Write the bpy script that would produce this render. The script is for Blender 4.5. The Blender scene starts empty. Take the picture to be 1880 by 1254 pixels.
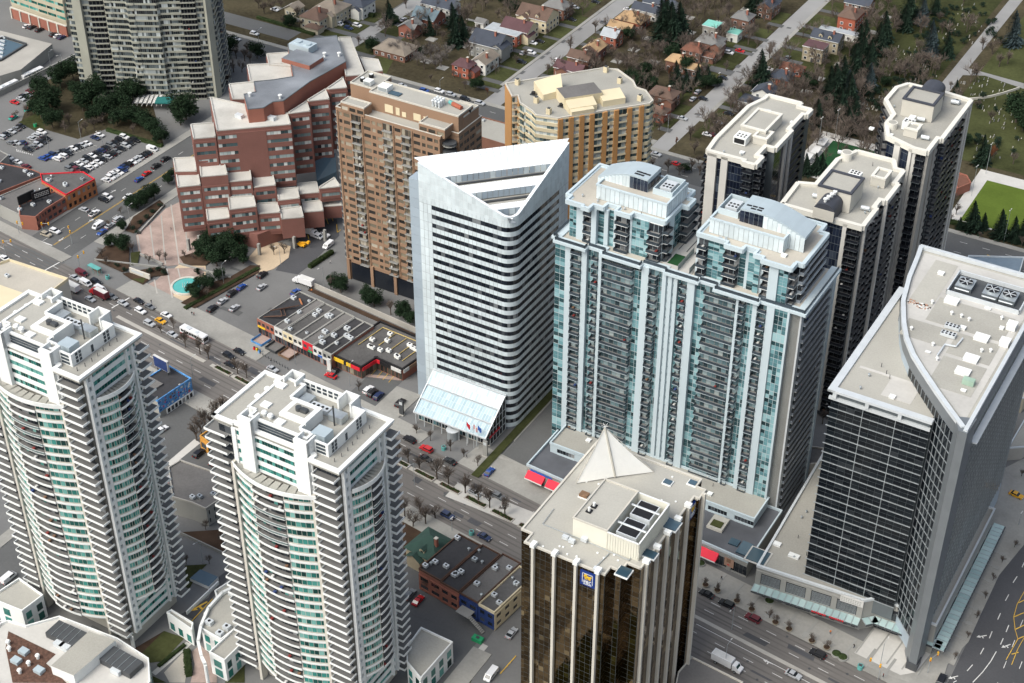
import bpy, math, random
from math import sin, cos, pi, radians, sqrt
from mathutils import Vector
random.seed(7)
# ---------------------------------------------------------------- camera, world, sun, exposure
S = bpy.context.scene
COL = S.collection
CAM_H, FPX, PITCH = 325.0, 2850.0, radians(35.8)
cd = bpy.data.cameras.new('camera'); cam = bpy.data.objects.new('camera', cd); COL.objects.link(cam)
cam.location = (0, 0, CAM_H); cam.rotation_euler = (radians(90) - PITCH, 0, 0)
cd.sensor_width = 36.0; cd.lens = FPX / 1880 * 36.0; cd.clip_start = 5; cd.clip_end = 12000
S.camera = cam
SUN_EL, SUN_AZ = radians(50), radians(-125)      # azimuth from +Y towards +X
W = bpy.data.worlds.new('World'); S.world = W; W.use_nodes = True
nt = W.node_tree; bg = nt.nodes['Background']
sky = nt.nodes.new('ShaderNodeTexSky'); sky.sky_type = 'NISHITA'; sky.sun_disc = False
sky.sun_elevation = SUN_EL; sky.sun_rotation = SUN_AZ; sky.dust_density = 6; sky.air_density = 1.3; sky.ozone_density = 1.5
bw = nt.nodes.new('ShaderNodeRGBToBW'); mx_ = nt.nodes.new('ShaderNodeMixRGB'); mx_.inputs[0].default_value = .32; nt.links.new(sky.outputs[0], bw.inputs[0]); nt.links.new(sky.outputs[0], mx_.inputs[1]); nt.links.new(bw.outputs[0], mx_.inputs[2]); nt.links.new(mx_.outputs[0], bg.inputs[0])
bg.inputs[1].default_value = 0.15
sd = bpy.data.lights.new('sun', 'SUN'); sd.energy = 1.45; sd.angle = radians(40); sd.color = (.98, 1, .965)
sun = bpy.data.objects.new('sun', sd); COL.objects.link(sun)
sun.rotation_euler = Vector((sin(SUN_AZ) * cos(SUN_EL), cos(SUN_AZ) * cos(SUN_EL), sin(SUN_EL))).to_track_quat('Z', 'Y').to_euler()
S.view_settings.view_transform = 'Standard'; S.view_settings.look = 'None'
S.view_settings.gamma = 1.0; S.view_settings.use_curve_mapping = False; S.view_settings.exposure = 0.34
S.render.engine = 'CYCLES'
S.cycles.max_bounces = 6; S.cycles.diffuse_bounces = 2; S.cycles.glossy_bounces = 3; S.cycles.transparent_max_bounces = 6
# ---------------------------------------------------------------- frames and survey points
sP, cP = sin(PITCH), cos(PITCH)
class Frame:
 def __init__(s, az):
  a = radians(az); s.u = (sin(a), -cos(a)); s.v = (cos(a), sin(a)); s.rot = math.atan2(s.u[1], s.u[0])
 def w(s, a, b): return (a * s.u[0] + b * s.v[0], a * s.u[1] + b * s.v[1])
 def l(s, x, y): return (x * s.u[0] + y * s.u[1], x * s.v[0] + y * s.v[1])
GF = Frame(59.4)      # street grid of the blocks
YF = Frame(52.6)      # the wide avenue
XF = Frame(90)        # u = +X, v = +Y
XO = {1: 0, 2: 470, 3: 940, 4: 1400}; YO = {1: 0, 2: 310, 3: 620, 4: 934}; ZK = 1880 / 480
def src(t, x, y): return XO[t % 10] + x / ZK, YO[t // 10] + y / ZK
def ray(px, py, z=0.0):
 a = (px - 940) / FPX; b = (py - 627) / FPX
 d = (a, cP - b * sP, -(sP + b * cP)); t = (z - CAM_H) / d[2]
 return d[0] * t, d[1] * t
def at(t, x, y, z=0.0, F=None):
 p = ray(*src(t, x, y), z)
 return F.l(*p) if F else p
def G(t, x, y, z=0.0): return at(t, x, y, z, GF)
# ---------------------------------------------------------------- materials
MATS = {}
def _bsdf(name):
 m = bpy.data.materials.new(name); m.use_nodes = True; n = m.node_tree
 return m, n, n.nodes['Principled BSDF']
def M(name, c, rough=.85, var=.14, sc=.35, metal=0.0, spec=.4, bump=0.0, sc2=6.0, stain=0.0):
 """plain surface: base colour broken up by two sizes of procedural noise and a per-face shade"""
 m, n, b = _bsdf(name); N = n.nodes; L = n.links
 tc = N.new('ShaderNodeTexCoord'); n1 = N.new('ShaderNodeTexNoise'); n1.inputs['Scale'].default_value = sc; n1.inputs['Detail'].default_value = 5
 n2 = N.new('ShaderNodeTexNoise'); n2.inputs['Scale'].default_value = sc2; n2.inputs['Detail'].default_value = 2
 L.new(tc.outputs['Object'], n1.inputs['Vector']); L.new(tc.outputs['Object'], n2.inputs['Vector'])
 at_ = N.new('ShaderNodeAttribute'); at_.attribute_name = 'rnd'
 def math_(op, a, bb):
  x = N.new('ShaderNodeMath'); x.operation = op
  for i, q in enumerate((a, bb)):
   if isinstance(q, (int, float)): x.inputs[i].default_value = q
   else: L.new(q, x.inputs[i])
  return x.outputs[0]
 k1 = math_('MULTIPLY', math_('SUBTRACT', n1.outputs[0], .5), var * 3.2)
 k2 = math_('MULTIPLY', math_('SUBTRACT', n2.outputs[0], .5), var * 1.6)
 k3 = math_('MULTIPLY', math_('SUBTRACT', at_.outputs['Fac'], .5), var * .9)
 k = math_('ADD', math_('ADD', math_('ADD', k1, k2), k3), 1.0)
 if stain:
  n3 = N.new('ShaderNodeTexNoise'); n3.inputs['Scale'].default_value = sc * .35; n3.inputs['Detail'].default_value = 6
  L.new(tc.outputs['Object'], n3.inputs['Vector'])
  r = N.new('ShaderNodeMapRange'); r.inputs[1].default_value = .5; r.inputs[2].default_value = .72; r.inputs[3].default_value = 1; r.inputs[4].default_value = 1 - stain
  L.new(n3.outputs[0], r.inputs[0]); k = math_('MULTIPLY', k, r.outputs[0])
 mx = N.new('ShaderNodeVectorMath'); mx.operation = 'SCALE'; mx.inputs[0].default_value = c; L.new(k, mx.inputs['Scale'])
 L.new(mx.outputs[0], b.inputs['Base Color'])
 b.inputs['Roughness'].default_value = rough; b.inputs['Metallic'].default_value = metal; b.inputs['Specular IOR Level'].default_value = spec
 if bump:
  bp = N.new('ShaderNodeBump'); bp.inputs['Strength'].default_value = bump; bp.inputs['Distance'].default_value = .1
  L.new(n2.outputs[0], bp.inputs['Height']); L.new(bp.outputs[0], b.inputs['Normal'])
 MATS[name] = m; return m
def GL(name, stops, rough=.08, metal=0.0, spec=.5, wob=0.0):
 """glazing: the shade of each pane (blinds, curtains, dark rooms) comes from a per-pane value"""
 m, n, b = _bsdf(name); N = n.nodes; L = n.links
 a = N.new('ShaderNodeAttribute'); a.attribute_name = 'rnd'
 cr = N.new('ShaderNodeValToRGB'); cr.color_ramp.interpolation = 'LINEAR'; e = cr.color_ramp.elements
 while len(e) < len(stops): e.new(.5)
 for q, (p, c) in zip(e, stops): q.position = p; q.color = (*c, 1)
 L.new(a.outputs['Fac'], cr.inputs[0]); L.new(cr.outputs[0], b.inputs['Base Color'])
 b.inputs['Roughness'].default_value = rough; b.inputs['Metallic'].default_value = metal; b.inputs['Specular IOR Level'].default_value = spec
 if wob:
  tc = N.new('ShaderNodeTexCoord'); nz = N.new('ShaderNodeTexNoise'); nz.inputs['Scale'].default_value = .35
  L.new(tc.outputs['Object'], nz.inputs[0]); bp = N.new('ShaderNodeBump'); bp.inputs['Strength'].default_value = wob; bp.inputs['Distance'].default_value = .5
  L.new(nz.outputs[0], bp.inputs['Height']); L.new(bp.outputs[0], b.inputs['Normal'])
 MATS[name] = m; return m
# ---------------------------------------------------------------- mesh collector
class MB:
 def __init__(s, mat=None, org=(0, 0)): s.v = []; s.f = []; s.m = []; s.r = []; s.mat = mat; s.rr = None
 def sub(s, name, mat):
  if not hasattr(s, 'subs'): s.subs = {}
  if name not in s.subs: s.subs[name] = MB(mat)
  return s.subs[name]
 def face(s, idx, mat=None):
  s.f.append(idx); s.m.append(mat or s.mat); s.r.append(random.random() if s.rr is None else s.rr)
 def poly(s, pts, mat=None):
  i = len(s.v); s.v += pts; s.face(tuple(range(i, i + len(pts))), mat)
 def prism(s, pl, z0, z1, mat=None, top=None, bot=True):
  i = len(s.v); n = len(pl)
  zt = z1 if isinstance(z1, (list, tuple)) else [z1] * n
  s.v += [(p[0], p[1], z0) for p in pl] + [(p[0], p[1], zt[k]) for k, p in enumerate(pl)]
  for k in range(n):
   j = (k + 1) % n; s.face((i + k, i + j, i + n + j, i + n + k), mat)
  s.face(tuple(i + n + k for k in range(n)), top or mat)
  if bot: s.face(tuple(i + k for k in reversed(range(n))), mat)
 def box(s, x0, x1, y0, y1, z0, z1, mat=None, top=None):
  if x1 < x0: x0, x1 = x1, x0
  if y1 < y0: y0, y1 = y1, y0
  s.prism([(x0, y0), (x1, y0), (x1, y1), (x0, y1)], z0, z1, mat, top)
 def seg(s, p, q, s0, s1, d0, d1, z0, z1, mat=None, top=None):
  """box on a wall running p->q, from s0 to s1 metres along it, d0..d1 metres out of it"""
  L = sqrt((q[0] - p[0]) ** 2 + (q[1] - p[1]) ** 2) or 1; t = ((q[0] - p[0]) / L, (q[1] - p[1]) / L); n = (t[1], -t[0])
  P = lambda a, d: (p[0] + t[0] * a + n[0] * d, p[1] + t[1] * a + n[1] * d)
  s.prism([P(s0, d1), P(s1, d1), P(s1, d0), P(s0, d0)], z0, z1, mat, top)
 def pane(s, p, q, s0, s1, d, z0, z1, mat=None, r=None):
  L = sqrt((q[0] - p[0]) ** 2 + (q[1] - p[1]) ** 2) or 1; t = ((q[0] - p[0]) / L, (q[1] - p[1]) / L); n = (t[1], -t[0])
  P = lambda a: (p[0] + t[0] * a + n[0] * d, p[1] + t[1] * a + n[1] * d)
  a, b = P(s0), P(s1); s.rr = r
  s.poly([(a[0], a[1], z0), (b[0], b[1], z0), (b[0], b[1], z1), (a[0], a[1], z1)], mat); s.rr = None
 def cyl(s, x, y, r, z0, z1, n=12, r2=None, mat=None, top=None):
  r2 = r if r2 is None else r2; i = len(s.v)
  for rr, z in ((r, z0), (r2, z1)): s.v += [(x + rr * cos(2 * pi * k / n), y + rr * sin(2 * pi * k / n), z) for k in range(n)]
  for k in range(n):
   j = (k + 1) % n; s.face((i + k, i + j, i + n + j, i + n + k), mat)
  s.face(tuple(i + n + k for k in range(n)), top or mat); s.face(tuple(i + k for k in reversed(range(n))), mat)
 def tube(s, p, q, r, n=5, r2=None, mat=None):
  p = Vector(p); q = Vector(q); d = (q - p).normalized(); a = d.orthogonal().normalized(); b = d.cross(a); i = len(s.v); r2 = r if r2 is None else r2
  for c, rr in ((p, r), (q, r2)): s.v += [tuple(c + (a * cos(2 * pi * k / n) + b * sin(2 * pi * k / n)) * rr) for k in range(n)]
  for k in range(n):
   j = (k + 1) % n; s.face((i + k, i + j, i + n + j, i + n + k), mat)
  s.face(tuple(i + n + k for k in range(n)), mat); s.face(tuple(i + k for k in reversed(range(n))), mat)
 def merge(s, o):
  i = len(s.v); s.v += o.v; s.f += [tuple(i + k for k in f) for f in o.f]; s.m += [x or o.mat for x in o.m]; s.r += o.r
 def mesh(s, name, dx=0, dy=0, dz=0):
  me = bpy.data.meshes.new(name)
  me.from_pydata([(a - dx, b - dy, c - dz) for a, b, c in s.v], [], s.f)
  names = []; idx = []
  for x in s.m:
   x = x or s.mat
   if x not in names: names.append(x)
   idx.append(names.index(x))
  for x in names: me.materials.append(MATS[x])
  me.polygons.foreach_set('material_index', idx)
  a = me.attributes.new('rnd', 'FLOAT', 'FACE'); a.data.foreach_set('value', s.r)
  me.update(); return me
def prop(o, label=None, cat=None, group=None, kind=None):
 for k, x in (('label', label), ('category', cat), ('group', group), ('kind', kind)):
  if x: o[k] = x
 return o
class T:
 """a thing: an Empty at its base that parents its parts; shapes are given in the survey frame F"""
 def __init__(s, name, label, cat, o, F=GF, group=None, z=0.0):
  s.e = bpy.data.objects.new(name, None); COL.objects.link(s.e); s.F = F; s.o = o; s.z = z
  x, y = F.w(*o); s.e.location = (x, y, z); s.e.rotation_euler = (0, 0, F.rot); s.e.empty_display_size = 1
  prop(s.e, label, cat, group); s.p = {}; s.items = {}; s.sub = []
 def mb(s, part, mat='concrete'):
  if part not in s.p: s.p[part] = MB(mat)
  return s.p[part]
 def item(s, part, mat, key=0.0, sub=None):
  m = MB(mat); s.items.setdefault(part, []).append([key, m, sub]); return m
 def link(s, name, mb, parent=None, kind=None, label=None):
  o = bpy.data.objects.new(name, mb.mesh(name, s.o[0], s.o[1], s.z)); COL.objects.link(o); o.parent = parent or s.e
  if kind: o['kind'] = kind
  if label: o['label'] = label
  return o
 def flush(s):
  made = {}
  for k, m in s.p.items():
   if m.f: made[k] = s.link(k, m)
  s.p = {}; return made
 def done(s):
  made = s.flush()
  for k, lst in s.items.items():
   lst.sort(key=lambda e: -e[0]); lst = [e for e in lst if e[1].f]
   for e in lst[:98]:
    o = s.link(k, e[1], parent=made.get(e[2]))
    for nm, sm in getattr(e[1], 'subs', {}).items(): s.link(nm, sm, parent=o)
   if len(lst) > 98:
    r = MB(lst[0][1].mat)
    for e in lst[98:]:
     r.merge(e[1])
     for sm in getattr(e[1], 'subs', {}).values(): r.merge(sm)
    s.link(k, r, kind='stuff')
  return s.e
def single(name, mb, label, cat, o, F=GF, group=None, z=0.0, kind=None):
 ob = bpy.data.objects.new(name, mb.mesh(name, o[0], o[1], z)); COL.objects.link(ob)
 x, y = F.w(*o); ob.location = (x, y, z); ob.rotation_euler = (0, 0, F.rot)
 prop(ob, label, cat, group, kind); return ob
def struct(name, mb, F=GF): return single(name, mb, None, None, (0, 0), F, kind='structure')
def copy_tree(o, parent=None):
 c = o.copy(); COL.objects.link(c)
 if parent: c.parent = parent
 for ch in list(o.children): copy_tree(ch, c)
 return c
# ---------------------------------------------------------------- facades
def wall_core(t, pl, z0, z1, mat='concrete', top=None, part='wall'): t.mb(part, mat).prism(pl, z0, z1, mat, top)
def parapet(t, pl, z, h=1.0, w=.45, out=.25, mat='white', part='parapet', closed=True):
 n = len(pl); m = t.mb(part, mat)
 for i in range(n if closed else n - 1):
  p, q = pl[i], pl[(i + 1) % n]; L = sqrt((q[0] - p[0]) ** 2 + (q[1] - p[1]) ** 2)
  if L < .05: continue
  e = .002 * (i % 7)
  m.seg(p, q, -out + e, L + out - e, out - w, out, z - .15 * h + e, z + h + e)
def facade(t, p, q, z0, fl, n, spec, wall='white', glass='glass_teal', rail='rail_dark', slab='white', mull='mullion', dark='glass_dark'):
 L = sqrt((q[0] - p[0]) ** 2 + (q[1] - p[1]) ** 2); tot = sum(x[0] for x in spec); s = 0.0
 zt = z0 + n * fl
 for sp in spec:
  w = sp[0] / tot * L; kd = sp[1]; o = sp[2] if len(sp) > 2 else {}; s0, s1 = s, s + w; s = s1
  wm = o.get('wall', wall); gm = o.get('glass', glass); d = o.get('d', .0)
  if kd == 'P': t.item('pilaster', wm, 5).seg(p, q, s0, s1, 0, o.get('out', .6), z0, zt + o.get('up', 0), wm)
  elif kd in 'GWN':
   nc = o.get('n') or max(1, int(round(w / o.get('pw', 1.5)))); rows = o.get('rows', 1)
   a, b = {'G': (.12, fl - .06), 'W': (.9, fl - .55), 'N': (.9, fl - .6)}[kd]
   a = o.get('sill', a); b = o.get('head', b); g = o.get('gap', {'G': .07, 'W': .06, 'N': .9}[kd])
   if kd == 'G': t.mb('mullion', mull).seg(p, q, s0 + .02, s1 - .02, 0, d + .05, z0, zt, mull)
   cw = (s1 - s0) / nc
   for k in range(n):
    z = z0 + k * fl; it = t.item('window', gm, z); rr = random.random()
    if kd != 'G': t.mb('wall', wm).seg(p, q, s0, s1, 0, d + .22, z + b, z + fl + a - (0 if k < n - 1 else a - .02), wm)
    for c in range(nc):
     for r in range(rows):
      za = z + a + (b - a) * r / rows + (.05 if r else 0); zb = z + a + (b - a) * (r + 1) / rows
      it.pane(p, q, s0 + c * cw + g / 2, s0 + (c + 1) * cw - g / 2, d + .09 if kd == 'G' else .04, za, zb, gm, random.random() if random.random() < .6 else rr)
   if kd != 'G' :
    t.mb('wall', wm).seg(p, q, s0, s1, 0, d + .22, z0, z0 + a, wm)
   if kd == 'N':
    for c in range(nc + 1):
     x0 = s0 + c * cw - g / 2; x1 = x0 + g
     t.mb('wall', wm).seg(p, q, max(x0, s0), min(x1, s1), 0, d + .2, z0 + .01, zt - .01, wm)
  elif kd == 'B':
   dep = o.get('dep', 1.6); rm = o.get('rail', rail); sm = o.get('slab', slab); h = o.get('rh', 1.05); back = o.get('back', dark); g = .15
   nc = max(1, int(round(w / 1.5))); cw = w / nc
   for k in range(n):
    z = z0 + k * fl; b = t.item('balcony', sm, z)
    b.seg(p, q, s0 + g, s1 - g, 0, dep, z - .07, z + .1, sm, 'slab_mid')
    for (a0, a1, e0, e1) in ((s0 + g, s1 - g, dep - .1, dep - .02), (s0 + g + .02, s0 + g + .1, .05, dep - .12), (s1 - g - .1, s1 - g - .02, .05, dep - .12)):
     b.sub('railing', rm).seg(p, q, a0, a1, e0, e1, z + .101, z + h, rm)
    if random.random() < .16 and w > 2:
     x = random.uniform(s0 + .6, s1 - 1.3); b.seg(p, q, x, x + .6, .3, dep - .5, z + .141, z + .8, random.choice(['clutter_white', 'clutter_brown', 'clutter_white', 'clutter_red', 'clutter_blue']))
    it = t.item('window', back, z - .5)
    for c in range(nc): it.pane(p, q, s0 + c * cw + .06, s0 + (c + 1) * cw - .06, .05, z + .15, z + fl - .35, back)
    if k < n: t.mb('wall', sm).seg(p, q, s0, s1, 0, .12, z + fl - .34, z + fl - .13, o.get('soffit', sm))
  elif kd == 'X': pass
def inset(pl, d):
 cx = sum(p[0] for p in pl) / len(pl); cy = sum(p[1] for p in pl) / len(pl); out = []
 for x, y in pl:
  l = sqrt((x - cx) ** 2 + (y - cy) ** 2); out.append((x + (cx - x) * d / l, y + (cy - y) * d / l))
 return out
def roofkit(t, x0, x1, y0, y1, z, n=10, seed=1, mats=('white', 'metal')):
 """small vents, pipes and hatches standing on a flat roof"""
 R = random.Random(seed)
 for i in range(n):
  x = R.uniform(x0, x1); y = R.uniform(y0, y1); k = R.random()
  if k < .45: m = t.item('roof_vent', 'metal', z); m.cyl(x, y, .22, z, z + .7, 8); m.cyl(x, y, .38, z + .7, z + .95, 8, .2)
  elif k < .7: m = t.item('roof_pipe', 'dark_metal', z); m.cyl(x, y, .09, z, z + 1.3, 6)
  elif k < .88: m = t.item('roof_hatch', 'white', z); m.box(x - .7, x + .7, y - .7, y + .7, z, z + .45); m.box(x - .8, x + .8, y - .8, y + .8, z + .45, z + .55)
  else: m = t.item('roof_unit', 'metal', z); m.box(x - 1.1, x + 1.1, y - .7, y + .7, z + .25, z + 1.5); m.box(x - .9, x - .7, y - .6, y + .6, z, z + .25); m.box(x + .7, x + .9, y - .6, y + .6, z, z + .25); m.cyl(x, y, .5, z + 1.5, z + 1.62, 10, mat='black')
# ---------------------------------------------------------------- palette
M('asphalt', (.105, .108, .108), .9, .16, .05, bump=.2, stain=.25, sc2=1.2)
M('asphalt_dark', (.072, .074, .08), .85, .2, .06, stain=.3, sc2=1.5)
M('asphalt_avenue', (.158, .148, .138), .9, .10, .06, stain=.2, sc2=1.0)
M('asphalt_street', (.27, .27, .265), .9, .14, .08, stain=.2)
M('asphalt_pale', (.165, .167, .165), .9, .12, .06, stain=.25, sc2=1.0)
M('concrete', (.40, .385, .35), .85, .12, .12, sc2=2.0, stain=.15)
M('sidewalk', (.31, .305, .28), .9, .13, .15, sc2=1.2, stain=.22)
M('paving_pale', (.5, .49, .46), .85, .1, .12, sc2=1.0, stain=.15)
M('brick_paving', (.36, .275, .24), .9, .22, .22, sc2=1.4, stain=.3)
M('tan_paving', (.5, .40, .28), .9, .15, .1, sc2=1.5)
M('paint_white', (.62, .62, .6), .8, .22, .8)
M('paint_yellow', (.6, .38, .06), .8, .2, .8)
M('grass', (.050, .056, .022), .95, .5, .06, sc2=.7, bump=.6, spec=.1)
M('grass_brown', (.070, .060, .036), .95, .5, .05, sc2=.6, bump=.6, spec=.1)
M('turf_dark', (.022, .075, .03), .95, .12, .1, spec=.1)
M('turf_bright', (.10, .145, .025), .95, .2, .06, sc2=1.0, spec=.1)
M('soil', (.065, .043, .03), .95, .4, .2, spec=.1)
M('water', (.10, .42, .40), .1, .1, .5)
M('white', (.76, .78, .765), .75, .055, .1, sc2=1.5)
M('white_cool', (.50, .59, .63), .7, .05, .1)
M('panel_white', (.60, .68, .71), .4, .18, .05, spec=.5, sc2=.5)
M('panel_roof', (.80, .84, .86), .45, .04, .1)
M('panel_grey', (.35, .42, .48), .35, .1, .1)
M('joint', (.20, .23, .25), .7, .1)
M('slab_mid', (.24, .24, .235))
M('gravel', (.36, .352, .315), .95, .17, .05, sc2=2.2, bump=.35, stain=.36)
M('gravel_dark', (.15, .145, .14), .95, .25, .08, sc2=1.5, bump=.3, stain=.35)
M('gravel_tan', (.46, .43, .37), .95, .14, .06, sc2=2.2, bump=.3, stain=.22)
M('tar', (.035, .035, .038), .8, .4, .1, stain=.5, sc2=1.2)
M('tar_grey', (.10, .098, .096), .85, .35, .1, stain=.5, sc2=1.2)
M('membrane', (.095, .10, .112), .6, .3, .15, stain=.3)
M('brick', (.30, .12, .085), .9, .12, .15, sc2=3)
M('brick_red', (.34, .10, .06), .9, .15, .2, sc2=3)
M('brick_orange', (.43, .175, .075), .9, .14, .2, sc2=3)
M('brick_maroon', (.215, .100, .082), .9, .15, .12, sc2=3)
M('brick_tan', (.29, .185, .12), .9, .1, .12, sc2=3)
M('brick_ochre', (.46, .245, .095), .9, .08, .12, sc2=3)
M('cream', (.66, .58, .40), .8, .07, .15)
M('stone', (.54, .52, .46), .85, .1, .12)
M('stone_grey', (.30, .30, .28), .85, .12, .12)
M('stone_tan', (.36, .31, .22), .9, .15, .3)
M('beige', (.45, .41, .31), .85, .1, .2)
M('concrete_green', (.34, .345, .29), .85, .12, .2)
M('metal', (.42, .46, .48), .4, .15, .6, metal=.5)
M('metal_pale', (.62, .66, .68), .45, .08, .4, metal=.2)
M('metal_blue', (.44, .52, .56), .45, .06, .3, metal=.15)
M('dark_metal', (.06, .065, .07), .5, .2, .6)
M('black', (.012, .012, .014), .6, .3, .6)
M('rail_dark', (.042, .056, .070), .35, .3, .6)
M('rail_grey', (.30, .34, .38), .35, .2, .6)
M('rail_glass', (.17, .22, .22), .2, .2, .6)
M('mullion', (.50, .56, .58), .5, .1, .5)
M('mullion_dark', (.12, .14, .15), .5, .1, .5)
M('red', (.62, .02, .035), .6, .08, .5)
M('red_awning', (.78, .03, .06), .7, .06, .5)
M('yellow', (.75, .48, .03), .6, .1, .5)
M('orange', (.75, .22, .03), .6, .1, .5)
M('blue', (.03, .12, .45), .6, .15, .5)
M('blue_pale', (.10, .30, .62), .7, .5, 1.2)
M('blue_deep', (.02, .045, .16), .7, .3, .5)
M('logo_blue', (.004, .03, .19), .5, .03, .5)
M('green', (.02, .30, .12), .6, .2, .5)
M('teal_metal', (.12, .38, .36), .5, .15, .5)
M('turquoise', (.20, .50, .42), .6, .15, .3)
M('green_roof', (.035, .075, .06), .9, .2, .5)
M('wood', (.20, .12, .07), .8, .3, 1)
M('tent', (.90, .90, .86), .7, .03, .3)
M('clutter_white', (.6, .6, .58), .7); M('clutter_brown', (.22, .13, .08), .8); M('clutter_red', (.25, .04, .035), .7); M('clutter_blue', (.04, .07, .2), .7)
M('bark', (.10, .082, .068), .95, .3, 1.0, spec=.1)
M('twig', (.140, .115, .098), .95, .3, .3, spec=.1)
M('twig_grey', (.19, .175, .165), .95, .3, .3, spec=.1)
M('twig_rust', (.20, .085, .045), .95, .3, .3, spec=.1)
M('needle', (.018, .034, .022), .9, .6, .5, spec=.12)
M('needle_blue', (.042, .062, .066), .9, .5, .5, spec=.12)
M('needle_pine', (.020, .038, .019), .9, .6, .5, spec=.12)
M('hedge', (.035, .052, .02), .95, .5, .8, spec=.1)
M('rubber', (.015, .015, .016), .8)
M('skin', (.4, .25, .18), .6, .05)
GL('glass_teal', [(0, (.012, .03, .035)), (.3, (.05, .12, .135)), (.62, (.15, .315, .35)), (1, (.34, .53, .56))])
GL('glass_green', [(0, (.006, .03, .028)), (.35, (.012, .10, .085)), (.7, (.05, .27, .235)), (1, (.24, .48, .44))])
GL('glass_dark', [(0, (.008, .011, .016)), (.6, (.028, .034, .042)), (.85, (.09, .10, .11)), (1, (.34, .35, .35))])
GL('glass_stripe', [(0, (.006, .009, .014)), (.8, (.02, .026, .036)), (.92, (.07, .08, .09)), (1, (.2, .22, .23))], .06)
GL('glass_black', [(0, (.006, .008, .012)), (.9, (.018, .022, .03)), (1, (.06, .07, .08))], .05)
GL('glass_balcony', [(0, (.03, .05, .06)), (.45, (.09, .15, .17)), (.8, (.22, .34, .37)), (1, (.45, .52, .52))])
GL('glass_navy', [(0, (.006, .009, .02)), (.8, (.02, .028, .05)), (1, (.08, .10, .13))], .07)
GL('glass_gold', [(0, (.10, .068, .036)), (.5, (.145, .10, .054)), (.93, (.19, .135, .075)), (1, (.42, .33, .2))], .03, metal=1, wob=.12)
GL('glass_tower', [(0, (.05, .055, .06)), (1, (.11, .12, .125))], .03, metal=.85, wob=.05)
GL('glass_sky', [(0, (.30, .43, .49)), (1, (.46, .60, .66))], .15)
GL('glass_warm', [(0, (.02, .02, .02)), (.5, (.08, .07, .055)), (.8, (.25, .22, .16)), (1, (.5, .46, .38))])
GL('glass_pale', [(0, (.02, .035, .04)), (.35, (.10, .16, .17)), (.6, (.34, .42, .42)), (1, (.68, .72, .70))])
GL('skylight', [(0, (.02, .05, .07)), (1, (.08, .13, .17))], .1)
# ================================================================ the setting
_z = [0.0]
def lz(): _z[0] += .006; return round(_z[0], 4)
def sheet(name, mat, polys, F=GF, h=0.0, z=None):
 m = MB(mat); zz = lz() if z is None else z
 for k, p in enumerate(polys):
  if h: m.prism(p, -.05, zz + h + .003 * k)
  else: m.poly([(a, b, zz + .0015 * k) for a, b in p])
 return struct(name, m, F)
def TP(*pts): return [G(*p) for p in pts]      # survey points given as tile, x, y
def R4(a, b, c, d): return [(a, c), (b, c), (b, d), (a, d)]
g = MB('asphalt_pale'); g.poly([(-6000, -3000, 0), (6000, -3000, 0), (6000, 9000, 0), (-6000, 9000, 0)]); struct('ground', g)
# gardens and lawns
sheet('lawn', 'grass_brown', [R4(-900, 600, 540, 1500)])
sheet('lawn', 'grass', [R4(-150, 300, 600, 1500), R4(-232, -165, 640, 1000), R4(-322, -316, 560, 640), R4(-264, -257, 556, 640), R4(-240, -236, 560, 640), R4(-350, -342, 560, 700)])
sheet('lawn', 'grass_brown', [R4(-392, -337, 541, 556), R4(-240, -205, 541, 557), TP((11, 250, 620), (11, 590, 460), (11, 640, 700), (11, 1100, 760), (11, 1180, 1050), (11, 760, 930), (11, 560, 1000), (11, 150, 880)), TP((24, 1300, 370), (24, 1420, 330), (24, 1560, 420), (24, 1880, 530), (24, 1880, 580), (24, 1300, 420))])
sheet('lawn', 'grass', [TP((11, 130, 880), (11, 290, 800), (11, 330, 960), (11, 250, 940)), TP((12, 840, 260), (12, 1080, 260), (12, 920, 560), (12, 900, 470))])
# asphalt streets
sheet('road', 'asphalt', [R4(-429, -405, 100, 700), R4(-620, 200, 522, 539.8), R4(-640, -452, 549, 560), R4(-200, -189, 300, 522), R4(-262, -250, 300, 380), R4(-308, -291, 60, 316), R4(-187, -164, 60, 262)])
sheet('road', 'asphalt_street', [R4(-336, -327, 540, 1400), R4(-251, -243, 540, 1400), R4(-428, -418, 540, 1400), R4(-162, -156, 655, 1400), TP((14, 1420, 540), (14, 1480, 490), (14, 1880, 600), (14, 1880, 640), (14, 1600, 545))])
sheet('road', 'asphalt_dark', [TP((22, 140, 730), (22, 250, 560), (22, 340, 420), (22, 500, 370), (22, 580, 360), (22, 600, 480), (22, 380, 700), (22, 300, 760)), R4(-45, 60, 180, 521), TP((41, 1560, 600), (41, 1400, 800), (41, 1300, 760), (41, 1500, 640), (41, 1560, 500), (41, 1640, 440), (41, 1640, 500))])
av = sheet('avenue', 'asphalt_avenue', [R4(-640, 200, 269.3, 294)], YF)
sheet('junction', 'asphalt', [R4(-432, -404, 266, 345)])
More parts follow.
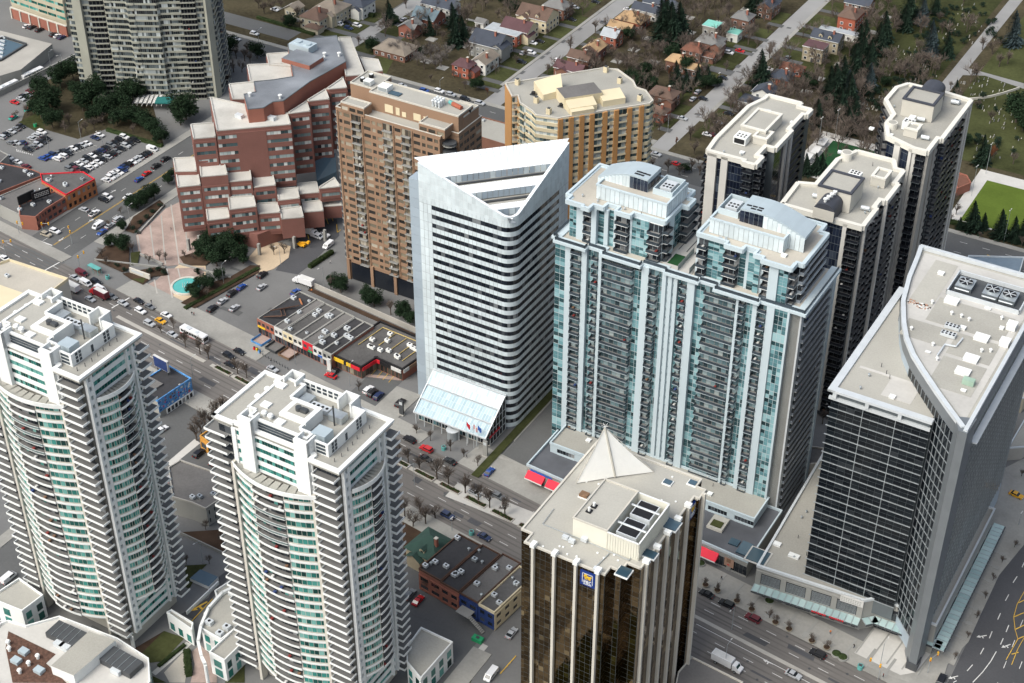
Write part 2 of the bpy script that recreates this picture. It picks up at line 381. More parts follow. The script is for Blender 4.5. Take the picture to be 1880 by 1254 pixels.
# pavements as raised slabs with a kerb
sheet('sidewalk', 'sidewalk', [R4(-640, -443, 294, 299), R4(-412, -338, 294, 304), R4(-322, -263, 294, 300), R4(-247, -205, 294, 306), R4(-188, -80, 293.3, 303), R4(-640, -441, 262, 269.2), R4(-415, -318, 262, 269.2), R4(-295, -198, 262, 269.2), R4(-165, 60, 262, 269.0)], YF, h=.14)
sheet('sidewalk', 'sidewalk', [R4(-433, -429.1, 362, 470), R4(-404.9, -400, 362, 520), R4(-250, -240, 324, 345), R4(-203, -200.1, 340, 415), R4(-312, -308.1, 100, 268), R4(-290.9, -286, 60, 262), R4(-620, 200, 540, 542.5),
 R4(-337.8, -336.1, 560, 900), R4(-242.9, -241, 575, 1400), R4(-60, -45.5, 318, 372), R4(-164, -158, 200, 256)], h=.12)
sheet('plaza', 'tan_paving', [TP((21, 1040, 850), (21, 1150, 800), (21, 1290, 690), (21, 1480, 700), (21, 1480, 780), (21, 1420, 900), (21, 1300, 960), (21, 1200, 1000), (21, 1130, 930)), TP((21, 1780, 650), (21, 1870, 545), (22, 120, 520), (22, 250, 560), (22, 235, 640), (22, 130, 720), (22, 0, 765), (21, 1870, 700))], h=.09)
sheet('brick_plaza', 'brick_paving', [TP((21, 980, 480), (21, 1080, 400), (21, 1190, 290), (21, 1300, 235), (21, 1320, 440), (21, 1500, 440), (21, 1560, 620), (21, 1300, 690), (21, 1210, 700), (21, 1170, 690), (21, 1000, 620)), TP((21, 1130, 800), (21, 1210, 720), (21, 1470, 710), (21, 1470, 770), (21, 1300, 800), (21, 1240, 930), (21, 1130, 910), (21, 1030, 850)),
 TP((32, 560, 180), (32, 760, 260), (32, 1060, 290), (32, 1040, 310), (32, 740, 275), (32, 550, 200))], h=.10)
strip = MB('concrete')
for (a, b) in (((21, 1080, 410), (21, 1110, 640)), ((21, 1160, 340), (21, 1190, 690)), ((21, 1230, 260), (21, 1290, 690)), ((21, 990, 480), (21, 1010, 600)), ((21, 1320, 250), (21, 1350, 600)), ((21, 1200, 720), (21, 1240, 930)), ((21, 1280, 720), (21, 1300, 800)), ((21, 1110, 800), (21, 1130, 900))):
 p, q = G(*a), G(*b); L = sqrt((p[0] - q[0]) ** 2 + (p[1] - q[1]) ** 2); strip.seg(p, q, 0, L, -.25, .25, .1, .22 + random.random() * .01)
struct('paving_strip', strip)
sheet('sidewalk', 'paving_pale', [R4(-205, -168, 305.5, 313), TP((44, 660, 1040), (44, 800, 860), (44, 1010, 930), (44, 1240, 1010), (44, 1100, 1180), (44, 990, 1200))], h=.16)
sheet('sidewalk', 'sidewalk', [TP((43, 1340, 570), (43, 1340, 400), (44, 700, 960), (44, 1280, 1020), (44, 1500, 760), (44, 1650, 20), (34, 1700, 960), (34, 1880, 870), (34, 1880, 940), (44, 1880, 260), (44, 1700, 480), (44, 1560, 780), (44, 1480, 960), (44, 1330, 1120), (44, 1290, 1253), (44, 1060, 1253), (44, 840, 1180), (44, 400, 950), (44, 0, 770)), R4(-203, -188, 330, 331)], h=.14)
band = MB('stone_grey')
for i in range(12):
 p, q = YF.l(*GF.w(0, 0)), None
 a = -152 + i * 6.1
 if a < -92: band.box(a, a + .8, 293.6, 302.5, .1, .32)
 if a < -92: band.box(a - .5, a + 1.3, 294.6, 296.4, .1, .326)
struct('paving_strip', band, YF)
band = MB('stone_grey')
for i in range(8): band.box(-50, -45.6, 322 + i * 6.6, 322.7 + i * 6.6, .1, .32); band.box(-47.6, -46, 321.6 + i * 6.6, 323.1 + i * 6.6, .1, .326)
for i in range(5):
 p = G(44, 670 + i * 110, 1040 + i * 40); q = G(44, 800 + i * 110, 865 + i * 38); L = sqrt((p[0] - q[0]) ** 2 + (p[1] - q[1]) ** 2); band.seg(p, q, 0, L, -.2, .2, .1, .36)
struct('paving_strip', band)
# lower left yards and driveways
sheet('yard', 'soil', [TP((42, 1050, 0), (42, 1250, 40), (42, 1180, 400), (42, 1060, 330)), TP((41, 1290, 170), (41, 1620, 150), (41, 1660, 340), (41, 1400, 230)), TP((41, 960, 1010), (41, 1180, 880), (41, 1330, 930), (41, 1080, 1100))])
sheet('yard', 'asphalt', [TP((42, 1060, 400), (42, 1200, 450), (42, 1500, 700), (42, 1720, 860), (42, 1650, 960), (42, 1080, 750)), TP((31, 1210, 900), (31, 1440, 720), (31, 1580, 850), (31, 1590, 980), (31, 1300, 880))])
sheet('garden', 'grass', [TP((41, 1330, 410), (41, 1490, 400), (41, 1420, 470), (41, 1340, 620)), TP((41, 1180, 880), (41, 1330, 930), (41, 1170, 1100), (41, 1080, 1110), (41, 1010, 1050)), TP((41, 1650, 1160), (41, 1760, 1100), (41, 1760, 1253), (41, 1620, 1253)), TP((42, 1500, 1253), (42, 1530, 1190), (42, 1560, 1190), (42, 1545, 1253)), TP((41, 1090, 1200), (41, 1200, 1253), (41, 1100, 1253))])
sheet('path', 'paving_pale', [TP((41, 1090, 1180), (41, 1340, 960), (41, 1380, 975), (41, 1120, 1200)), TP((42, 1390, 1253), (42, 1630, 970), (42, 1670, 990), (42, 1450, 1253)), TP((31, 1200, 900), (31, 1400, 730), (31, 1440, 760), (31, 1230, 930))])
sheet('path', 'brick_paving', [TP((41, 1380, 1030), (41, 1440, 980), (41, 1560, 1100), (41, 1560, 1253), (41, 1370, 1253), (41, 1400, 1120))])
sheet('path', 'gravel_tan', [TP((41, 1180, 1180), (41, 1340, 1010), (41, 1360, 1060), (41, 1330, 1253), (41, 1220, 1253))])
sheet('sidewalk', 'sidewalk', [R4(-160, -100, 228, 236), R4(-160, -100, 190, 200), R4(-145, -139, 140, 228), R4(-120, -114, 140, 228), R4(-100, -94, 140, 260)], h=.1)  # unseen paving strips, added so the bronze tower's mirror glass reflects them
sheet('lawn', 'grass', [R4(-139, -120, 202, 226), R4(-112, -101, 202, 226)])  # unseen lawns, added likewise for the bronze glass reflections
# bowling greens and their paths
sheet('path', 'paving_pale', [R4(-192, -164, 553, 594), R4(-122, -60, 550, 596), R4(-213, -207, 543, 600)])
sheet('bowling_green', 'turf_dark', [R4(-185, -165, 556, 588)])
sheet('bowling_green', 'turf_bright', [R4(-117, -70, 551, 588)])
sheet('path', 'sidewalk', [R4(-255, -251, 543, 549)])
# soil beds of the plaza
sheet('planting_bed', 'soil', [TP((21, 900, 450), (21, 960, 350), (21, 1150, 230), (21, 1190, 270), (21, 1060, 370), (21, 960, 470)), TP((21, 680, 660), (21, 760, 560), (21, 930, 540), (21, 930, 720), (21, 880, 750)), TP((21, 880, 760), (21, 1180, 700), (21, 1210, 770), (21, 1100, 780), (21, 1030, 840), (21, 940, 800)), TP((21, 1300, 970), (21, 1420, 900), (21, 1500, 830), (21, 1660, 780), (21, 1800, 700), (21, 1870, 700), (21, 1860, 750), (21, 1400, 1010)), TP((21, 1290, 640), (21, 1420, 600), (21, 1560, 640), (21, 1480, 700), (21, 1330, 700))], z=.45)
sheet('planting_bed', 'grass', [R4(-203.3, -200.5, 318, 412), TP((21, 940, 610), (21, 1010, 600), (21, 990, 690), (21, 945, 700)), TP((21, 950, 800), (21, 1050, 790), (21, 1030, 830))], z=.5)
# painted markings
mk = MB('paint_white')
for b in (273.2, 277.3, 286.6, 290.2):
 a = -600
 while a < 160: mk.poly([(a, b - .09, .075), (a + 3.2, b - .09, .075), (a + 3.2, b + .09, .075), (a, b + .09, .075)]); a += 9.2
for a in (-404, -444):
 mk.poly([(a, 270, .075), (a + .5, 270, .075), (a + .5, 281, .075), (a, 281, .075)]); mk.poly([(a, 285, .075), (a + .5, 285, .075), (a + .5, 293.5, .075), (a, 293.5, .075)])
mk.poly([(-148, 280.2, .075), (-96, 280.2, .075), (-96, 280.4, .075), (-148, 280.4, .075)])
struct('lane_marking', mk, YF)
mk = MB('paint_white')
def dash(x0, y0, x1, y1, w=.18, on=3, off=6, z=.09):
 L = sqrt((x1 - x0) ** 2 + (y1 - y0) ** 2); s = 0
 while s < L: mk.pane((x0, y0), (x1, y1), 0, 0, 0, 0, 0) if 0 else _line(mk, (x0, y0), (x1, y1), s, min(L, s + on), w, z); s += on + off
def _line(m, p, q, s0, s1, w, z):
 L = sqrt((q[0] - p[0]) ** 2 + (q[1] - p[1]) ** 2); t = ((q[0] - p[0]) / L, (q[1] - p[1]) / L); n = (-t[1] * w / 2, t[0] * w / 2)
 a = (p[0] + t[0] * s0, p[1] + t[1] * s0); b = (p[0] + t[0] * s1, p[1] + t[1] * s1)
 m.poly([(a[0] - n[0], a[1] - n[1], z), (b[0] - n[0], b[1] - n[1], z), (b[0] + n[0], b[1] + n[1], z), (a[0] + n[0], a[1] + n[1], z)])
def line(m, a, b, w=.15, z=.2):
 p, q = G(*a), G(*b); _line(m, p, q, 0, sqrt((p[0] - q[0]) ** 2 + (p[1] - q[1]) ** 2), w, z)
dash(-411, 352, -411, 470); dash(-422.5, 352, -422.5, 470)
dash(-400, 527, 100, 527); dash(-400, 535, 100, 535)
_line(mk, (-429, 351.5), (-417, 351.5), 0, 12, .5, .08); _line(mk, (-417, 348), (-405, 348), 0, 12, .5, .08)
for k in range(5): dash(-30 + k * 4, 180 + k * 2, -38 + k * 3.6, 520, on=3, off=6)
# the ring road's lane lines as read from the ground
for a, b in (((44, 1830, 490), (44, 1800, 535)), ((44, 1770, 620), (44, 1745, 665)), ((44, 1710, 755), (44, 1690, 800)), ((44, 1650, 885), (44, 1630, 935)), ((44, 1590, 1005), (44, 1565, 1050)), ((44, 1510, 1125), (44, 1470, 1170)), ((44, 1770, 840), (44, 1750, 890)), ((44, 1730, 935), (44, 1710, 980)), ((44, 1880, 390), (44, 1865, 425)), ((44, 1680, 1030), (44, 1640, 1100)), ((44, 1640, 1100), (44, 1580, 1180)), ((44, 1580, 1180), (44, 1510, 1253)), ((44, 1395, 1240), (44, 1370, 1253))): line(mk, a, b, .25)
for k in range(9): line(mk, (11, 120 + k * 14, 1075 + k * 5), (11, 125 + k * 14, 1095 + k * 3), .3)
# stall lines of the parking lot
for (x0, y0, x1, y1, n) in ((330, 1030, 120, 1145, 0), (980, 1010, 620, 1235, 16), (660, 1040, 330, 1150, 14), (1110, 1080, 810, 1253, 14), (310, 960, 60, 1060, 10)):
 for k in range(n):
  x = x0 + (x1 - x0) * k / n; y = y0 + (y1 - y0) * k / n; line(mk, (11, x, y), (11, x + 38, y + 14), .12)
for k in range(1, 4): pass
def arrow(m, p, ang, s=1.0, z=.2):
 """turn arrow painted on the lane: shaft and head"""
 ca, sa = cos(ang), sin(ang); Q = lambda x, y: (p[0] + (x * ca - y * sa) * s, p[1] + (x * sa + y * ca) * s, z)
 m.poly([Q(-1.8, -.18), Q(.6, -.18), Q(.6, .18), Q(-1.8, .18)]); m.poly([Q(.6, -.65), Q(1.9, 0), Q(.6, .65)]); m.poly([Q(-.3, .18), Q(-.3, 1.0), Q(.1, 1.0), Q(.1, .18)])
for t, x, y, a in ((44, 1575, 920, -2.4), (44, 1750, 990, -2.2), (44, 1370, 1215, -2.3), (44, 40, 1105, 3.1), (21, 440, 510, -1.5), (21, 700, 375, 1.5), (21, 815, 165, 1.5), (21, 655, 375, 1.5)): arrow(mk, G(t, x, y), a, .85)
struct('lane_marking', mk)
mk = MB('paint_yellow')
dash(-416.9, 352, -416.9, 500, .15, 200, 1); dash(-416.5, 352, -416.5, 500, .15, 200, 1)
for x in (-400, -380, -130, -100): _line(mk, (x, 531), (x + 8, 530.4), 0, 8, .5, .08)
ring = [(44, 1880, 600), (44, 1830, 690), (44, 1805, 780), (44, 1815, 870), (44, 1835, 940), (44, 1750, 1090)]
for i in range(len(ring) - 1): line(mk, ring[i], ring[i + 1], .18)
ring = [(44, 1880, 930), (44, 1835, 1010), (44, 1790, 1125)]
for i in range(len(ring) - 1): line(mk, ring[i], ring[i + 1], .18)
for a, b in (((44, 1835, 940), (44, 1880, 920)), ((44, 1820, 870), (44, 1880, 840)), ((44, 1810, 780), (44, 1880, 750)), ((44, 1840, 680), (44, 1880, 660)), ((34, 1650, 1120), (34, 1880, 1235)), ((44, 1815, 90), (44, 1880, 40)), ((44, 1820, 0), (44, 1880, 40)), ((44, 1790, 1050), (44, 1840, 1035))): line(mk, a, b, .3)
for a, b in (((41, 1530, 650), (41, 1380, 810)), ((11, 0, 605), (11, 130, 560)), ((11, 130, 560), (11, 200, 505)), ((11, 335, 395), (11, 385, 370)), ((11, 385, 370), (11, 345, 350)), ((42, 1755, 1190), (42, 1870, 1060)), ((22, 580, 400), (22, 585, 460)), ((22, 585, 460), (22, 610, 440)), ((22, 500, 340), (22, 520, 400)), ((22, 540, 335), (22, 555, 380)), ((22, 405, 440), (22, 430, 500)), ((22, 365, 440), (22, 380, 510)), ((22, 465, 460), (22, 470, 490))): line(mk, a, b, .3)
for k in range(4): line(mk, (32, 870 + k * 42 - 0, 225 + k * 16), (32, 828 + k * 42, 270 + k * 18), .18)
arrow(mk, G(41, 1430, 705), -1.9, 1.6)
struct('lane_marking', mk)
# median of the avenue: kerbed strip, then one raised planter after another
mm = MB('concrete'); mm.box(-398, -352, 281.9, 283.4, -.05, .18); mm.box(-188, -165, 281.9, 283.4, -.05, .18); mm.box(-160, 60, 282.0, 283.2, -.05, .2); mm.box(-640, -448, 282, 283.2, -.05, .18)
mm.prism([(-349, 282), (-189, 282), (-189, 283.6), (-349, 283.6)], -.05, .1); struct('median', mm, YF)
k = 0
for i, a in enumerate([-347, -337, -326.5, -316, -305.5, -266, -255.5, -245, -234.5, -224, -213.5, -203]):
 t = T('planter', 'long planter of dark soil in the avenue median, %s from the upper left' % ['first', 'second', 'third', 'fourth', 'fifth', 'sixth', 'seventh', 'eighth', 'ninth', 'tenth', 'eleventh', 'twelfth'][i], 'planter', (a, 282.7), YF, 'planters in the avenue median')
 b = t.mb('kerb', 'concrete'); b.box(a, a + 8.2, 281.7, 282.0, 0, .55); b.box(a, a + 8.2, 283.5, 283.8, 0, .55); b.box(a, a + .3, 282.002, 283.498, 0, .548); b.box(a + 7.9, a + 8.2, 282.002, 283.498, 0, .548)
 t.mb('soil', 'soil').box(a + .3, a + 7.9, 282, 283.5, .02, .45)
 h = t.mb('shrubs', 'hedge')
 for j in range(46):
  x = random.uniform(a + .5, a + 7.6); y = random.uniform(282.2, 283.3); r = random.uniform(.15, .4); h.cyl(x, y, r, .4, .4 + r * 1.5, 5, r * .3)
 t.done()
M('cream_panel', (.70, .69, .60), .6, .05, .2)
# ================================================================ the towers
def lerp(a, b, t): return tuple(x + (y - x) * t for x, y in zip(a, b))
# ---- white striped office tower with its sawtooth roof
def office_tower():
 t = T('office_tower', 'white panelled office tower with black window stripes and a sloping louvred roof', 'tower', (-218, 352))
 A, Cc, B = (-237.0, 344.0), (-203.0, 344.0), (-203.0, 378.5)
 r = 4.2; arc = [(Cc[0] - r + r * sin(a), Cc[1] + r - r * cos(a)) for a in [i * pi / 14 for i in range(8)]]
 front = [A] + arc + [B]
 def zt(p):   # the roof plane falls towards the rounded corner
  d = (Cc[0] - p[0]) + (p[1] - Cc[1]); return 81.0 + d / 34.0 * 10.9
 core = front + [(-206, 381), (-240, 349)]
 off = lambda pl, d: [(p[0] - d * (1 if i < 1 else 0), p[1]) for i, p in enumerate(pl)]
 inner = [(-236.9, 344.2), (-207.2, 344.2)] + [(Cc[0] - r + (r - .2) * sin(a), Cc[1] + r - (r - .2) * cos(a)) for a in [i * pi / 14 for i in range(1, 8)]] + [(-203.2, 378.4), (-206.2, 380.8), (-239.8, 349)]
 t.mb('wall', 'joint').prism(inner, 0, 79.6, 'joint')
 # stripe glass and white panels, floor by floor
 pts = front
 segs = [(pts[i], pts[i + 1]) for i in range(len(pts) - 1)]
 pitch = 3.22; nfl = 24; ztop = 78.1
 pn = t.mb('cladding', 'panel_white')
 def run(z0, z1, s_ofs, mat, mb, pw=1.5, gap=.07, d=0.0, lim=None, slope=False):
  for i, (p, q) in enumerate(segs):
   L = sqrt((q[0] - p[0]) ** 2 + (q[1] - p[1]) ** 2); a0, a1 = 0.0, L
   if i == 0 and lim: a0 = 4.6
   if i == len(segs) - 1 and lim: a1 = L - 6.0
   n = max(1, int(round((a1 - a0) / pw)))
   for k in range(n):
    s0 = a0 + (a1 - a0) * k / n + (gap / 2 if L > 2 else 0); s1 = a0 + (a1 - a0) * (k + 1) / n - (gap / 2 if L > 2 else 0)
    P = lambda s: (p[0] + (q[0] - p[0]) * s / L, p[1] + (q[1] - p[1]) * s / L)
    u, v_ = P(s0), P(s1); nn = ((q[1] - p[1]) / L * d, -(q[0] - p[0]) / L * d)
    za, zb = (z1, z1)
    if slope: za, zb = zt(u) - .02, zt(v_) - .02
    if min(za, zb) <= z0: continue
    mb.poly([(u[0] + nn[0], u[1] + nn[1], z0), (v_[0] + nn[0], v_[1] + nn[1], z0), (v_[0] + nn[0], v_[1] + nn[1], zb), (u[0] + nn[0], u[1] + nn[1], za)], mat)
 for k in range(nfl):
  z = ztop - k * pitch
  if z < 3: break
  run(z - 1.5, z, 0, 'glass_stripe', t.item('window_band', 'glass_stripe', z), 1.5, .05, -.05, True)
  run(z - pitch + .03, z - 1.53, 0, 'panel_white', pn, 1.5, .08, 0, True)
  # plain panels at the ends of the stripes
  for (p, q, a0, a1) in ((segs[0][0], segs[0][1], 0, 4.6), (segs[-1][0], segs[-1][1], 34.5 - 4.2 - 6.0, 34.5 - 4.2)):
   for c in range(3):
    w = (a1 - a0) / 3; pn.pane(p, q, a0 + c * w + .04, a0 + (c + 1) * w - .04, .0, z - pitch + .03, z - .03, 'panel_white')
 z0 = ztop + .05
 while z0 < 92:
  z1 = z0 + 2.5
  for i, (p, q) in enumerate(segs):
   L = sqrt((q[0] - p[0]) ** 2 + (q[1] - p[1]) ** 2); n = max(1, int(round(L / 1.5)))
   for k in range(n):
    u, v_ = lerp(p, q, (k + .02) / n), lerp(p, q, (k + .98) / n); a, b = min(z1 - .05, zt(u)), min(z1 - .05, zt(v_))
    if max(a, b) > z0 + .02: pn.poly([(u[0], u[1], z0), (v_[0], v_[1], z0), (v_[0], v_[1], max(b, z0 + .01)), (u[0], u[1], max(a, z0 + .01))])
  z0 = z1
 # backing wall under the sloping rim
 bk = t.mb('parapet', 'panel_roof')
 for (p, q) in segs:
  L = sqrt((q[0] - p[0]) ** 2 + (q[1] - p[1]) ** 2); nx, ny = (q[1] - p[1]) / L, -(q[0] - p[0]) / L
  for (d0, d1, lift) in ((-.03, -1.0, .02),):
   a, b = (p[0] + nx * d0, p[1] + ny * d0), (q[0] + nx * d0, q[1] + ny * d0); c, e = (q[0] + nx * d1, q[1] + ny * d1), (p[0] + nx * d1, p[1] + ny * d1)
   bk.prism([a, b, c, e], 79.5, [zt(p) + lift, zt(q) + lift, zt(q) + lift, zt(p) + lift])
 # sloping white louvres across the roof, and the trenches between them
 def XY(fr, side): return lerp((-239.6, 349.2) if side == 0 else (-206.2, 380.6), Cc, fr)
 A0, B0 = (-239.5, 346.0), (-204.5, 380.5)
 def cut(fr):   # where a line parallel to the long back edge meets the two street fronts
  d = 34.0 * (1 - fr); return (Cc[0] - d - .0, Cc[1] + .9), (Cc[0] - .9, Cc[1] + d)
 lv = [(-.06, .27), (.42, .545), (.735, .815), (.92, 1.02)]
 for i, (f0, f1) in enumerate(lv):
  a, b = cut(f0); c, e = cut(f1)
  n = 22 if i == 0 else 16
  m = t.item('roof_louvre', 'panel_roof', 90 - i)
  for k in range(n):
   a0, a1 = lerp(a, b, k / n), lerp(a, b, (k + 1) / n); c0, c1 = lerp(c, e, k / n), lerp(c, e, (k + 1) / n)
   if f1 > 1: c0 = c1 = (Cc[0] - .9, Cc[1] + .9)
   zz = lambda p: zt(p) - .25
   g_ = .03
   a0_, a1_ = lerp(a0, a1, g_), lerp(a1, a0, g_); c0_, c1_ = lerp(c0, c1, g_), lerp(c1, c0, g_)
   m.poly([(c0_[0], c0_[1], zz(c0_)), (c1_[0], c1_[1], zz(c1_)), (a1_[0], a1_[1], zz(a1_)), (a0_[0], a0_[1], zz(a0_))])
  dn = -.33
  m.poly([(c[0], c[1], zt(c) - .33), (e[0], e[1], zt(e) - .33), (b[0], b[1], zt(b) - .33), (a[0], a[1], zt(a) - .33)], 'joint')
  # window wall dropping from the louvre's lower edge
  if i < 3:
   w = t.item('clerestory', 'panel_grey', 80 - i); L = sqrt((e[0] - c[0]) ** 2 + (e[1] - c[1]) ** 2); n = int(L / 1.7)
   zc = zt(c) - .33
   for k in range(n): w.pane(c, e, L * k / n + .06, L * (k + 1) / n - .06, .05, zc - 2.3, zc, random.choice(['panel_white', 'panel_grey', 'panel_grey']))
 fl = t.mb('roof', 'gravel')
 for i in range(3):
  f0 = lv[i][1]; f1 = lv[i + 1][0]; a, b = cut(f0 - .02); c, e = cut(f1 + .02); z = zt(a) - 2.9
  fl.prism([c, e, b, a], 79, z - .3 * i, 'gravel')
  m2 = lerp(a, c, .35); n2 = lerp(b, e, .35); m3 = lerp(a, c, .5); n3 = lerp(b, e, .5)
  t.mb('duct', 'dark_metal').prism([m3, n3, n2, m2], z - .3 * i + .002, z - .3 * i + .5)
 # narrow return at the far left corner
 e2 = t.mb('return_wall', 'panel_grey')
 for k in range(25): e2.box(-241.2, -237.05, 345.0, 349.5, k * 3.4 + .0, k * 3.4 + 3.32)
 t.done()
office_tower()
# ---- glass atrium leaning on its foot
def atrium():
 t = T('glass_atrium', 'sloping pale glass atrium at the foot of the striped white tower', 'atrium', (-220, 338))
 x0, x1, y0, y1, zl, zh = -233.4, -205.8, 331.0, 343.6, 5.2, 14.4
 t.mb('base', 'stone').prism([(x0, y0 + 2.6), (x1, y0 + 2.6), (x1, y1), (x0, y1)], 0, .5)
 nx = 26
 for r in range(3):
  f0, f1 = r / 3, (r + 1) / 3; ya, yb = y0 + (y1 - y0) * f0, y0 + (y1 - y0) * f1; za, zb = zl + (zh - zl) * f0, zl + (zh - zl) * f1 + .0
  dz = .55 if r < 2 else .0
  m = t.item('roof_glazing', 'glass_sky', 30 - r); fr = t.mb('frame', 'metal_pale')
  for k in range(nx):
   a, b = x0 + (x1 - x0) * k / nx, x0 + (x1 - x0) * (k + 1) / nx
   for s in range(2):
    y_, y2 = ya + (yb - ya) * s / 2 + .05, ya + (yb - ya) * (s + 1) / 2 - .03; z_, z2 = za + (zb - za - dz) * s / 2, za + (zb - za - dz) * (s + 1) / 2
    m.poly([(a + .06, y_, z_ + .06), (b - .06, y_, z_ + .06), (b - .06, y2, z2 + .06), (a + .06, y2, z2 + .06)])
  fr.poly([(x0, ya, za), (x1, ya, za), (x1, yb, zb - dz), (x0, yb, zb - dz)])
  if dz: fr.box(x0 - .3, x1 + .3, yb - .15, yb + .15, zb - dz - .2, zb + .15)
 fr.box(x0 - .4, x1 + .4, y1 - .3, y1 + .1, zh - .4, zh + .5); fr.box(x0 - .3, x1 + .3, y0 - .3, y0 + .1, zl - .35, zl + .1)
 for x in (x0, x1):   # sloping end walls
  s = 1 if x == x1 else -1; g_ = t.item('end_glazing', 'glass_dark', 20)
  g_.poly([(x, y0 + 2.8, .5), (x, y1, .5), (x, y1, zh - .4), (x, y0 + .4, zl - .1), (x, y0 + 2.8, zl - .1)])
  for k in range(6):
   y = y0 + 2.8 + (y1 - y0 - 2.8) * k / 5; z = zl + (zh - zl) * (y - y0) / (y1 - y0); fr.box(x + s * .02, x + s * .2, y - .08, y + .08, .4, z - .1)
  for z in (3.2, 6, 9):
   ys = y0 + max(2.8, (z - zl) / (zh - zl) * (y1 - y0) + .2); fr.box(x + s * .02, x + s * .16, ys, y1, z - .07, z + .07)
  fr.tube((x + s * .1, y0 - .2, zl), (x + s * .1, y1, zh + .05), .22)
 gl = t.mb('glass_front', 'glass_dark'); p, q = (x0, y0 + 2.6), (x1, y0 + 2.6)
 for k in range(24):
  w = (x1 - x0) / 24; gl.pane(p, q, k * w + .08, (k + 1) * w - .08, .05, .5, zl - .5, 'glass_teal' if random.random() < .5 else 'glass_dark'); fr.seg(p, q, k * w - .07, k * w + .07, 0, .16, .4, zl)
  fr.seg(p, q, k * w + .3, (k + 1) * w - .3, .0, .1, 3.1, 3.2)
 for k in range(9): fr.cyl(x0 + .3 + k * (x1 - x0 - .6) / 8, y0 + .4, .17, 0, zl, 8)
 t.mb('entrance_drum', 'metal').cyl(-218.5, 331.2, 1.9, 0, 3.4, 16); t.mb('entrance_drum', 'metal').cyl(-218.5, 331.2, 2.2, 3.4, 3.7, 16, mat='metal_pale')
 s = t.mb('sign_letters', 'red')
 for k, w in enumerate([.7, .35, .6, .5, .7, .5, .6]): s.box(x1 + .25, x1 + .4, 333.2 + k * .95, 333.2 + k * .95 + w, 3.6, 4.4)
 t.done()
 for i, (x, y, c) in enumerate(((-212.5, 330.3, 'red'), (-209.8, 330.3, 'red'), (-208.4, 330.6, 'blue'))):
  f = T('flagpole', ['tall flagpole with a red flag, left of the three before the glass atrium', 'flagpole with a red and white flag, middle of the three before the atrium', 'flagpole with a dark blue flag, right of the three before the atrium'][i], 'flagpole', (x, y), GF, 'flagpoles before the atrium')
  f.mb('pole', 'metal_pale').cyl(x, y, .09, 0, 10.5, 6, .05)
  fl = f.mb('flag', c)
  for k in range(5): fl.prism([(x + .08 + k * .25, y + .1 * sin(k * 1.7)), (x + .33 + k * .25, y + .1 * sin(k * 1.7 + 1.7)), (x + .33 + k * .25, y + .03 + .1 * sin(k * 1.7 + 1.7)), (x + .08 + k * .25, y + .03 + .1 * sin(k * 1.7))], 8.0 - k * .25, 9.8 - k * .2, 'white' if (i == 1 and k in (1, 2, 3)) else c)
  f.done()
atrium()
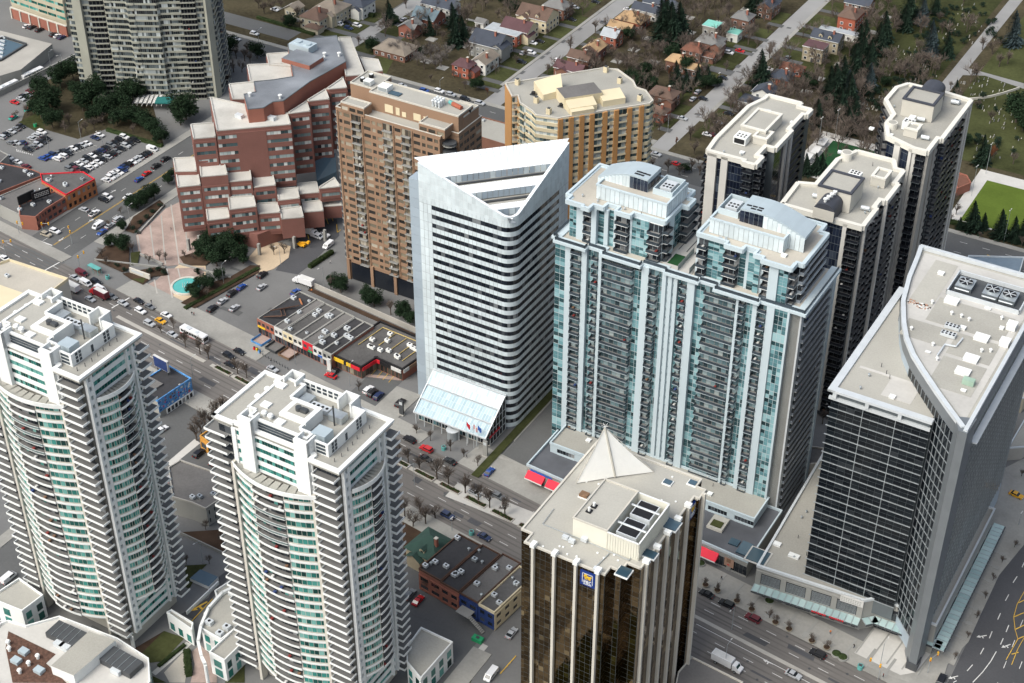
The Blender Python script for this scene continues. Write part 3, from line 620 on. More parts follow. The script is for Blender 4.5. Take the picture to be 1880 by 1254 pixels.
# ---- the silver twin block: one slab of flats with two stepped crowns
def silver_block():
 t = T('apartment_tower', 'wide silver and teal glass apartment block with twin crowns behind the white tent roof', 'tower', (-150, 358))
 Y0 = 346.6; fl = 2.92; n = 27; ZL = n * fl
 fr = [(75, 'G', 1.2, 2), (40, 'P'), (80, 'B'), (38, 'P'), (35, 'G', 0, 2), (50, 'B'), (22, 'P'), (225, 'B'), (60, 'G', 0, 2), (50, 'P'), (60, 'B'), (30, 'G', 0, 2), (28, 'P', .9), (14, 'S'), (26, 'P', .9), (14, 'S'), (24, 'P', .9), (20, 'G', 0, 1), (50, 'B'), (52, 'P'), (60, 'G', 0, 2), (220, 'B'), (18, 'P'), (42, 'B'), (50, 'G', 0, 2), (30, 'P'), (62, 'B'), (50, 'P'), (84, 'G', .8, 3), (14, 'P'), (58, 'G', -.8, 2)]
 spec = []
 for f in fr:
  if f[1] == 'G': spec.append((f[0], 'G', dict(rows=2, d=f[2], n=f[3], gap=.12)))
  elif f[1] == 'P': spec.append((f[0], 'P', dict(out=(f[2] if len(f) > 2 else 1.3), wall='white_cool')))
  elif f[1] == 'S': spec.append((f[0], 'N', dict(n=1, gap=.4, sill=1.0, head=2.0, wall='white_cool')))
  else: spec.append((f[0], 'B', dict(dep=1.6 if f[0] > 100 else 1.9, back='glass_balcony', rh=.95)))
 p, q = (-189.2, Y0), (-111.6, Y0)
 pl = [(-189.2, Y0), (-111.6, Y0), (-111.6, 371.5), (-189.2, 371.5)]
 wall_core(t, pl, 0, ZL, 'stone_grey', 'gravel_tan')
 facade(t, p, q, 0, fl, n, spec, 'white_cool', 'glass_teal', 'rail_dark', 'white_cool')
 # the right hand end: narrow balconies between two white piers
 facade(t, (-111.6, Y0), (-111.6, 371.5), 0, fl, n, [(2, 'P', dict(out=.5, wall='metal_pale')), (21, 'B', dict(dep=1.1, rail='rail_grey', back='glass_balcony', rh=1.0)), (2, 'P', dict(out=1.3, wall='white_cool'))], 'white_cool')
 # cornice with its dark railing, stepping in and out
 led = [(-190.4, 372.5), (-190.4, 346.0), (-188.9, 346.0), (-188.9, 344.2), (-178.6, 344.2), (-178.6, 346.3), (-173.0, 346.3), (-173.0, 344.3), (-160.5, 344.3), (-160.5, 346.2), (-153, 346.2), (-153, 345.2), (-142.5, 345.2), (-142.5, 346.4), (-137, 346.4), (-137, 344.4), (-123.5, 344.4), (-123.5, 345.6), (-110.0, 345.6), (-110.0, 372.5)]
 c = t.mb('cornice', 'white_cool'); r_ = t.mb('terrace_rail', 'rail_dark')
 for i in range(len(led) - 1):
  a, b = led[i], led[i + 1]; L = sqrt((b[0] - a[0]) ** 2 + (b[1] - a[1]) ** 2); e = .003 * (i % 5)
  c.seg(a, b, -.3 + e, L + .3 - e, -2.6, .4, ZL - .35 + e, ZL + .5 + e); r_.seg(a, b, 0, L, -.35, -.22, ZL + .52 + e, ZL + 1.5)
 # crowns
 def crown(x0, x1, chain, specs, n2, mirror):
  zt = ZL + n2 * 3.1 + .8
  body = [(x0, 350.2), (x1, 350.2), (x1, 370), (x0, 370)]
  wall_core(t, body, ZL, zt - .6, 'white_cool', 'gravel_tan')
  facade(t, (x0, 350.2), (x1, 350.2), ZL, 3.1, n2, specs, 'white_cool')
  facade(t, (x1, 350.2), (x1, 370), ZL, 3.1, n2, [(4, 'B', dict(dep=1.6)), (3, 'P', dict(out=.4)), (5, 'G', dict(rows=2)), (8, 'B', dict(dep=2.4))] if not mirror else [(5, 'B', dict(dep=1.2, rail='rail_grey')), (15, 'B', dict(dep=1.0, rail='rail_grey', back='glass_navy'))], 'white_cool')
  facade(t, (x0, 370), (x0, 350.2), ZL, 3.1, n2, [(4, 'G', dict(rows=2)), (4, 'P')], 'white_cool')
  m = t.mb('roof', 'gravel_tan'); m.prism(chain, zt - .5, zt, 'gravel_tan')
  cc = t.mb('cornice', 'white_cool')
  for i in range(len(chain)):
   a, b = chain[i], chain[(i + 1) % len(chain)]; L = sqrt((b[0] - a[0]) ** 2 + (b[1] - a[1]) ** 2); e = .003 * (i % 7)
   cc.seg(a, b, -.2 + e, L + .2 - e, -.35, .45, zt - .75 + e, zt + .65 + e); cc.seg(a, b, 0, L, -.9, -.36, zt - .1, zt + .1 + e)
  return zt
 ch1 = [(-188, 349.8), (-186.4, 349.8), (-186.4, 346.8), (-180.8, 346.8), (-180.8, 345.9), (-178.6, 345.9), (-178.6, 348.6), (-175.2, 348.6), (-175.2, 351.2), (-171.2, 351.2), (-171.2, 348.5), (-166.4, 348.5), (-166.4, 350.6), (-156.3, 350.6), (-156.3, 361.5), (-154.2, 361.5), (-154.2, 366), (-156.5, 366), (-156.5, 370.5), (-188, 370.5)]
 sp1 = [(15, 'G', dict(rows=3, d=1.0)), (14, 'P', dict(out=1.5)), (18, 'B', dict(dep=2.2)), (10, 'P', dict(out=2.2)), (12, 'G', dict(rows=3, d=.6)), (8, 'P', dict(out=1)), (10, 'G', dict(rows=3)), (4, 'P'), (28, 'B', dict(dep=2.0)), (4, 'P'), (32, 'G', dict(rows=3, d=.4)), (26, 'B', dict(dep=2.2))]
 z1 = crown(-186.6, -156.6, ch1, sp1, 4, False)
 t.flush()
 ch2 = [(-145.6, 349.9), (-136.3, 349.9), (-136.3, 348.1), (-131.1, 348.1), (-131.1, 350.4), (-127.2, 350.4), (-127.2, 347.6), (-124.4, 347.6), (-124.4, 346.1), (-115.6, 346.1), (-115.6, 349.7), (-113.6, 349.7), (-113.6, 368), (-116, 368), (-116, 372.4), (-145.6, 372.4)]
 sp2 = [(18, 'B', dict(dep=1.8)), (30, 'G', dict(rows=3, d=.3)), (26, 'B', dict(dep=2.2)), (12, 'G', dict(rows=3)), (5, 'P'), (12, 'G', dict(rows=3, d=.6)), (10, 'G', dict(rows=3, d=1.2)), (5, 'P'), (16, 'B', dict(dep=2.8)), (16, 'P', dict(out=3.6)), (16, 'G', dict(rows=3, d=3.0)), (12, 'B', dict(dep=3.0))]
 z2 = crown(-145.2, -114.6, ch2, sp2, 4, True)
 # penthouses: panelled box, open plant court and a curved pale blue roof
 def pent(x0, x1, y0, y1, zb, cx0, cx1, cy0, cy1, flip):
  h = 4.6; pw = t.mb('penthouse_wall', 'panel_white')
  t.mb('penthouse', 'joint').box(x0 + .1, x1 - .1, y0 + .1, y1 - .1, zb, zb + h - .3, 'joint', 'gravel_tan')
  P4 = [(x0, y0), (x1, y0), (x1, y1), (x0, y1)]
  for i in range(4):
   a, b = P4[i], P4[(i + 1) % 4]; L = sqrt((b[0] - a[0]) ** 2 + (b[1] - a[1]) ** 2); k = int(L / 1.5)
   for j in range(k): pw.pane(a, b, L * j / k + .05, L * (j + 1) / k - .05, .02, zb + .1, zb + h, 'panel_white')
   t.mb('penthouse_coping', 'white_cool').seg(a, b, -.1, L + .1, -.45, .15, zb + h - .2 + i * .003, zb + h + .35 + i * .003)
  # plant court
  ex0, ex1 = (x1 - 6.4, x1 - .8) if not flip else (x0 + .8, x0 + 6.4)
  t.mb('plant_court', 'dark_metal').box(ex0, ex1, y0 + 4.5, y1 - 1, zb + h - .29, zb + h - .2)
  for (u0, u1, w0, w1) in ((ex0, ex1, y0 + 4.2, y0 + 4.5), (ex0, ex1, y1 - 1, y1 - .7), (ex0 - .3, ex0, y0 + 4.2, y1 - .7), (ex1, ex1 + .3, y0 + 4.2, y1 - .7)): t.mb('penthouse_coping', 'white_cool').box(u0, u1, w0, w1, zb + h - .3, zb + h + 1.6)
  un = t.mb('plant_unit', 'metal_pale'); un.box(ex0 + 1, ex1 - 1, y0 + 6, y1 - 3, zb + h - .19, zb + h + 1.5)
  for a in range(3):
   for b in range(2): un.cyl(ex0 + 1.8 + a * 1.1, y0 + 7 + b * 1.4, .38, zb + h + 1.5, zb + h + 1.62, 10, mat='black')
  # curved roof: an arched sheet along u, dropping to one side
  m = t.mb('curved_roof', 'metal_blue'); nseg = 14; prev = None
  for k in range(nseg + 1):
   f = k / nseg; x = cx0 + (cx1 - cx0) * f; g_ = f if not flip else 1 - f
   z = zb + 4.9 + 3.9 * sin(min(1, g_ * 1.25) * pi / 2) - (.9 * max(0, g_ - .6))
   if prev: m.prism([(prev[0], cy0), (x, cy0), (x, cy1), (prev[0], cy1)], min(prev[1], z) - 5 if 0 else zb + 4, [prev[1], z, z, prev[1]], 'metal_blue')
   prev = (x, z)
  m2 = t.mb('curved_roof_wall', 'panel_white')
  for k in range(nseg):
   f = (k + .5) / nseg; g_ = f if not flip else 1 - f; z = zb + 4.9 + 3.9 * sin(min(1, g_ * 1.25) * pi / 2) - (.9 * max(0, g_ - .6)) - .55
   xa, xb = cx0 + (cx1 - cx0) * k / nseg, cx0 + (cx1 - cx0) * (k + 1) / nseg
   gm = 'glass_navy' if g_ > .62 else 'panel_white'
   m2.box(xa + .05, xb - .05, cy0 - .08, cy0 - .01, zb + .1, z, gm)
  ex = cx1 if not flip else cx0; s_ = 1 if not flip else -1
  for k in range(4): m2.box(ex + .01 * s_, ex + .1 * s_, cy0 + k * (cy1 - cy0) / 4 + .1, cy0 + (k + 1) * (cy1 - cy0) / 4 - .1, zb + 4.8, zb + 7.0, 'glass_navy')
  sk = t.mb('roof_opening', 'black')
  for a in range(2):
   for b in range(3):
    if b < 2 or a:
     f = .74 + .09 * b; g_ = f; xx = (cx0 + (cx1 - cx0) * f) if not flip else (cx1 - (cx1 - cx0) * f)
     z = zb + 4.9 + 3.9 * sin(min(1, g_ * 1.25) * pi / 2) - (.9 * max(0, g_ - .6)) + .06; sk.box(xx - .75, xx + .75, cy0 + 1.0 + a * 1.3, cy0 + 1.75 + a * 1.3, z - .1, z)
 pent(-179.8, -156.9, 352.6, 366.6, z1, -181.5, -165.2, 356.6, 365.2, False)
 t.flush()
 pent(-143.3, -120.8, 352.2, 366.2, z2, -135.8, -116.0, 355.6, 364.2, True)
 # terrace between the crowns with a strip of turf and glass screens
 te = t.mb('terrace', 'paving_pale'); te.box(-155.5, -146, 347, 371, ZL + .02, ZL + .25)
 t.mb('terrace_turf', 'turf_dark').box(-154.6, -150.6, 350.2, 356, ZL + .25, ZL + .3)
 for x in (-150.2, -146.6):
  for k in range(8): t.mb('glass_screen', 'rail_glass').box(x, x + .05, 348 + k * 1.4, 349.3 + k * 1.4, ZL + .3, ZL + 2.2)
 for k in range(4): t.mb('deck_slot', 'dark_metal').box(-155 + k * 2.6, -154.7 + k * 2.6, 358.5, 370, ZL + .25, ZL + .31)
 roofkit(t, -184, -160, 349.5, 351.8, z1, 5, 3); roofkit(t, -143, -118, 350.2, 351.6, z2, 5, 4)
 t.done()
silver_block()
def silver_podium():
 t = T('retail_podium', 'low pale podium with red awnings at the foot of the silver apartment block', 'building', (-150, 335))
 low = [(-186.8, 325.4), (-109.2, 320.5), (-109.2, 346), (-186.8, 346)]
 wall_core(t, low, 0, 6.0, 'stone_grey', 'membrane')
 wall_core(t, [(-184, 335.2), (-113.8, 335.2), (-113.8, 346), (-184, 346)], 6, 9.2, 'white_cool', 'gravel')
 parapet(t, [(-184, 335.2), (-113.8, 335.2), (-113.8, 346), (-184, 346)], 9.2, .7, mat='white_cool'); parapet(t, low, 6, .8, mat='white_cool')
 facade(t, (-184, 335.2), (-113.8, 335.2), 6, 2.9, 1, [(2, 'P', dict(out=.1)), (5, 'W', dict(pw=1.0, sill=.7))] * 8, 'white_cool', 'glass_dark')
 p, q = low[0], low[1]
 facade(t, p, q, 0, 5.4, 1, [(1.4, 'P', dict(out=.35, wall='stone_grey')), (5, 'W', dict(pw=1.2, sill=.5, head=4.2, wall='stone_grey'))] * 12, 'stone_grey', 'glass_dark')
 L = sqrt((q[0] - p[0]) ** 2 + (q[1] - p[1]) ** 2)
 for s0, w in ((.6, 6.4), (8.2, 5.0), (47, 5), (53.5, 5.6), (60.5, 8.0)):
  m = t.item('awning', 'red_awning', 6); n = ((q[1] - p[1]) / L, -(q[0] - p[0]) / L); d = ((q[0] - p[0]) / L, (q[1] - p[1]) / L)
  P = lambda s, o, z: (p[0] + d[0] * s + n[0] * o, p[1] + d[1] * s + n[1] * o, z)
  m.poly([P(s0, 2.6, 3.2), P(s0 + w, 2.6, 3.2), P(s0 + w, .3, 4.9), P(s0, .3, 4.9)]); m.poly([P(s0, 2.6, 2.7), P(s0 + w, 2.6, 2.7), P(s0 + w, 2.6, 3.2), P(s0, 2.6, 3.2)], 'white')
  for e in (s0, s0 + w): m.poly([P(e, .3, 3.2), P(e, 2.6, 3.2), P(e, .3, 4.9)])
 t.mb('sign_band', 'blue').seg(p, q, 1.5, 9.5, .36, .5, 5.0, 5.7)
 s = t.mb('poster', 'clutter_brown'); s.seg(p, q, 70.5, 73.6, .36, .42, 1.6, 4.8, 'skin'); s.seg(p, q, 71.2, 72.6, .43, .46, 3.2, 4.6, 'clutter_brown'); s.seg(p, q, 71.6, 72.3, .47, .49, 2.1, 2.5, 'red')
 for (a, b, c, e) in ((-126, -121, 328, 334), ):
  t.mb('rooftop_garden', 'stone').box(a, b, c, e, 6, 6.9, 'stone', 'gravel'); t.mb('rooftop_garden_bed', 'grass').box(a + .8, b - .8, c + .8, e - 2.5, 6.9, 7.2)
 for (a, b, c, e) in ((-114, -110.5, 322.5, 328), (-117.5, -114.5, 324.8, 327.5)): t.mb('skylight', 'skylight').box(a, b, c, e, 6.0, 6.5)
 roofkit(t, -180, -118, 337, 344, 9.2, 12, 6)
 t.done()
silver_podium()
# ---- bronze mirrored bank tower
def bronze_tower():
 Z = 65.0
 t = T('bank_tower', 'bronze mirror glass tower with pale vertical fins and a white tent on its roof', 'tower', (-125, 262))
 pl = [(-141.3, 243.6), (-138.4, 243.6), (-138.4, 240), (-116.4, 240), (-116.4, 243.0), (-113.6, 243), (-113.6, 246.2), (-110, 246.2), (-110, 276), (-108.6, 276), (-108.6, 279.8), (-111.2, 279.8), (-111.2, 283), (-141.3, 283)]
 wall_core(t, pl, 0, Z - .4, 'mullion_dark', 'gravel')
 t.mb('roof', 'gravel').prism(inset(pl, .4), Z - .4, Z, 'gravel')
 fl = 3.25; n = 20
 for i in range(len(pl)):
  a, b = pl[i], pl[(i + 1) % len(pl)]; L = sqrt((b[0] - a[0]) ** 2 + (b[1] - a[1]) ** 2)
  if b[1] == 283 and a[1] == 283: continue
  nc = max(1, int(round(L / 1.48)))
  for k in range(n):
   m = t.item('window_band', 'glass_gold', k * 3 - (100 if i > 8 else 0) * 0)
   for c in range(nc):
    for r in range(2): m.pane(a, b, L * c / nc + .04, L * (c + 1) / nc - .04, .06, k * fl + (.05 if r == 0 else 1.66), k * fl + (1.6 if r == 0 else 3.2), 'glass_gold')
 parapet(t, pl, Z - .1, .5, .5, .15, 'stone')
 for x in (-135.7, -129.8, -123.9, -118.0): t.item('fin', 'stone', 10).box(x - .34, x + .34, 239.0, 240.0, 0, Z + .9)
 for y in (248.4, 254.2, 260.0, 265.8, 271.6): t.item('fin', 'stone', 10).box(-110, -109.1, y - .34, y + .34, 0, Z + .9)
 t.item('fin', 'stone', 10).box(-108.6, -107.6, 277.2, 278.0, 0, Z + .9)
 for x in (-135.7, -129.8, -123.9, -118.0): t.item('fin_cap', 'white', 1).box(x - .6, x + .6, 238.75, 240.6, Z + .5, Z + 1.5)
 for y in (248.4, 254.2, 260.0, 265.8, 271.6): t.item('fin_cap', 'white', 1).box(-110.5, -108.75, y - .6, y + .6, Z + .5, Z + 1.5)
 # plant room and cooling towers
 w = t.mb('plant_room', 'cream_panel'); w.box(-129.6, -120.3, 248.2, 264.8, Z, Z + 5.6, 'cream_panel', 'gravel')
 parapet(t, [(-129.6, 248.2), (-120.3, 248.2), (-120.3, 264.8), (-129.6, 264.8)], Z + 5.6, .4, .35, .1, 'white')
 for (a, b) in (((-120.2, 248.2), (-111.8, 248.2)), ((-111.8, 248.2), (-111.8, 264.8)), ((-111.8, 264.8), (-120.2, 264.8))):
  L = sqrt((b[0] - a[0]) ** 2 + (b[1] - a[1]) ** 2); sc = t.mb('screen', 'cream_panel'); sc.seg(a, b, 0, L, -.15, 0, Z, Z + 5.4)
  for k in range(int(L / .7)): sc.seg(a, b, k * .7, k * .7 + .12, .0, .12, Z, Z + 5.5)
  sc.seg(a, b, 0, L, -.2, .16, Z + 5.4, Z + 5.6, 'white')
 t.mb('plant_court', 'stone_grey').box(-120.2, -112, 248.4, 264.6, Z + .01, Z + .06)
 for y in (250.3, 257.6):
  c = t.item('cooling_tower', 'metal_pale', 5); c.box(-119, -113.6, y, y + 5.9, Z + .5, Z + 4.7); c.box(-118.7, -113.9, y + .3, y + 2.8, Z + 4.7, Z + 4.8, 'black'); c.box(-118.7, -113.9, y + 3.2, y + 5.6, Z + 4.7, Z + 4.8, 'black')
  c.tube((-120, y + 3, Z + 5.0), (-112.4, y + 3, Z + 5.0), .28)
 # tent: three-sided peaked roof on a lattice mast tip
 ap = (*G(33, 668, 645, Z + 15.5), Z + 15.5); A_, B_, C_ = (-138.0, 265.4, Z + .2), (-123.0, 279.4, Z + .2), (-140.6, 282.2, Z + .2)
 D_ = (*G(33, 742, 1000, Z + .4), Z + .4)
 tn = t.mb('tent_roof', 'tent')
 def sag(p, q, r_, n=10):
  for i in range(n):
   for j in range(n - i):
    def P(a, b):
     c = n - a - b; v = [(p[k] * c + q[k] * a + r_[k] * b) / n for k in range(3)]
     v[2] -= 1.1 * sin(pi * (1 - c / n)) * .6 if c < n else 0; return tuple(v)
    tn.poly([P(i, j), P(i + 1, j), P(i, j + 1)])
    if i + j < n - 1: tn.poly([P(i + 1, j), P(i + 1, j + 1), P(i, j + 1)])
 sag(ap, A_, D_); sag(ap, D_, B_); sag(ap, B_, C_); sag(ap, C_, A_)
 tn.tube(D_, ap, .3, mat='stone'); tn.tube(A_, ap, .12, mat='stone'); tn.tube(B_, ap, .12, mat='stone')
 for k in range(5): t.mb('mast_head', 'white').tube(ap, (ap[0] + .9 * cos(k * 1.26), ap[1] + .9 * sin(k * 1.26), ap[2] + .8), .06)
 # roof things
 for (a, b, c, e) in ((-137.5, -135, 0, 0),): pass
 for i, (px, py, w_, h_) in enumerate(((805, 450, 3, 3), (985, 320, 3.6, 2.4), (1135, 105, 4.6, 3.6))):
  x, y = G(43, px, py, Z + .6); sk = t.item('skylight', 'skylight', 4); sk.box(x - w_ / 2, x + w_ / 2, y - h_ / 2, y + h_ / 2, Z + .3, Z + .65); sk.box(x - w_ / 2 - .25, x + w_ / 2 + .25, y - h_ / 2 - .25, y + h_ / 2 + .25, Z, Z + .35, 'white')
 for px, py in ((1120, 1035), (1300, 1040)):
  x, y = G(33, px, py, Z + .5); sk = t.item('skylight', 'skylight', 4); sk.box(x - 1, x + 1, y - .8, y + .8, Z + .3, Z + .6); sk.box(x - 1.3, x + 1.3, y - 1.1, y + 1.1, Z, Z + .32, 'white')
 x, y = G(33, 520, 1120, Z + 1); h = t.mb('timber_hatch', 'orange'); h.box(x - 1.1, x + 1.1, y - .9, y + .9, Z + .3, Z + 1.0, 'wood'); h.box(x - 1.3, x + 1.3, y - 1.1, y + 1.1, Z, Z + .3, 'white')
 for px, py in ((590, 1210), (555, 1245)):
  x, y = G(33, px, py, Z + 5.8); v_ = t.item('roof_vent', 'metal', 5); v_.box(x - .7, x + .7, y - .7, y + .7, Z + 5.6, Z + 5.9, 'black'); v_.cyl(x, y, .35, Z + 5.9, Z + 6.9, 8, mat='white')
 for px, py in ((430, 235), (520, 225), (385, 210), (610, 440)):
  x, y = G(43, px, py, Z + .5); v_ = t.item('roof_unit', 'metal_pale', 5); v_.box(x - .8, x + .8, y - .5, y + .5, Z + .2, Z + 1.2)
 pp = t.mb('roof_pipe', 'metal')
 rt = [(43, 300, 0), (43, 220, 110), (43, 560, 245), (43, 840, 370), (43, 870, 330)]
 for i in range(4): a, b = G(*rt[i], Z + .3), G(*rt[i + 1], Z + .3); pp.tube((*a, Z + .3), (*b, Z + .3), .1)
 a, b = G(43, 700, 320, Z + .3), G(43, 600, 420, Z + .3); pp.tube((*a, Z + .32), (*b, Z + .32), .14)
 R = random.Random(5)
 for k in range(22):
  x, y = R.uniform(-137, -112), R.choice([R.uniform(241, 247.4), R.uniform(266, 281)]); t.item('roof_drain', 'white', 1).cyl(x, y, .28, Z, Z + .22, 8)
 # blue bank signs with a yellow beast over white letters
 def sign(f, name='sign'):
  s = t.item(name, 'logo_blue', 60)
  def bx(a, b, d0, d1, z0, z1, m): s.seg(f[0], f[1], a, b, d0, d1, z0, z1, m)
  bx(0, 4.0, .1, .5, Z - 5.4, Z - .9, 'logo_blue')
  for (a, b, z0, z1) in ((.7, 3.3, Z - 1.5, Z - 1.38), (.58, .7, Z - 4.5, Z - 1.5), (3.3, 3.42, Z - 4.5, Z - 1.5), (.9, 3.1, Z - 4.9, Z - 4.78)): bx(a, b, .5, .56, z0, z1, 'white')
  for (a, b, z0, z1) in ((1.5, 2.7, Z - 2.7, Z - 2.05), (1.15, 1.9, Z - 2.2, Z - 1.65), (1.0, 1.4, Z - 2.5, Z - 2.0), (2.5, 2.85, Z - 3.2, Z - 2.3), (1.5, 1.8, Z - 3.3, Z - 2.6), (2.1, 2.35, Z - 3.2, Z - 2.6), (2.8, 3.1, Z - 2.4, Z - 1.8), (1.2, 1.6, Z - 3.05, Z - 2.75)): bx(a, b, .5, .58, z0, z1, 'yellow')
  L = dict(R=((0, .13, 0, 1), (.13, .5, .87, 1), (.13, .5, .42, .55), (.42, .55, .5, .92), (.3, .45, .0, .42)), B=((0, .13, 0, 1), (.13, .48, .87, 1), (.13, .5, .44, .57), (.13, .48, 0, .13), (.43, .56, .5, .92), (.43, .56, .08, .46)), C=((0, .13, .1, .9), (.1, .55, .87, 1), (.1, .55, 0, .13)))
  for k, ch in enumerate('RBC'):
   for (a, b, z0, z1) in L[ch]: bx(1.0 + k * .75 + a, 1.0 + k * .75 + b, .5, .58, Z - 4.55 + z0 * .95, Z - 4.55 + z1 * .95, 'white')
 sign(((-122.7, 240), (-118.6, 240))); sign(((-110, 272.6), (-110, 276.6)))
 t.done()
bronze_tower()
M('band_grey', (.19, .21, .225), .4, .08, .3, metal=.3)
GL('glass_night', [(0, (.004, .006, .009)), (.9, (.010, .014, .018)), (1, (.03, .035, .04))], .06, spec=.35)
M('slab_top', (.16, .16, .155), .9, .15, .3)
M('cab_green', (.32, .45, .36), .6)
GL('side_glass', [(0, (.10, .13, .14)), (.6, (.20, .25, .26)), (1, (.34, .40, .40))], .12, metal=.3)
GL('glass_canopy', [(0, (.30, .42, .42)), (1, (.42, .55, .54))], .15)
M('cream_stone', (.68, .665, .60), .8, .06, .15)
M('slate', (.055, .06, .075), .6)
# ---- black and silver office building with a curved prow
def prow_building():
 t = T('office_building', 'black glass office building with a curved silver prow and gravel roof', 'office building', (-72, 345))
 ZL, ZH = 78.0, 84.3
 crv = [(-92, 387.5), (-91.1, 381.9), (-89.6, 370), (-87.2, 358), (-83.5, 347.8), (-80.6, 341.5), (-76.5, 335), (-72.2, 329.8), (-66.2, 322.9), (-60.8, 317), (-56.0, 312.0)]
 left = [(-91.6, 319.6), (-65.2, 319.6), (-65.2, 322.4), (-66.2, 323.4), (-72.2, 330.3), (-76.5, 335.5), (-80.6, 342), (-83.5, 348.3), (-87.0, 358), (-91.6, 372)]
 t.mb('wall', 'mullion_dark').prism(left, 6, ZL - .3, 'mullion_dark', 'gravel')
 pl = crv[::-1] + []
 prow = [(-54.6, 313.5), (-54.6, 388), (-92, 388)] + crv[1:]
 t.mb('prow_core', 'mullion_dark').prism(prow, 3, ZH - .5, 'panel_grey', 'gravel')
 # front glass: long thin silver lines across black glass
 p, q = (-91.6, 319.6), (-65.2, 319.6); n = 21; fl = (ZL - 3.2 - 11.0) / n; L = 26.4
 for k in range(n):
  z = 11.0 + k * fl; w = t.item('window_band', 'glass_night', z)
  for c in range(12):
   for r in range(2): w.pane(p, q, L * c / 12 + .03, L * (c + 1) / 12 - .03, .05, z + r * fl / 2 + .04, z + (r + 1) * fl / 2 - .04, 'glass_night')
  t.mb('mullion', 'metal').seg(p, q, -.5, L + .2, 0, .3, z - .07, z + .07)
 for s in (8.8, 17.6): t.mb('mullion', 'metal').seg(p, q, s - .08, s + .08, .01, .2, 11, ZL - 3)
 t.mb('top_band', 'metal_pale').seg(p, q, -.6, L + .3, .0, .8, ZL - 3.2, ZL - 2.4)
 for s in (1.0, 9.8, 18.6): t.mb('top_bracket', 'metal_pale').seg(p, q, s - .5, s + .5, .1, 1.1, ZL - 2.4, ZL - .5)
 rm = t.mb('roof_rim', 'metal_pale'); rm.seg((-92.6, 318.3), (-64.6, 318.3), 0, 28, -2.0, 0, ZL - .5, ZL + .25); rm.seg((-92.6, 374), (-92.6, 318.3), 0, 55.7, -2.0, 0, ZL - .49, ZL + .26)
 p, q = (-91.6, 372), (-91.6, 319.6)
 for k in range(n):
  z = 11.0 + k * fl; w = t.item('window_band', 'glass_night', z - 40)
  for c in range(24): w.pane(p, q, 52.4 * c / 24 + .03, 52.4 * (c + 1) / 24 - .03, .05, z + .04, z + fl - .04, 'glass_night')
 # curved wall: grid of glass with silver lines, blank metal band at the top
 for i in range(1, len(crv) - 1):
  a, b = crv[i], crv[i + 1]; L2 = sqrt((b[0] - a[0]) ** 2 + (b[1] - a[1]) ** 2); nc = max(2, int(L2 / 1.9))
  hidden = i < 3
  t.mb('curved_band', 'band_grey').seg(a, b, -.02, L2 + .02, 0, .14, ZH - 3.8 if not hidden else ZH - 9, ZH - .4)
  lo = 8 + max(0, (5 - i)) * 0
  nn = 22
  if i >= 6:
   zz = [lo + (ZH - 3.9 - lo) * k / nn for k in range(nn + 1)]
   for k in range(nn):
    w = t.item('window', 'glass_night', zz[k] + 1)
    for c in range(nc): w.pane(a, b, L2 * c / nc + .08, L2 * (c + 1) / nc - .08, .06, zz[k] + .1, zz[k + 1] - .1, 'glass_night')
    t.mb('mullion', 'metal').seg(a, b, 0, L2, 0, .2, zz[k] - .08, zz[k] + .08)
   for c in range(nc + 1): t.mb('mullion', 'metal').seg(a, b, L2 * c / nc - .07, L2 * c / nc + .07, .02, .24, lo, ZH - 3.9)
  else:
   for k in range(3): t.mb('curved_glass', 'glass_black').pane(a, b, L2 * 0, L2, .05, ZL + k * 0, ZH - 6 + .0) if 0 else None
 c = t.mb('coping', 'metal_pale')
 for i in range(len(crv) - 1):
  a, b = crv[i], crv[i + 1]; L2 = sqrt((b[0] - a[0]) ** 2 + (b[1] - a[1]) ** 2); c.seg(a, b, -.05, L2 + .05, -.9, .3, ZH - .4 + i * .003, ZH + .7 + i * .003)
 c.seg((-54.4, 311), (-54.4, 388), 0, 77, -1.0, 0, ZH - .39, ZH + .71); c.seg((-54.4, 388), (-92, 388), 0, 37.6, -1.0, .2, ZH - .38, ZH + .72)
 # blade column at the tip and side wall
 bl = t.mb('prow_blade', 'band_grey'); bl.prism([(-56.4, 310.6), (-54.2, 310.4), (-53.9, 317.5), (-59.0, 315.6)], .6, ZH + .3); t.mb('blade_foot', 'dark_metal').prism([(-56.9, 310.0), (-53.8, 309.9), (-53.8, 314), (-57.6, 314)], .1, 2.6)
 p, q = (-54.6, 318), (-54.6, 386); n = 24
 for k in range(n):
  z = 12 + k * 2.9; w = t.item('window_band', 'glass_sky', z)
  for c in range(34): w.pane(p, q, 2 * c + .06, 2 * c + 1.94, .06, z + .05, z + 2.8, 'glass_tower')
  t.mb('side_louvre', 'metal').seg(p, q, 0, 68, 0, .14, z + 2.84, z + 2.92)
 for c in range(0, 35): t.mb('side_louvre', 'metal').seg(p, q, 2 * c - .04, 2 * c + .04, .1, .3, 12, ZH - 4)
 t.mb('side_band', 'band_grey').seg(p, q, -6, 68, 0, .3, ZH - 5, ZH - .4); t.mb('side_canopy', 'metal_pale').seg(p, q, -.5, 60, .3, 2.0, ZH - 7.6, ZH - 7.2)
 # roof of the prow block
 t.mb('roof_paving', 'paving_pale').prism([(-90, 386), (-88.6, 370), (-85.8, 358), (-82.3, 348.5), (-79.4, 342.5), (-75.3, 336.4), (-71, 331.4), (-65, 324.5), (-56.4, 315.5), (-56, 386)], ZH - .49, ZH - .42)
 for (a, b, c_, d) in ((-83, -71, 343.5, 352), (-69.5, -58, 326, 340), (-79, -58, 353.5, 366), (-86, -79.5, 360, 384), (-69.5, -58, 341.5, 352)): t.mb('roof_gravel', 'gravel').box(a, b, c_, d, ZH - .41, ZH - .36)
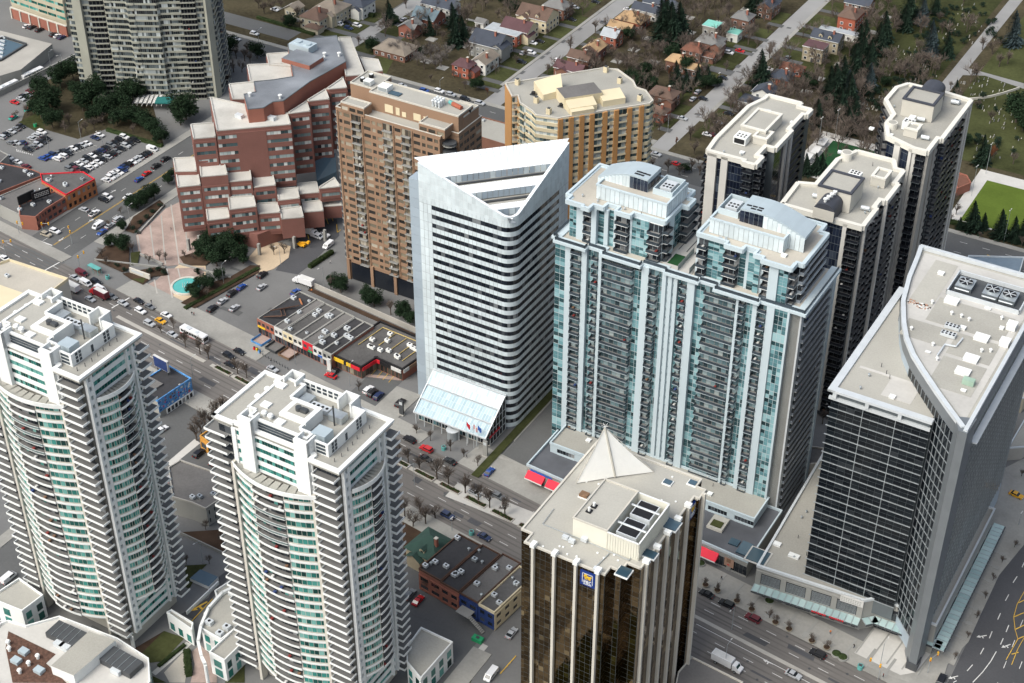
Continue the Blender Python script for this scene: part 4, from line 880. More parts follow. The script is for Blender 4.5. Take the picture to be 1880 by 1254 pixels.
 ct = t.mb('plant_court', 'dark_metal'); ct.box(-77.8, -58, 368.8, 380, ZH - .41, ZH - .33)
 for s in (((-78.2, 368.4), (-57.8, 368.4)), ((-78.2, 380.4), (-78.2, 368.4)), ((-57.8, 368.4), (-57.8, 380.4)), ((-57.8, 380.4), (-78.2, 380.4))): t.mb('court_wall', 'metal_pale').seg(s[0], s[1], 0, sqrt((s[0][0] - s[1][0]) ** 2 + (s[0][1] - s[1][1]) ** 2), -.35, 0, ZH - .42, ZH + .9)
 for i, (x, w_) in enumerate(((-74.5, 4.6), (-67, 4.4), (-62.3, 4.4))):
  c2 = t.item('cooling_tower', 'dark_metal', 3); c2.box(x - w_ / 2, x + w_ / 2, 371.5, 377, ZH - .3, ZH + 1.2, 'mullion_dark', 'metal'); c2.cyl(x, 374.2, 1.9, ZH + 1.2, ZH + 1.7, 18, mat='metal', top='black')
  for k in range(3): a_ = k * pi / 3; c2.seg((x - 1.8 * cos(a_), 374.2 - 1.8 * sin(a_)), (x + 1.8 * cos(a_), 374.2 + 1.8 * sin(a_)), 0, 3.6, -.1, .1, ZH + 1.7, ZH + 1.8, 'metal_pale')
  c2.tube((x - w_ / 2 + .3, 370.6, ZH + .9), (x + w_ / 2 - .3, 370.6, ZH + .9), .22, mat='metal_pale')
 for (t_, x, y, sx, sy, h) in ((24, 1360, 950, 3.6, 2.8, .9), (24, 1283, 750, 1.6, 1.3, .7), (24, 1620, 1000, 1.6, .9, .4), (24, 1575, 1215, 3.6, 3.0, .8), (34, 1500, 150, 3.6, 3.0, .8), (34, 1440, 245, 3.6, 2.8, .8), (24, 1790, 1140, 2.4, 2.6, 1.8), (34, 1740, 45, 2.4, 2.4, 1.8), (24, 1720, 1145, 1, 1, .7), (24, 1440, 1145, 1.4, 1.2, .8), (34, 1445, 375, 1.2, .8, .4), (34, 1190, 98, 1.2, .8, .3)):
  x, y = G(t_, x, y, ZH); m = t.item('roof_box', 'white', 3); m.box(x - sx / 2, x + sx / 2, y - sy / 2, y + sy / 2, ZH - .35, ZH - .36 + h * .8); m.box(x - sx / 2 - .1, x + sx / 2 + .1, y - sy / 2 - .1, y + sy / 2 + .1, ZH - .36 + h * .8, ZH - .35 + h)
 x, y = G(34, 1480, 325, ZH); m = t.mb('green_cabinet', 'cab_green'); m.box(x - 1.5, x + 1.5, y - .9, y + .9, ZH - .3, ZH + 1.2)
 for t_, x, y in ((24, 1365, 1140), (24, 1335, 1195)):
  x, y = G(t_, x, y, ZH); m = t.item('condenser', 'metal_pale', 3); m.box(x - 2, x + 2, y - .9, y + .9, ZH - .2, ZH + .7)
  for a in range(4):
   for b in range(2): m.cyl(x - 1.5 + a, y - .45 + b * .9, .33, ZH + .7, ZH + .76, 10, mat='black')
 for t_, x, y in ((24, 1220, 960), (24, 1360, 1040), (24, 1430, 1060), (24, 1485, 1085), (24, 1720, 1075), (24, 1070, 1150), (34, 1255, 155), (34, 1575, 95), (34, 1640, 95), (34, 1225, 50)):
  x, y = G(t_, x, y, ZH); m = t.item('roof_vent', 'white', 3); m.cyl(x, y, .3, ZH - .36, ZH + .5, 8); m.cyl(x, y, .5, ZH + .5, ZH + .8, 8, .25)
 m = t.mb('roof_pipe', 'metal_pale'); pts = [(34, 1255, 130), (34, 1310, 50), (34, 1390, 65), (34, 1440, 5)]
 for i in range(3): a, b = G(*pts[i], ZH), G(*pts[i + 1], ZH); m.tube((*a, ZH + .1), (*b, ZH + .1), .25)
 R = random.Random(3); m = t.mb('ice_debris', 'clutter_white')
 for k in range(60):
  f = R.random(); x, y = G(24, 1040 + f * 170, 940 + f * 60 + R.uniform(-18, 18), ZH); m.box(x - .3, x + R.uniform(0, .4), y - .2, y + R.uniform(0, .4), ZH - .42, ZH - .3 + R.uniform(0, .15), R.choice(['clutter_white', 'clutter_white', 'black', 'skin']))
 t.mb('roof_strip', 'paving_pale').box(-89, -71, 332, 333, ZL - .29, ZL - .24); t.mb('roof_strip', 'paving_pale').box(-80, -72, 323.5, 332, ZL - .29, ZL - .24)
 roofkit(t, -87, -76, 323, 338, ZL - .28, 6, 12)
 t.done()
prow_building()
def prow_podium():
 t = T('podium_building', 'low gravel roofed podium with slatted windows wrapped around the black office building', 'building', (-80, 330))
 Z = 11.0
 a = [(-104.5, 315.2), (-73.0, 317.6), (-70.0, 320.6), (-56.5, 320.6), (-56.5, 340), (-88, 345), (-90.5, 374), (-106.8, 374)]
 wall_core(t, a, 0, Z, 'stone_grey', 'gravel'); parapet(t, [a[7], a[0], a[1], a[2], a[3]], Z, .7, .7, .15, 'metal_pale', closed=False)
 facade(t, a[0], a[1], 4.0, 6, 1, [(1.6, 'P', dict(out=.35, wall='stone_grey')), (6, 'W', dict(pw=6, sill=1.1, head=5.2, wall='stone_grey', glass='glass_black'))] * 4 + [(1.6, 'P', dict(out=.35, wall='stone_grey'))], 'stone_grey', 'glass_black')
 facade(t, a[2], a[3], 4.0, 6, 1, [(1.6, 'P', dict(out=.3, wall='stone_grey')), (5, 'W', dict(pw=5, sill=1.1, head=5.2, wall='stone_grey', glass='glass_black')), (5, 'P', dict(out=.3, wall='stone_grey'))], 'stone_grey', 'glass_black')
 L = sqrt((a[1][0] - a[0][0]) ** 2 + (a[1][1] - a[0][1]) ** 2); sl = t.mb('louvre', 'metal')
 for b in range(4):
  s0 = L * (1.6 + b * 7.6) / 32
  for k in range(9): sl.seg(a[0], a[1], s0 + .2, s0 + L * 6 / 32 - .2, .1, .22, 5.2 + k * .43, 5.26 + k * .43)
 facade(t, a[0], a[1], 0, 3.8, 1, [(1, 'W', dict(pw=1.2, sill=.2, head=3.6, wall='stone_grey'))], 'stone_grey', 'glass_dark')
 facade(t, a[2], a[3], 0, 3.8, 1, [(1, 'W', dict(pw=1.2, sill=.2, head=3.6, wall='stone_grey'))], 'stone_grey', 'glass_dark')
 # glazed canopies
 def canopy(p, q, d, z=4.6):
  L = sqrt((p[0] - q[0]) ** 2 + (p[1] - q[1]) ** 2); n = int(L / 1.9); m = t.item('canopy_glass', 'glass_canopy', 1); f = t.item('canopy_frame', 'metal', 1)
  for k in range(n): m.seg(p, q, L * k / n + .12, L * (k + 1) / n - .12, .2, d - .2, z, z + .06); f.seg(p, q, L * k / n - .09, L * k / n + .09, .1, d, z - .1, z + .12)
  for e in (.12, d / 2, d - .14): f.seg(p, q, 0, L, e, e + .14, z - .16, z - .02, 'dark_metal')
  f.seg(p, q, 0, L, d - .1, d + .15, z - .4, z - .17, 'dark_metal')
 canopy(a[0], a[1], 3.6); canopy(a[1], a[2], 3.0); canopy(a[2], (-50, 320.6), 3.4)
 canopy((-52.4, 317), (-52.4, 376), 3.6)
 b = [(-56.3, 318.6), (-52.6, 318.6), (-52.6, 374), (-56.3, 374)]
 wall_core(t, b, 0, 11.2, 'stone_grey', 'gravel', 'side_wing'); parapet(t, b, 11.2, .6, .5, .1, 'metal_pale', 'side_parapet')
 facade(t, b[1], b[2], 0, 5, 1, [(1.2, 'P', dict(out=.2, wall='stone_grey')), (5, 'G', dict(pw=1.2))] * 8, 'stone_grey', 'glass_dark')
 t.mb('rail_box', 'dark_metal').box(-93.5, -91, 326, 334, Z + .02, Z + 1.0)
 for t_, x, y, s in ((44, 105, 260, 1.1), (44, 225, 345, 1.6)): x, y = G(t_, x, y, Z); m = t.item('roof_hatch', 'white', 2); m.box(x - s, x + s, y - .8, y + .8, Z, Z + .7)
 for t_, x, y, s in ((43, 1770, 345, 2.8),): x, y = G(t_, x, y, Z); m = t.item('skylight', 'skylight', 2); m.box(x - s, x + s, y - s, y + s, Z, Z + .4); m.box(x - s - .5, x + s + .5, y - s - .5, y + s + .5, Z, Z + .2, 'paving_pale')
 s = t.mb('sign_board', 'clutter_white'); s.seg(a[0], a[1], 25.0, 31.6, .5, .75, 9.2, 11.6);
 for k in range(3):
  for j in range(9): s.seg(a[0], a[1], 25.3 + j * .65, 25.75 + j * .65 - .1 * (k % 2), .76, .79, 9.6 + k * .6, 9.85 + k * .6, 'stone_grey')
 rs = t.mb('sign_letters', 'red');
 for j in range(14): rs.seg(a[0], a[1], 18.2 + j * .62 + (.8 if j > 6 else 0), 18.62 + j * .62 + (.8 if j > 6 else 0), 3.95, 4.05, 4.7, 5.3)
 roofkit(t, -103, -94, 322, 345, Z, 5, 8)
 t.done()
prow_podium()
# ---- the two white condominium towers with bowed balconies
def condo(name, label, F0, Z, nf):
 """local x runs along the front (0 at the right corner, negative to the left), y runs back"""
 X0, Y0 = F0; t = T(name, label, 'tower', (X0 - 18, Y0 + 11)); fl = 2.8
 A = lambda x, y: (X0 + x, Y0 + y)
 pl = [A(-38, 0), A(0, 0), A(0, 20.8), A(-38, 20.8)]
 zb = Z - nf * fl - .8
 core = [A(-33.2, 1.9), A(-2.1, 1.9), A(-2.1, 20), A(-37, 20), A(-37, 1.6), A(-33.2, 1.6)]
 wall_core(t, core, 0, Z - .9, 'stone', 'gravel')
 W_ = t.mb('wall', 'white')
 def arc(p, q, bulge, n=10):
  L = sqrt((q[0] - p[0]) ** 2 + (q[1] - p[1]) ** 2); tx, ty = (q[0] - p[0]) / L, (q[1] - p[1]) / L
  return [(p[0] + tx * L * k / n + ty * b, p[1] + ty * L * k / n - tx * b) for k in range(n + 1) for b in [bulge * (1 - (2 * k / n - 1) ** 2)]]
 def bow(p, q, bulge, k0, k1, mid0, mid1, deep):
  wl = arc(p, q, bulge); n = len(wl) - 1
  for k in range(k0, k1):
   z = zb + k * fl
   bal = t.item('balcony', 'white', z + .5); rail = 'white' if not (k1 - 6 <= k < k1 - 2) else 'rail_glass'
   win = t.item('window', 'glass_green', z)
   for i in range(n):
    a, b = wl[i], wl[i + 1]; L = sqrt((b[0] - a[0]) ** 2 + (b[1] - a[1]) ** 2)
    mid = mid0 <= i < mid1
    d1 = .35 if not mid else .75
    bal.seg(a, b, -.03, L + .03, -2.2, d1, z - .06 + .002 * (i % 2), z + .14 + .002 * (i % 2), 'white', 'slab_top')
    bal.seg(a, b, -.02, L + .02, d1 - .14, d1, z + .165, z + (.62 if (not mid or rail == 'white') else .8), 'white' if not mid else rail, 'white')
    if not mid:
     m = 2
     for c in range(m): win.pane(a, b, L * c / m + .06, L * (c + 1) / m - .06, .1, z + .95, z + fl - .15, 'glass_green')
     W_.seg(a, b, 0, L, -.5, .06, z + .1, z + fl - .13, 'stone')
    else:
     win.pane(a, b, .1, L * .5, -.75, z + .2, z + fl - .3, 'glass_dark'); win.pane(a, b, L * .55, L - .05, -.75, z + .2, z + fl - .3, 'glass_green' if random.random() < .2 else 'glass_dark')
     if random.random() < .12: bal.seg(a, b, L * .3, L * .6, -.2, .5, z + .17, z + .85, random.choice(['clutter_white', 'clutter_brown', 'clutter_blue', 'clutter_red']))
   for i in (mid0, mid1):
    if i < n: W_.seg(wl[i], wl[i + 1], -.1, .1, -1.5, .2, z + .15, z + fl - .12)
 nb = nf - 4
 bow(A(-32.6, .2), A(-8.8, .2), 3.2, 1, nb, 3, 7, True)
 bow(A(-.2, 3.8), A(-.2, 16.6), 2.0, 4, nb + 1, 4, 8, True)
 for x in (-33.3, -8.8): W_.box(*[v for v in (X0 + x, X0 + x + .8)], Y0 - .8, Y0 + 1.5, 0, zb + nb * fl + 1.0)
 # terrace lip where the bow ends
 for (p, q, bl_, zz) in ((A(-32.6, .2), A(-8.0, .2), 3.2, zb + nb * fl), (A(-.2, 3.8), A(-.2, 16.6), 2.0, zb + (nb + 1) * fl)):
  t.flush()
  wl = arc(p, q, bl_ + .1); m = t.mb('terrace', 'white')
  for i in range(len(wl) - 1):
   a, b = wl[i], wl[i + 1]; L = sqrt((b[0] - a[0]) ** 2 + (b[1] - a[1]) ** 2); m.seg(a, b, -.05, L + .05, -3.0 if i not in (0, 9) else -1.4, .9, zz - .15, zz + .14, 'white', 'gravel'); m.seg(a, b, -.03, L + .03, .7, .9, zz + .14, zz + 1.1)
 # set back upper floors behind the terrace
 facade(t, A(-33, 1.0), A(-8.6, 1.0), zb + nb * fl, fl, 4, [(1.2, 'P', dict(out=.5)), (2.2, 'W', dict(n=2, pw=.9, sill=.8)), (1.2, 'P', dict(out=.6)), (13.2, 'W', dict(pw=.85, sill=.85)), (1.2, 'P', dict(out=.6)), (2.4, 'W', dict(n=2, sill=.8)), (1.4, 'P', dict(out=.5))], 'white', 'glass_green')
 # small window columns beside the corner and the corner balconies
 facade(t, A(-7.9, .75), A(-1.6, .75), zb, fl, nf, [(1, 'W', dict(pw=1.6, sill=.15, head=2.6))], 'stone_grey', 'glass_dark')
 facade(t, A(-1.6, .2), A(-.2, .2), 0, zb, 1, [(1, 'P', dict(out=.2))]); W_.box(X0 - 1.7, X0 - .2, Y0 + .2, Y0 + 1.5, 0, Z - 1)
 for k in range(nf):
  z = zb + k * fl; b = t.item('balcony', 'white', z + .4)
  b.box(X0 - 7.6, X0 - 1.0, Y0 - 1.5, Y0 + 1.2, z - .02, z + .16, 'white', 'slab_top')
  b.box(X0 - 7.6, X0 - 1.0, Y0 - 1.5, Y0 - 1.36, z + .161, z + .66); b.box(X0 - 7.6, X0 - 7.46, Y0 - 1.355, Y0 + 1.1, z + .161, z + .659); b.box(X0 - 1.14, X0 - 1.0, Y0 - 1.355, Y0 + .9, z + .161, z + .659)
  b2 = t.item('balcony', 'white', z + .3); b2.box(X0 - 40.6, X0 - 34.0, Y0 - .9, Y0 + 3.8, z - .02, z + .16, 'white', 'slab_top')
  b2.box(X0 - 40.6, X0 - 34.0, Y0 - .9, Y0 - .76, z + .161, z + .66); b2.box(X0 - 40.6, X0 - 40.46, Y0 - .755, Y0 + 3.8, z + .161, z + .659)
  b3 = t.item('balcony', 'white', z - 6); b3.box(X0 - 1.4, X0 + 1.6, Y0 + 18.6, Y0 + 22.4, z - .02, z + .16, 'white', 'slab_top'); b3.box(X0 + 1.46, X0 + 1.6, Y0 + 18.6, Y0 + 22.4, z + .161, z + .66); b3.box(X0 - 1, X0 + 1.455, Y0 + 18.6, Y0 + 18.74, z + .161, z + .659)
 facade(t, A(-37, .75), A(-33.3, .75), zb, fl, nf, [(1, 'W', dict(pw=1.6, sill=.15, head=2.6))], 'stone_grey', 'glass_dark')
 facade(t, A(-37, 20), A(-37, 1.4), zb, fl, nf, [(3, 'W', dict(pw=1.4)), (1, 'P'), (4, 'W', dict(pw=1.4)), (1, 'P'), (3, 'W', dict(pw=1.4))], 'white', 'glass_green')
 facade(t, A(-1.0, 1.5), A(-1.0, 20), zb, fl, nf, [(.5, 'P', dict(out=.9)), (1.1, 'N', dict(n=1, gap=.4, d=.6, sill=.8, head=2.2)), (.5, 'P', dict(out=.9)), (11.6, 'W', dict(pw=1.0)), (.5, 'P', dict(out=.9)), (1.5, 'N', dict(n=1, gap=.4, sill=.8, head=2.3)), (.7, 'P', dict(out=.9)), (1.3, 'N', dict(n=1, gap=.4))], 'white', 'glass_green')
 # roof slabs and the tall white corner frames
 m = t.mb('roof', 'gravel'); m.prism([A(-38.6, .9), A(-32.6, .9), A(-32.6, 1.2), A(-8.4, 1.2), A(-8.4, -.8), A(.2, -.8), A(.2, 21.4), A(-38.6, 21.4)], Z - .9, Z, 'gravel')
 parapet(t, [A(-38.6, .9), A(-32.6, .9), A(-32.6, 1.2), A(-8.4, 1.2), A(-8.4, -.8), A(.2, -.8), A(.2, 21.4), A(-38.6, 21.4)], Z, .6, 1.1, .35, 'white', 'roof_parapet')
 H = 4.4
 for nm, (x0, x1, y0, y1, op) in dict(a=(-29.8, -25.8, -.3, 3.6, 'n'), b=(-13.1, -9.2, -.3, 3.6, 'n'), c=(-29.8, -25.8, 17.6, 21.6, 's'), d=(-13.2, -9.0, 17.4, 21.4, 's')).items():
  f = t.item('corner_frame', 'white', 5); zt = Z + H; lo = Z - (14 if op == 'n' else .5)
  if op == 'n': f.box(X0 + x0, X0 + x1, Y0 + y0, Y0 + y0 + 1.0, lo, zt)
  else: f.box(X0 + x0, X0 + x1, Y0 + y1 - .5, Y0 + y1, lo, zt)
  f.box(X0 + x0, X0 + x0 + .5, Y0 + y0 + .02, Y0 + y1 - .02, Z - .5, zt - .01); f.box(X0 + x1 - .5, X0 + x1, Y0 + y0 + .02, Y0 + y1 - .02, Z - .5, zt - .02)
  f.box(X0 + x0 + .5, X0 + x1 - .5, Y0 + y0 + 1, Y0 + y1 - .6, Z, Z + .7, 'gravel')
 pb = t.mb('penthouse', 'white'); pb.prism([A(-28.5, 2.4), A(-11, 2.4), A(-11, 5), A(-14.8, 5), A(-14.8, 13.6), A(-24, 13.6), A(-24, 19.4), A(-31, 19.4), A(-31, 5), A(-28.5, 5)], Z, Z + 3.0, 'white', 'gravel')
 parapet(t, [A(-28.5, 2.4), A(-11, 2.4), A(-11, 5), A(-14.8, 5), A(-14.8, 13.6), A(-24, 13.6), A(-24, 19.4), A(-31, 19.4), A(-31, 5), A(-28.5, 5)], Z + 3.0, .35, .7, .08, 'white', 'penthouse_parapet')
 for z in (.4, 1.25, 2.1): t.mb('louvre_band', 'rail_dark').box(X0 - 25.6, X0 - 13.3, Y0 + 2.2, Y0 + 2.38, Z + z, Z + z + .55)
 t.mb('roof_curb', 'white').box(X0 - 22.4, X0 - 14.4, Y0 + 6.4, Y0 + 13.2, Z + 3.0, Z + 3.9, 'white', 'white'); t.mb('roof_curb_bed', 'gravel').box(X0 - 21, X0 - 15.8, Y0 + 7.8, Y0 + 11.8, Z + 3.9, Z + 3.95)
 t.mb('exhaust_fan', 'dark_metal').cyl(X0 - 18.8, Y0 + 9.6, .8, Z + 3.95, Z + 5, 12); t.mb('exhaust_fan', 'metal').box(X0 - 18, X0 - 16.3, Y0 + 9, Y0 + 10.3, Z + 3.95, Z + 4.9)
 # screen walls of the plant yard with punched openings
 yw = t.mb('yard_wall', 'white'); yw.box(X0 - 5.6, X0 - 5.1, Y0 + 2.6, Y0 + 17.6, Z, Z + 3.6); yw.box(X0 - 9.1, X0 - 5.6, Y0 + 2.6, Y0 + 3.1, Z, Z + 3.6)
 yw.box(X0 - 25.8, X0 - 13.2, Y0 + 20.4, Y0 + 20.9, Z, Z + 3.5); yw.box(X0 - 9, X0 - 5.1, Y0 + 17.6, Y0 + 18.1, Z, Z + 3.6)
 for k in range(3):
  for xx in (4.4, 5.6, 14.4, 15.6): t.mb('opening', 'rail_dark').box(X0 - 5.09, X0 - 5.03, Y0 + xx - .4, Y0 + xx + .4, Z + .4 + k * 1.05, Z + 1.2 + k * 1.05)
  t.mb('opening', 'rail_dark').box(X0 - 8.6, X0 - 5.9, Y0 + 2.54, Y0 + 2.59, Z + .4 + k * 1.05, Z + 1.1 + k * 1.05)
 t.mb('opening', 'metal').box(X0 - 5.09, X0 - 5.03, Y0 + 9.4, Y0 + 10.2, Z + .3, Z + 2.4)
 for r in range(2):
  for k in range(7): t.mb('opening', 'rail_dark').box(X0 - 25 + k * 1.75, X0 - 23.8 + k * 1.75, Y0 + 20.34, Y0 + 20.39, Z + 1.2 + r * 1.1, Z + 1.9 + r * 1.1)
 m = t.mb('plant_unit', 'metal_blue'); m.box(X0 - 11.6, X0 - 7.6, Y0 + 4.6, Y0 + 8.2, Z + .3, Z + 3.6)
 m = t.mb('plant_duct', 'metal'); m.box(X0 - 13.5, X0 - 9.5, Y0 + 13.8, Y0 + 16.6, Z + .1, Z + 2.0); m.box(X0 - 20, X0 - 14.5, Y0 + 15, Y0 + 17, Z + .1, Z + 1.4, 'metal_pale'); m.box(X0 - 23.5, X0 - 20.5, Y0 + 15.4, Y0 + 18.6, Z + .1, Z + 1.6)
 m.tube(A(-11, 13) + (Z,), A(-11, 13) + (Z + 6,), .22, mat='dark_metal')
 for k in range(4): m.cyl(X0 - 19.2 + k * 1.3, Y0 + 16, .4, Z + 1.4, Z + 1.5, 8, mat='black')
 for x, y in ((-33, 19), (-33.2, 15.4), (-33.4, 11.8), (-25.4, 4.6), (-23.4, 4.4)): m = t.item('mushroom_vent', 'white', 4); zz = Z + (3.0 if x > -31 else 0); m.cyl(X0 + x, Y0 + y, .5, zz, zz + 1.0, 10); m.cyl(X0 + x, Y0 + y, .85, zz + 1, zz + 1.4, 12, .6)
 for x, y in ((-29, 16), (-27.5, 8), (-20.5, 4.3)): m = t.item('roof_hatch', 'white', 4); m.box(X0 + x - 1.2, X0 + x + 1.2, Y0 + y - 1, Y0 + y + 1, Z + 3.0, Z + 3.5)
 for k in range(7): t.item('roof_pipe', 'dark_metal', 3).cyl(X0 - 3 + .4 * sin(k), Y0 + 2 + k * 2.4, .1, Z, Z + 1.1, 6)
 # stone base
 for x in (-30, -25, -20, -15, -10): W_.box(X0 + x, X0 + x + .8, Y0 - 1.2, Y0 + 1.4, 0, zb + 1)
 t.done()
condo('condominium_tower', 'white condominium tower with bowed balconies in front of the avenue, right of its twin', (-174.8, 216.9), 89.0, 30)
condo('condominium_tower', 'white condominium tower with bowed balconies, the one cut by the left edge', (-245.3, 207.2), 95.0, 32)
# ---- tan brick apartment tower
def tan_tower():
 t = T('apartment_tower', 'tan brick apartment tower with rounded balconies beside the stepped brick building', 'tower', (-280, 404)); fl = 2.85; n = 25; Z = n * fl
 pl = [(-303.8, 392.2), (-260.4, 392.2), (-260.4, 397.2), (-256.2, 397.2), (-256.2, 412), (-303.8, 412)]
 wall_core(t, pl, 0, Z, 'brick_tan', 'gravel'); bw = 'brick_tan'
 N = lambda w, k=1: (w, 'N', dict(n=k, gap=.7, sill=.75, head=2.2, wall=bw, glass='glass_warm'))
 Bc = (4.2, 'B', dict(dep=1.3, rail='stone_grey', slab='stone_grey', back='glass_warm', rh=.35))
 facade(t, pl[0], pl[1], 8.5, fl, n - 3, [(.6, 'P', dict(wall=bw, out=.5)), N(2), N(3.4), (.5, 'P', dict(wall=bw, out=.5)), Bc, (.5, 'P', dict(wall=bw, out=.5)), N(3.6), N(2.2), N(2.8), Bc, (.5, 'P', dict(wall=bw, out=.5)), N(3.2), Bc, (.5, 'P', dict(wall=bw, out=.5)), N(3.4), N(2.2), N(3), N(2.2), (.5, 'P', dict(wall=bw, out=.5))], bw, 'glass_warm')
 facade(t, pl[3], pl[4], 8.5, fl, n - 3, [N(3, 1), N(4, 1), N(4, 1), N(4, 1)], bw, 'glass_warm')
 facade(t, (-303.8, 412), (-303.8, 392.2), 8.5, fl, n - 3, [N(4), Bc, N(4), Bc, N(4)], bw, 'glass_warm')
 for k in range(n - 3):   # round corner balconies at both ends
  z = 8.5 + k * fl
  for (x, y) in ((-303.6, 394.6), (-258.4, 394.8)):
   m = t.item('balcony', 'stone_grey', z); m.cyl(x, y, 2.5, z - .1, z + .12, 16); m.cyl(x, y, 2.52, z + .85, z + .95, 16, mat='dark_metal')
   for a in range(12): m.cyl(x + 2.45 * cos(a * pi / 6), y + 2.45 * sin(a * pi / 6), .05, z, z + .9, 4, mat='dark_metal')
 # open ground floor with tall pillars
 for x in (-303.8, -293, -282.5, -272, -261.4): t.mb('pillar', bw).box(x, x + 1.3, 391.4, 393, 0, 9)
 t.mb('lobby_glass', 'glass_black').box(-302, -262, 391.9, 392.15, .2, 7.6)
 def blk(x0, x1, y0, y1, z0, z1, r='gravel', pt='setback'):
  wall_core(t, [(x0, y0), (x1, y0), (x1, y1), (x0, y1)], z0, z1, bw, r, pt); parapet(t, [(x0, y0), (x1, y0), (x1, y1), (x0, y1)], z1, .5, .35, .05, 'stone', pt + '_coping')
 parapet(t, pl, Z, .9, .35, .25, 'brick_tan', 'parapet'); parapet(t, pl, Z + .9, .12, .45, .3, 'stone', 'coping')
 blk(-301.6, -291.6, 391.9, 396.4, Z, Z + 3.2); blk(-269.4, -258.9, 393.0, 398.4, Z, Z + 3.2); blk(-293.4, -256.6, 398, 407.5, Z, Z + 6.6, 'gravel', 'penthouse'); blk(-303.4, -293.3, 400.5, 411.5, Z, Z + 6.5, 'gravel', 'stair_tower'); blk(-264, -256.5, 401.2, 411, Z, Z + 5.0, 'gravel', 'east_block')
 facade(t, (-301.6, 391.9), (-291.6, 391.9), Z, 3, 1, [N(2), N(2), N(2)], bw, 'glass_warm'); facade(t, (-269.4, 393), (-258.9, 393), Z, 3, 1, [N(2), N(2), N(2)], bw, 'glass_warm')
 for x, w_, h in ((-287, 3.4, 3), (-282.4, 1.6, 2.8), (-279.8, 1.7, 1.8), (-275, 3, 2.6), (-270.8, 1.4, 2.4)): t.mb('louvre', 'cream').box(x, x + w_, 397.85, 397.99, Z + .8, Z + .8 + h)
 # arched window on the right end
 m = t.mb('arched_window', 'glass_dark'); cy, cz, r = 404.5, Z - 5.5, 2.6
 m.poly([(-256.05, cy - r, cz - 7)] + [(-256.05, cy + r * cos(a), cz + r * sin(a)) for a in [pi * (1 - i / 10) * 1.0 for i in range(11)]][0:0] + [(-256.05, cy + r, cz - 7)] + [(-256.05, cy + r * cos(a), cz + r * sin(a)) for a in [pi * i / 10 for i in range(11)]])
 for k in range(4): m.box(-256.1, -255.95, cy - r + k * 1.7, cy - r + k * 1.7 + .15, cz - 7, cz + 2, bw)
 for (x0, x1, y0, y1, h) in ((-298.5, -295.5, 401.6, 404.2, 1.8), (-291.5, -287.5, 400.4, 404, 1.9)): m = t.item('air_handler', 'white', 2); m.box(x0, x1, y0, y1, Z + 6.7, Z + 6.6 + h); m.box(x0 + .2, x1 - .2, y0 - .1, y0, Z + 6.9, Z + 6.3 + h, 'metal')
 t.mb('skylight', 'skylight').box(-287, -282.5, 400.2, 402.6, Z + 6.6, Z + 7.0)
 R = random.Random(9)
 for k in range(9): m = t.item('flue', 'metal_pale', 2); x, y = -268.5 + (k % 3) * 1.3, 400.5 + (k // 3) * 1.5; m.cyl(x, y, .38, Z + 6.6, Z + 8.8, 8); m.cyl(x, y, .6, Z + 8.8, Z + 9.2, 8, .3)
 m = t.mb('crane_drum', 'orange'); a = (-262.8, 404.2, Z + 7.4); b = (-258.6, 403.2, Z + 7.2); m.tube(a, b, .8, 10, mat='brick_red'); m.tube((-264.3, 404.6, Z + 7.6), a, .75, 10, mat='teal_metal'); m.box(-259, -257.4, 402, 404, Z + 5.2, Z + 6.4, 'metal_pale')
 for x, y in ((-300.5, 404), (-299.5, 408), (-259.5, 407), (-257.2, 405.5)): m = t.item('roof_fan', 'black', 2); zz = Z + (6.6 if x < -290 else 5.1); m.cyl(x, y, .9, zz, zz + 1.2, 12); m.cyl(x, y, .7, zz + 1.2, zz + 1.4, 12, mat='white')
 t.done()
tan_tower()
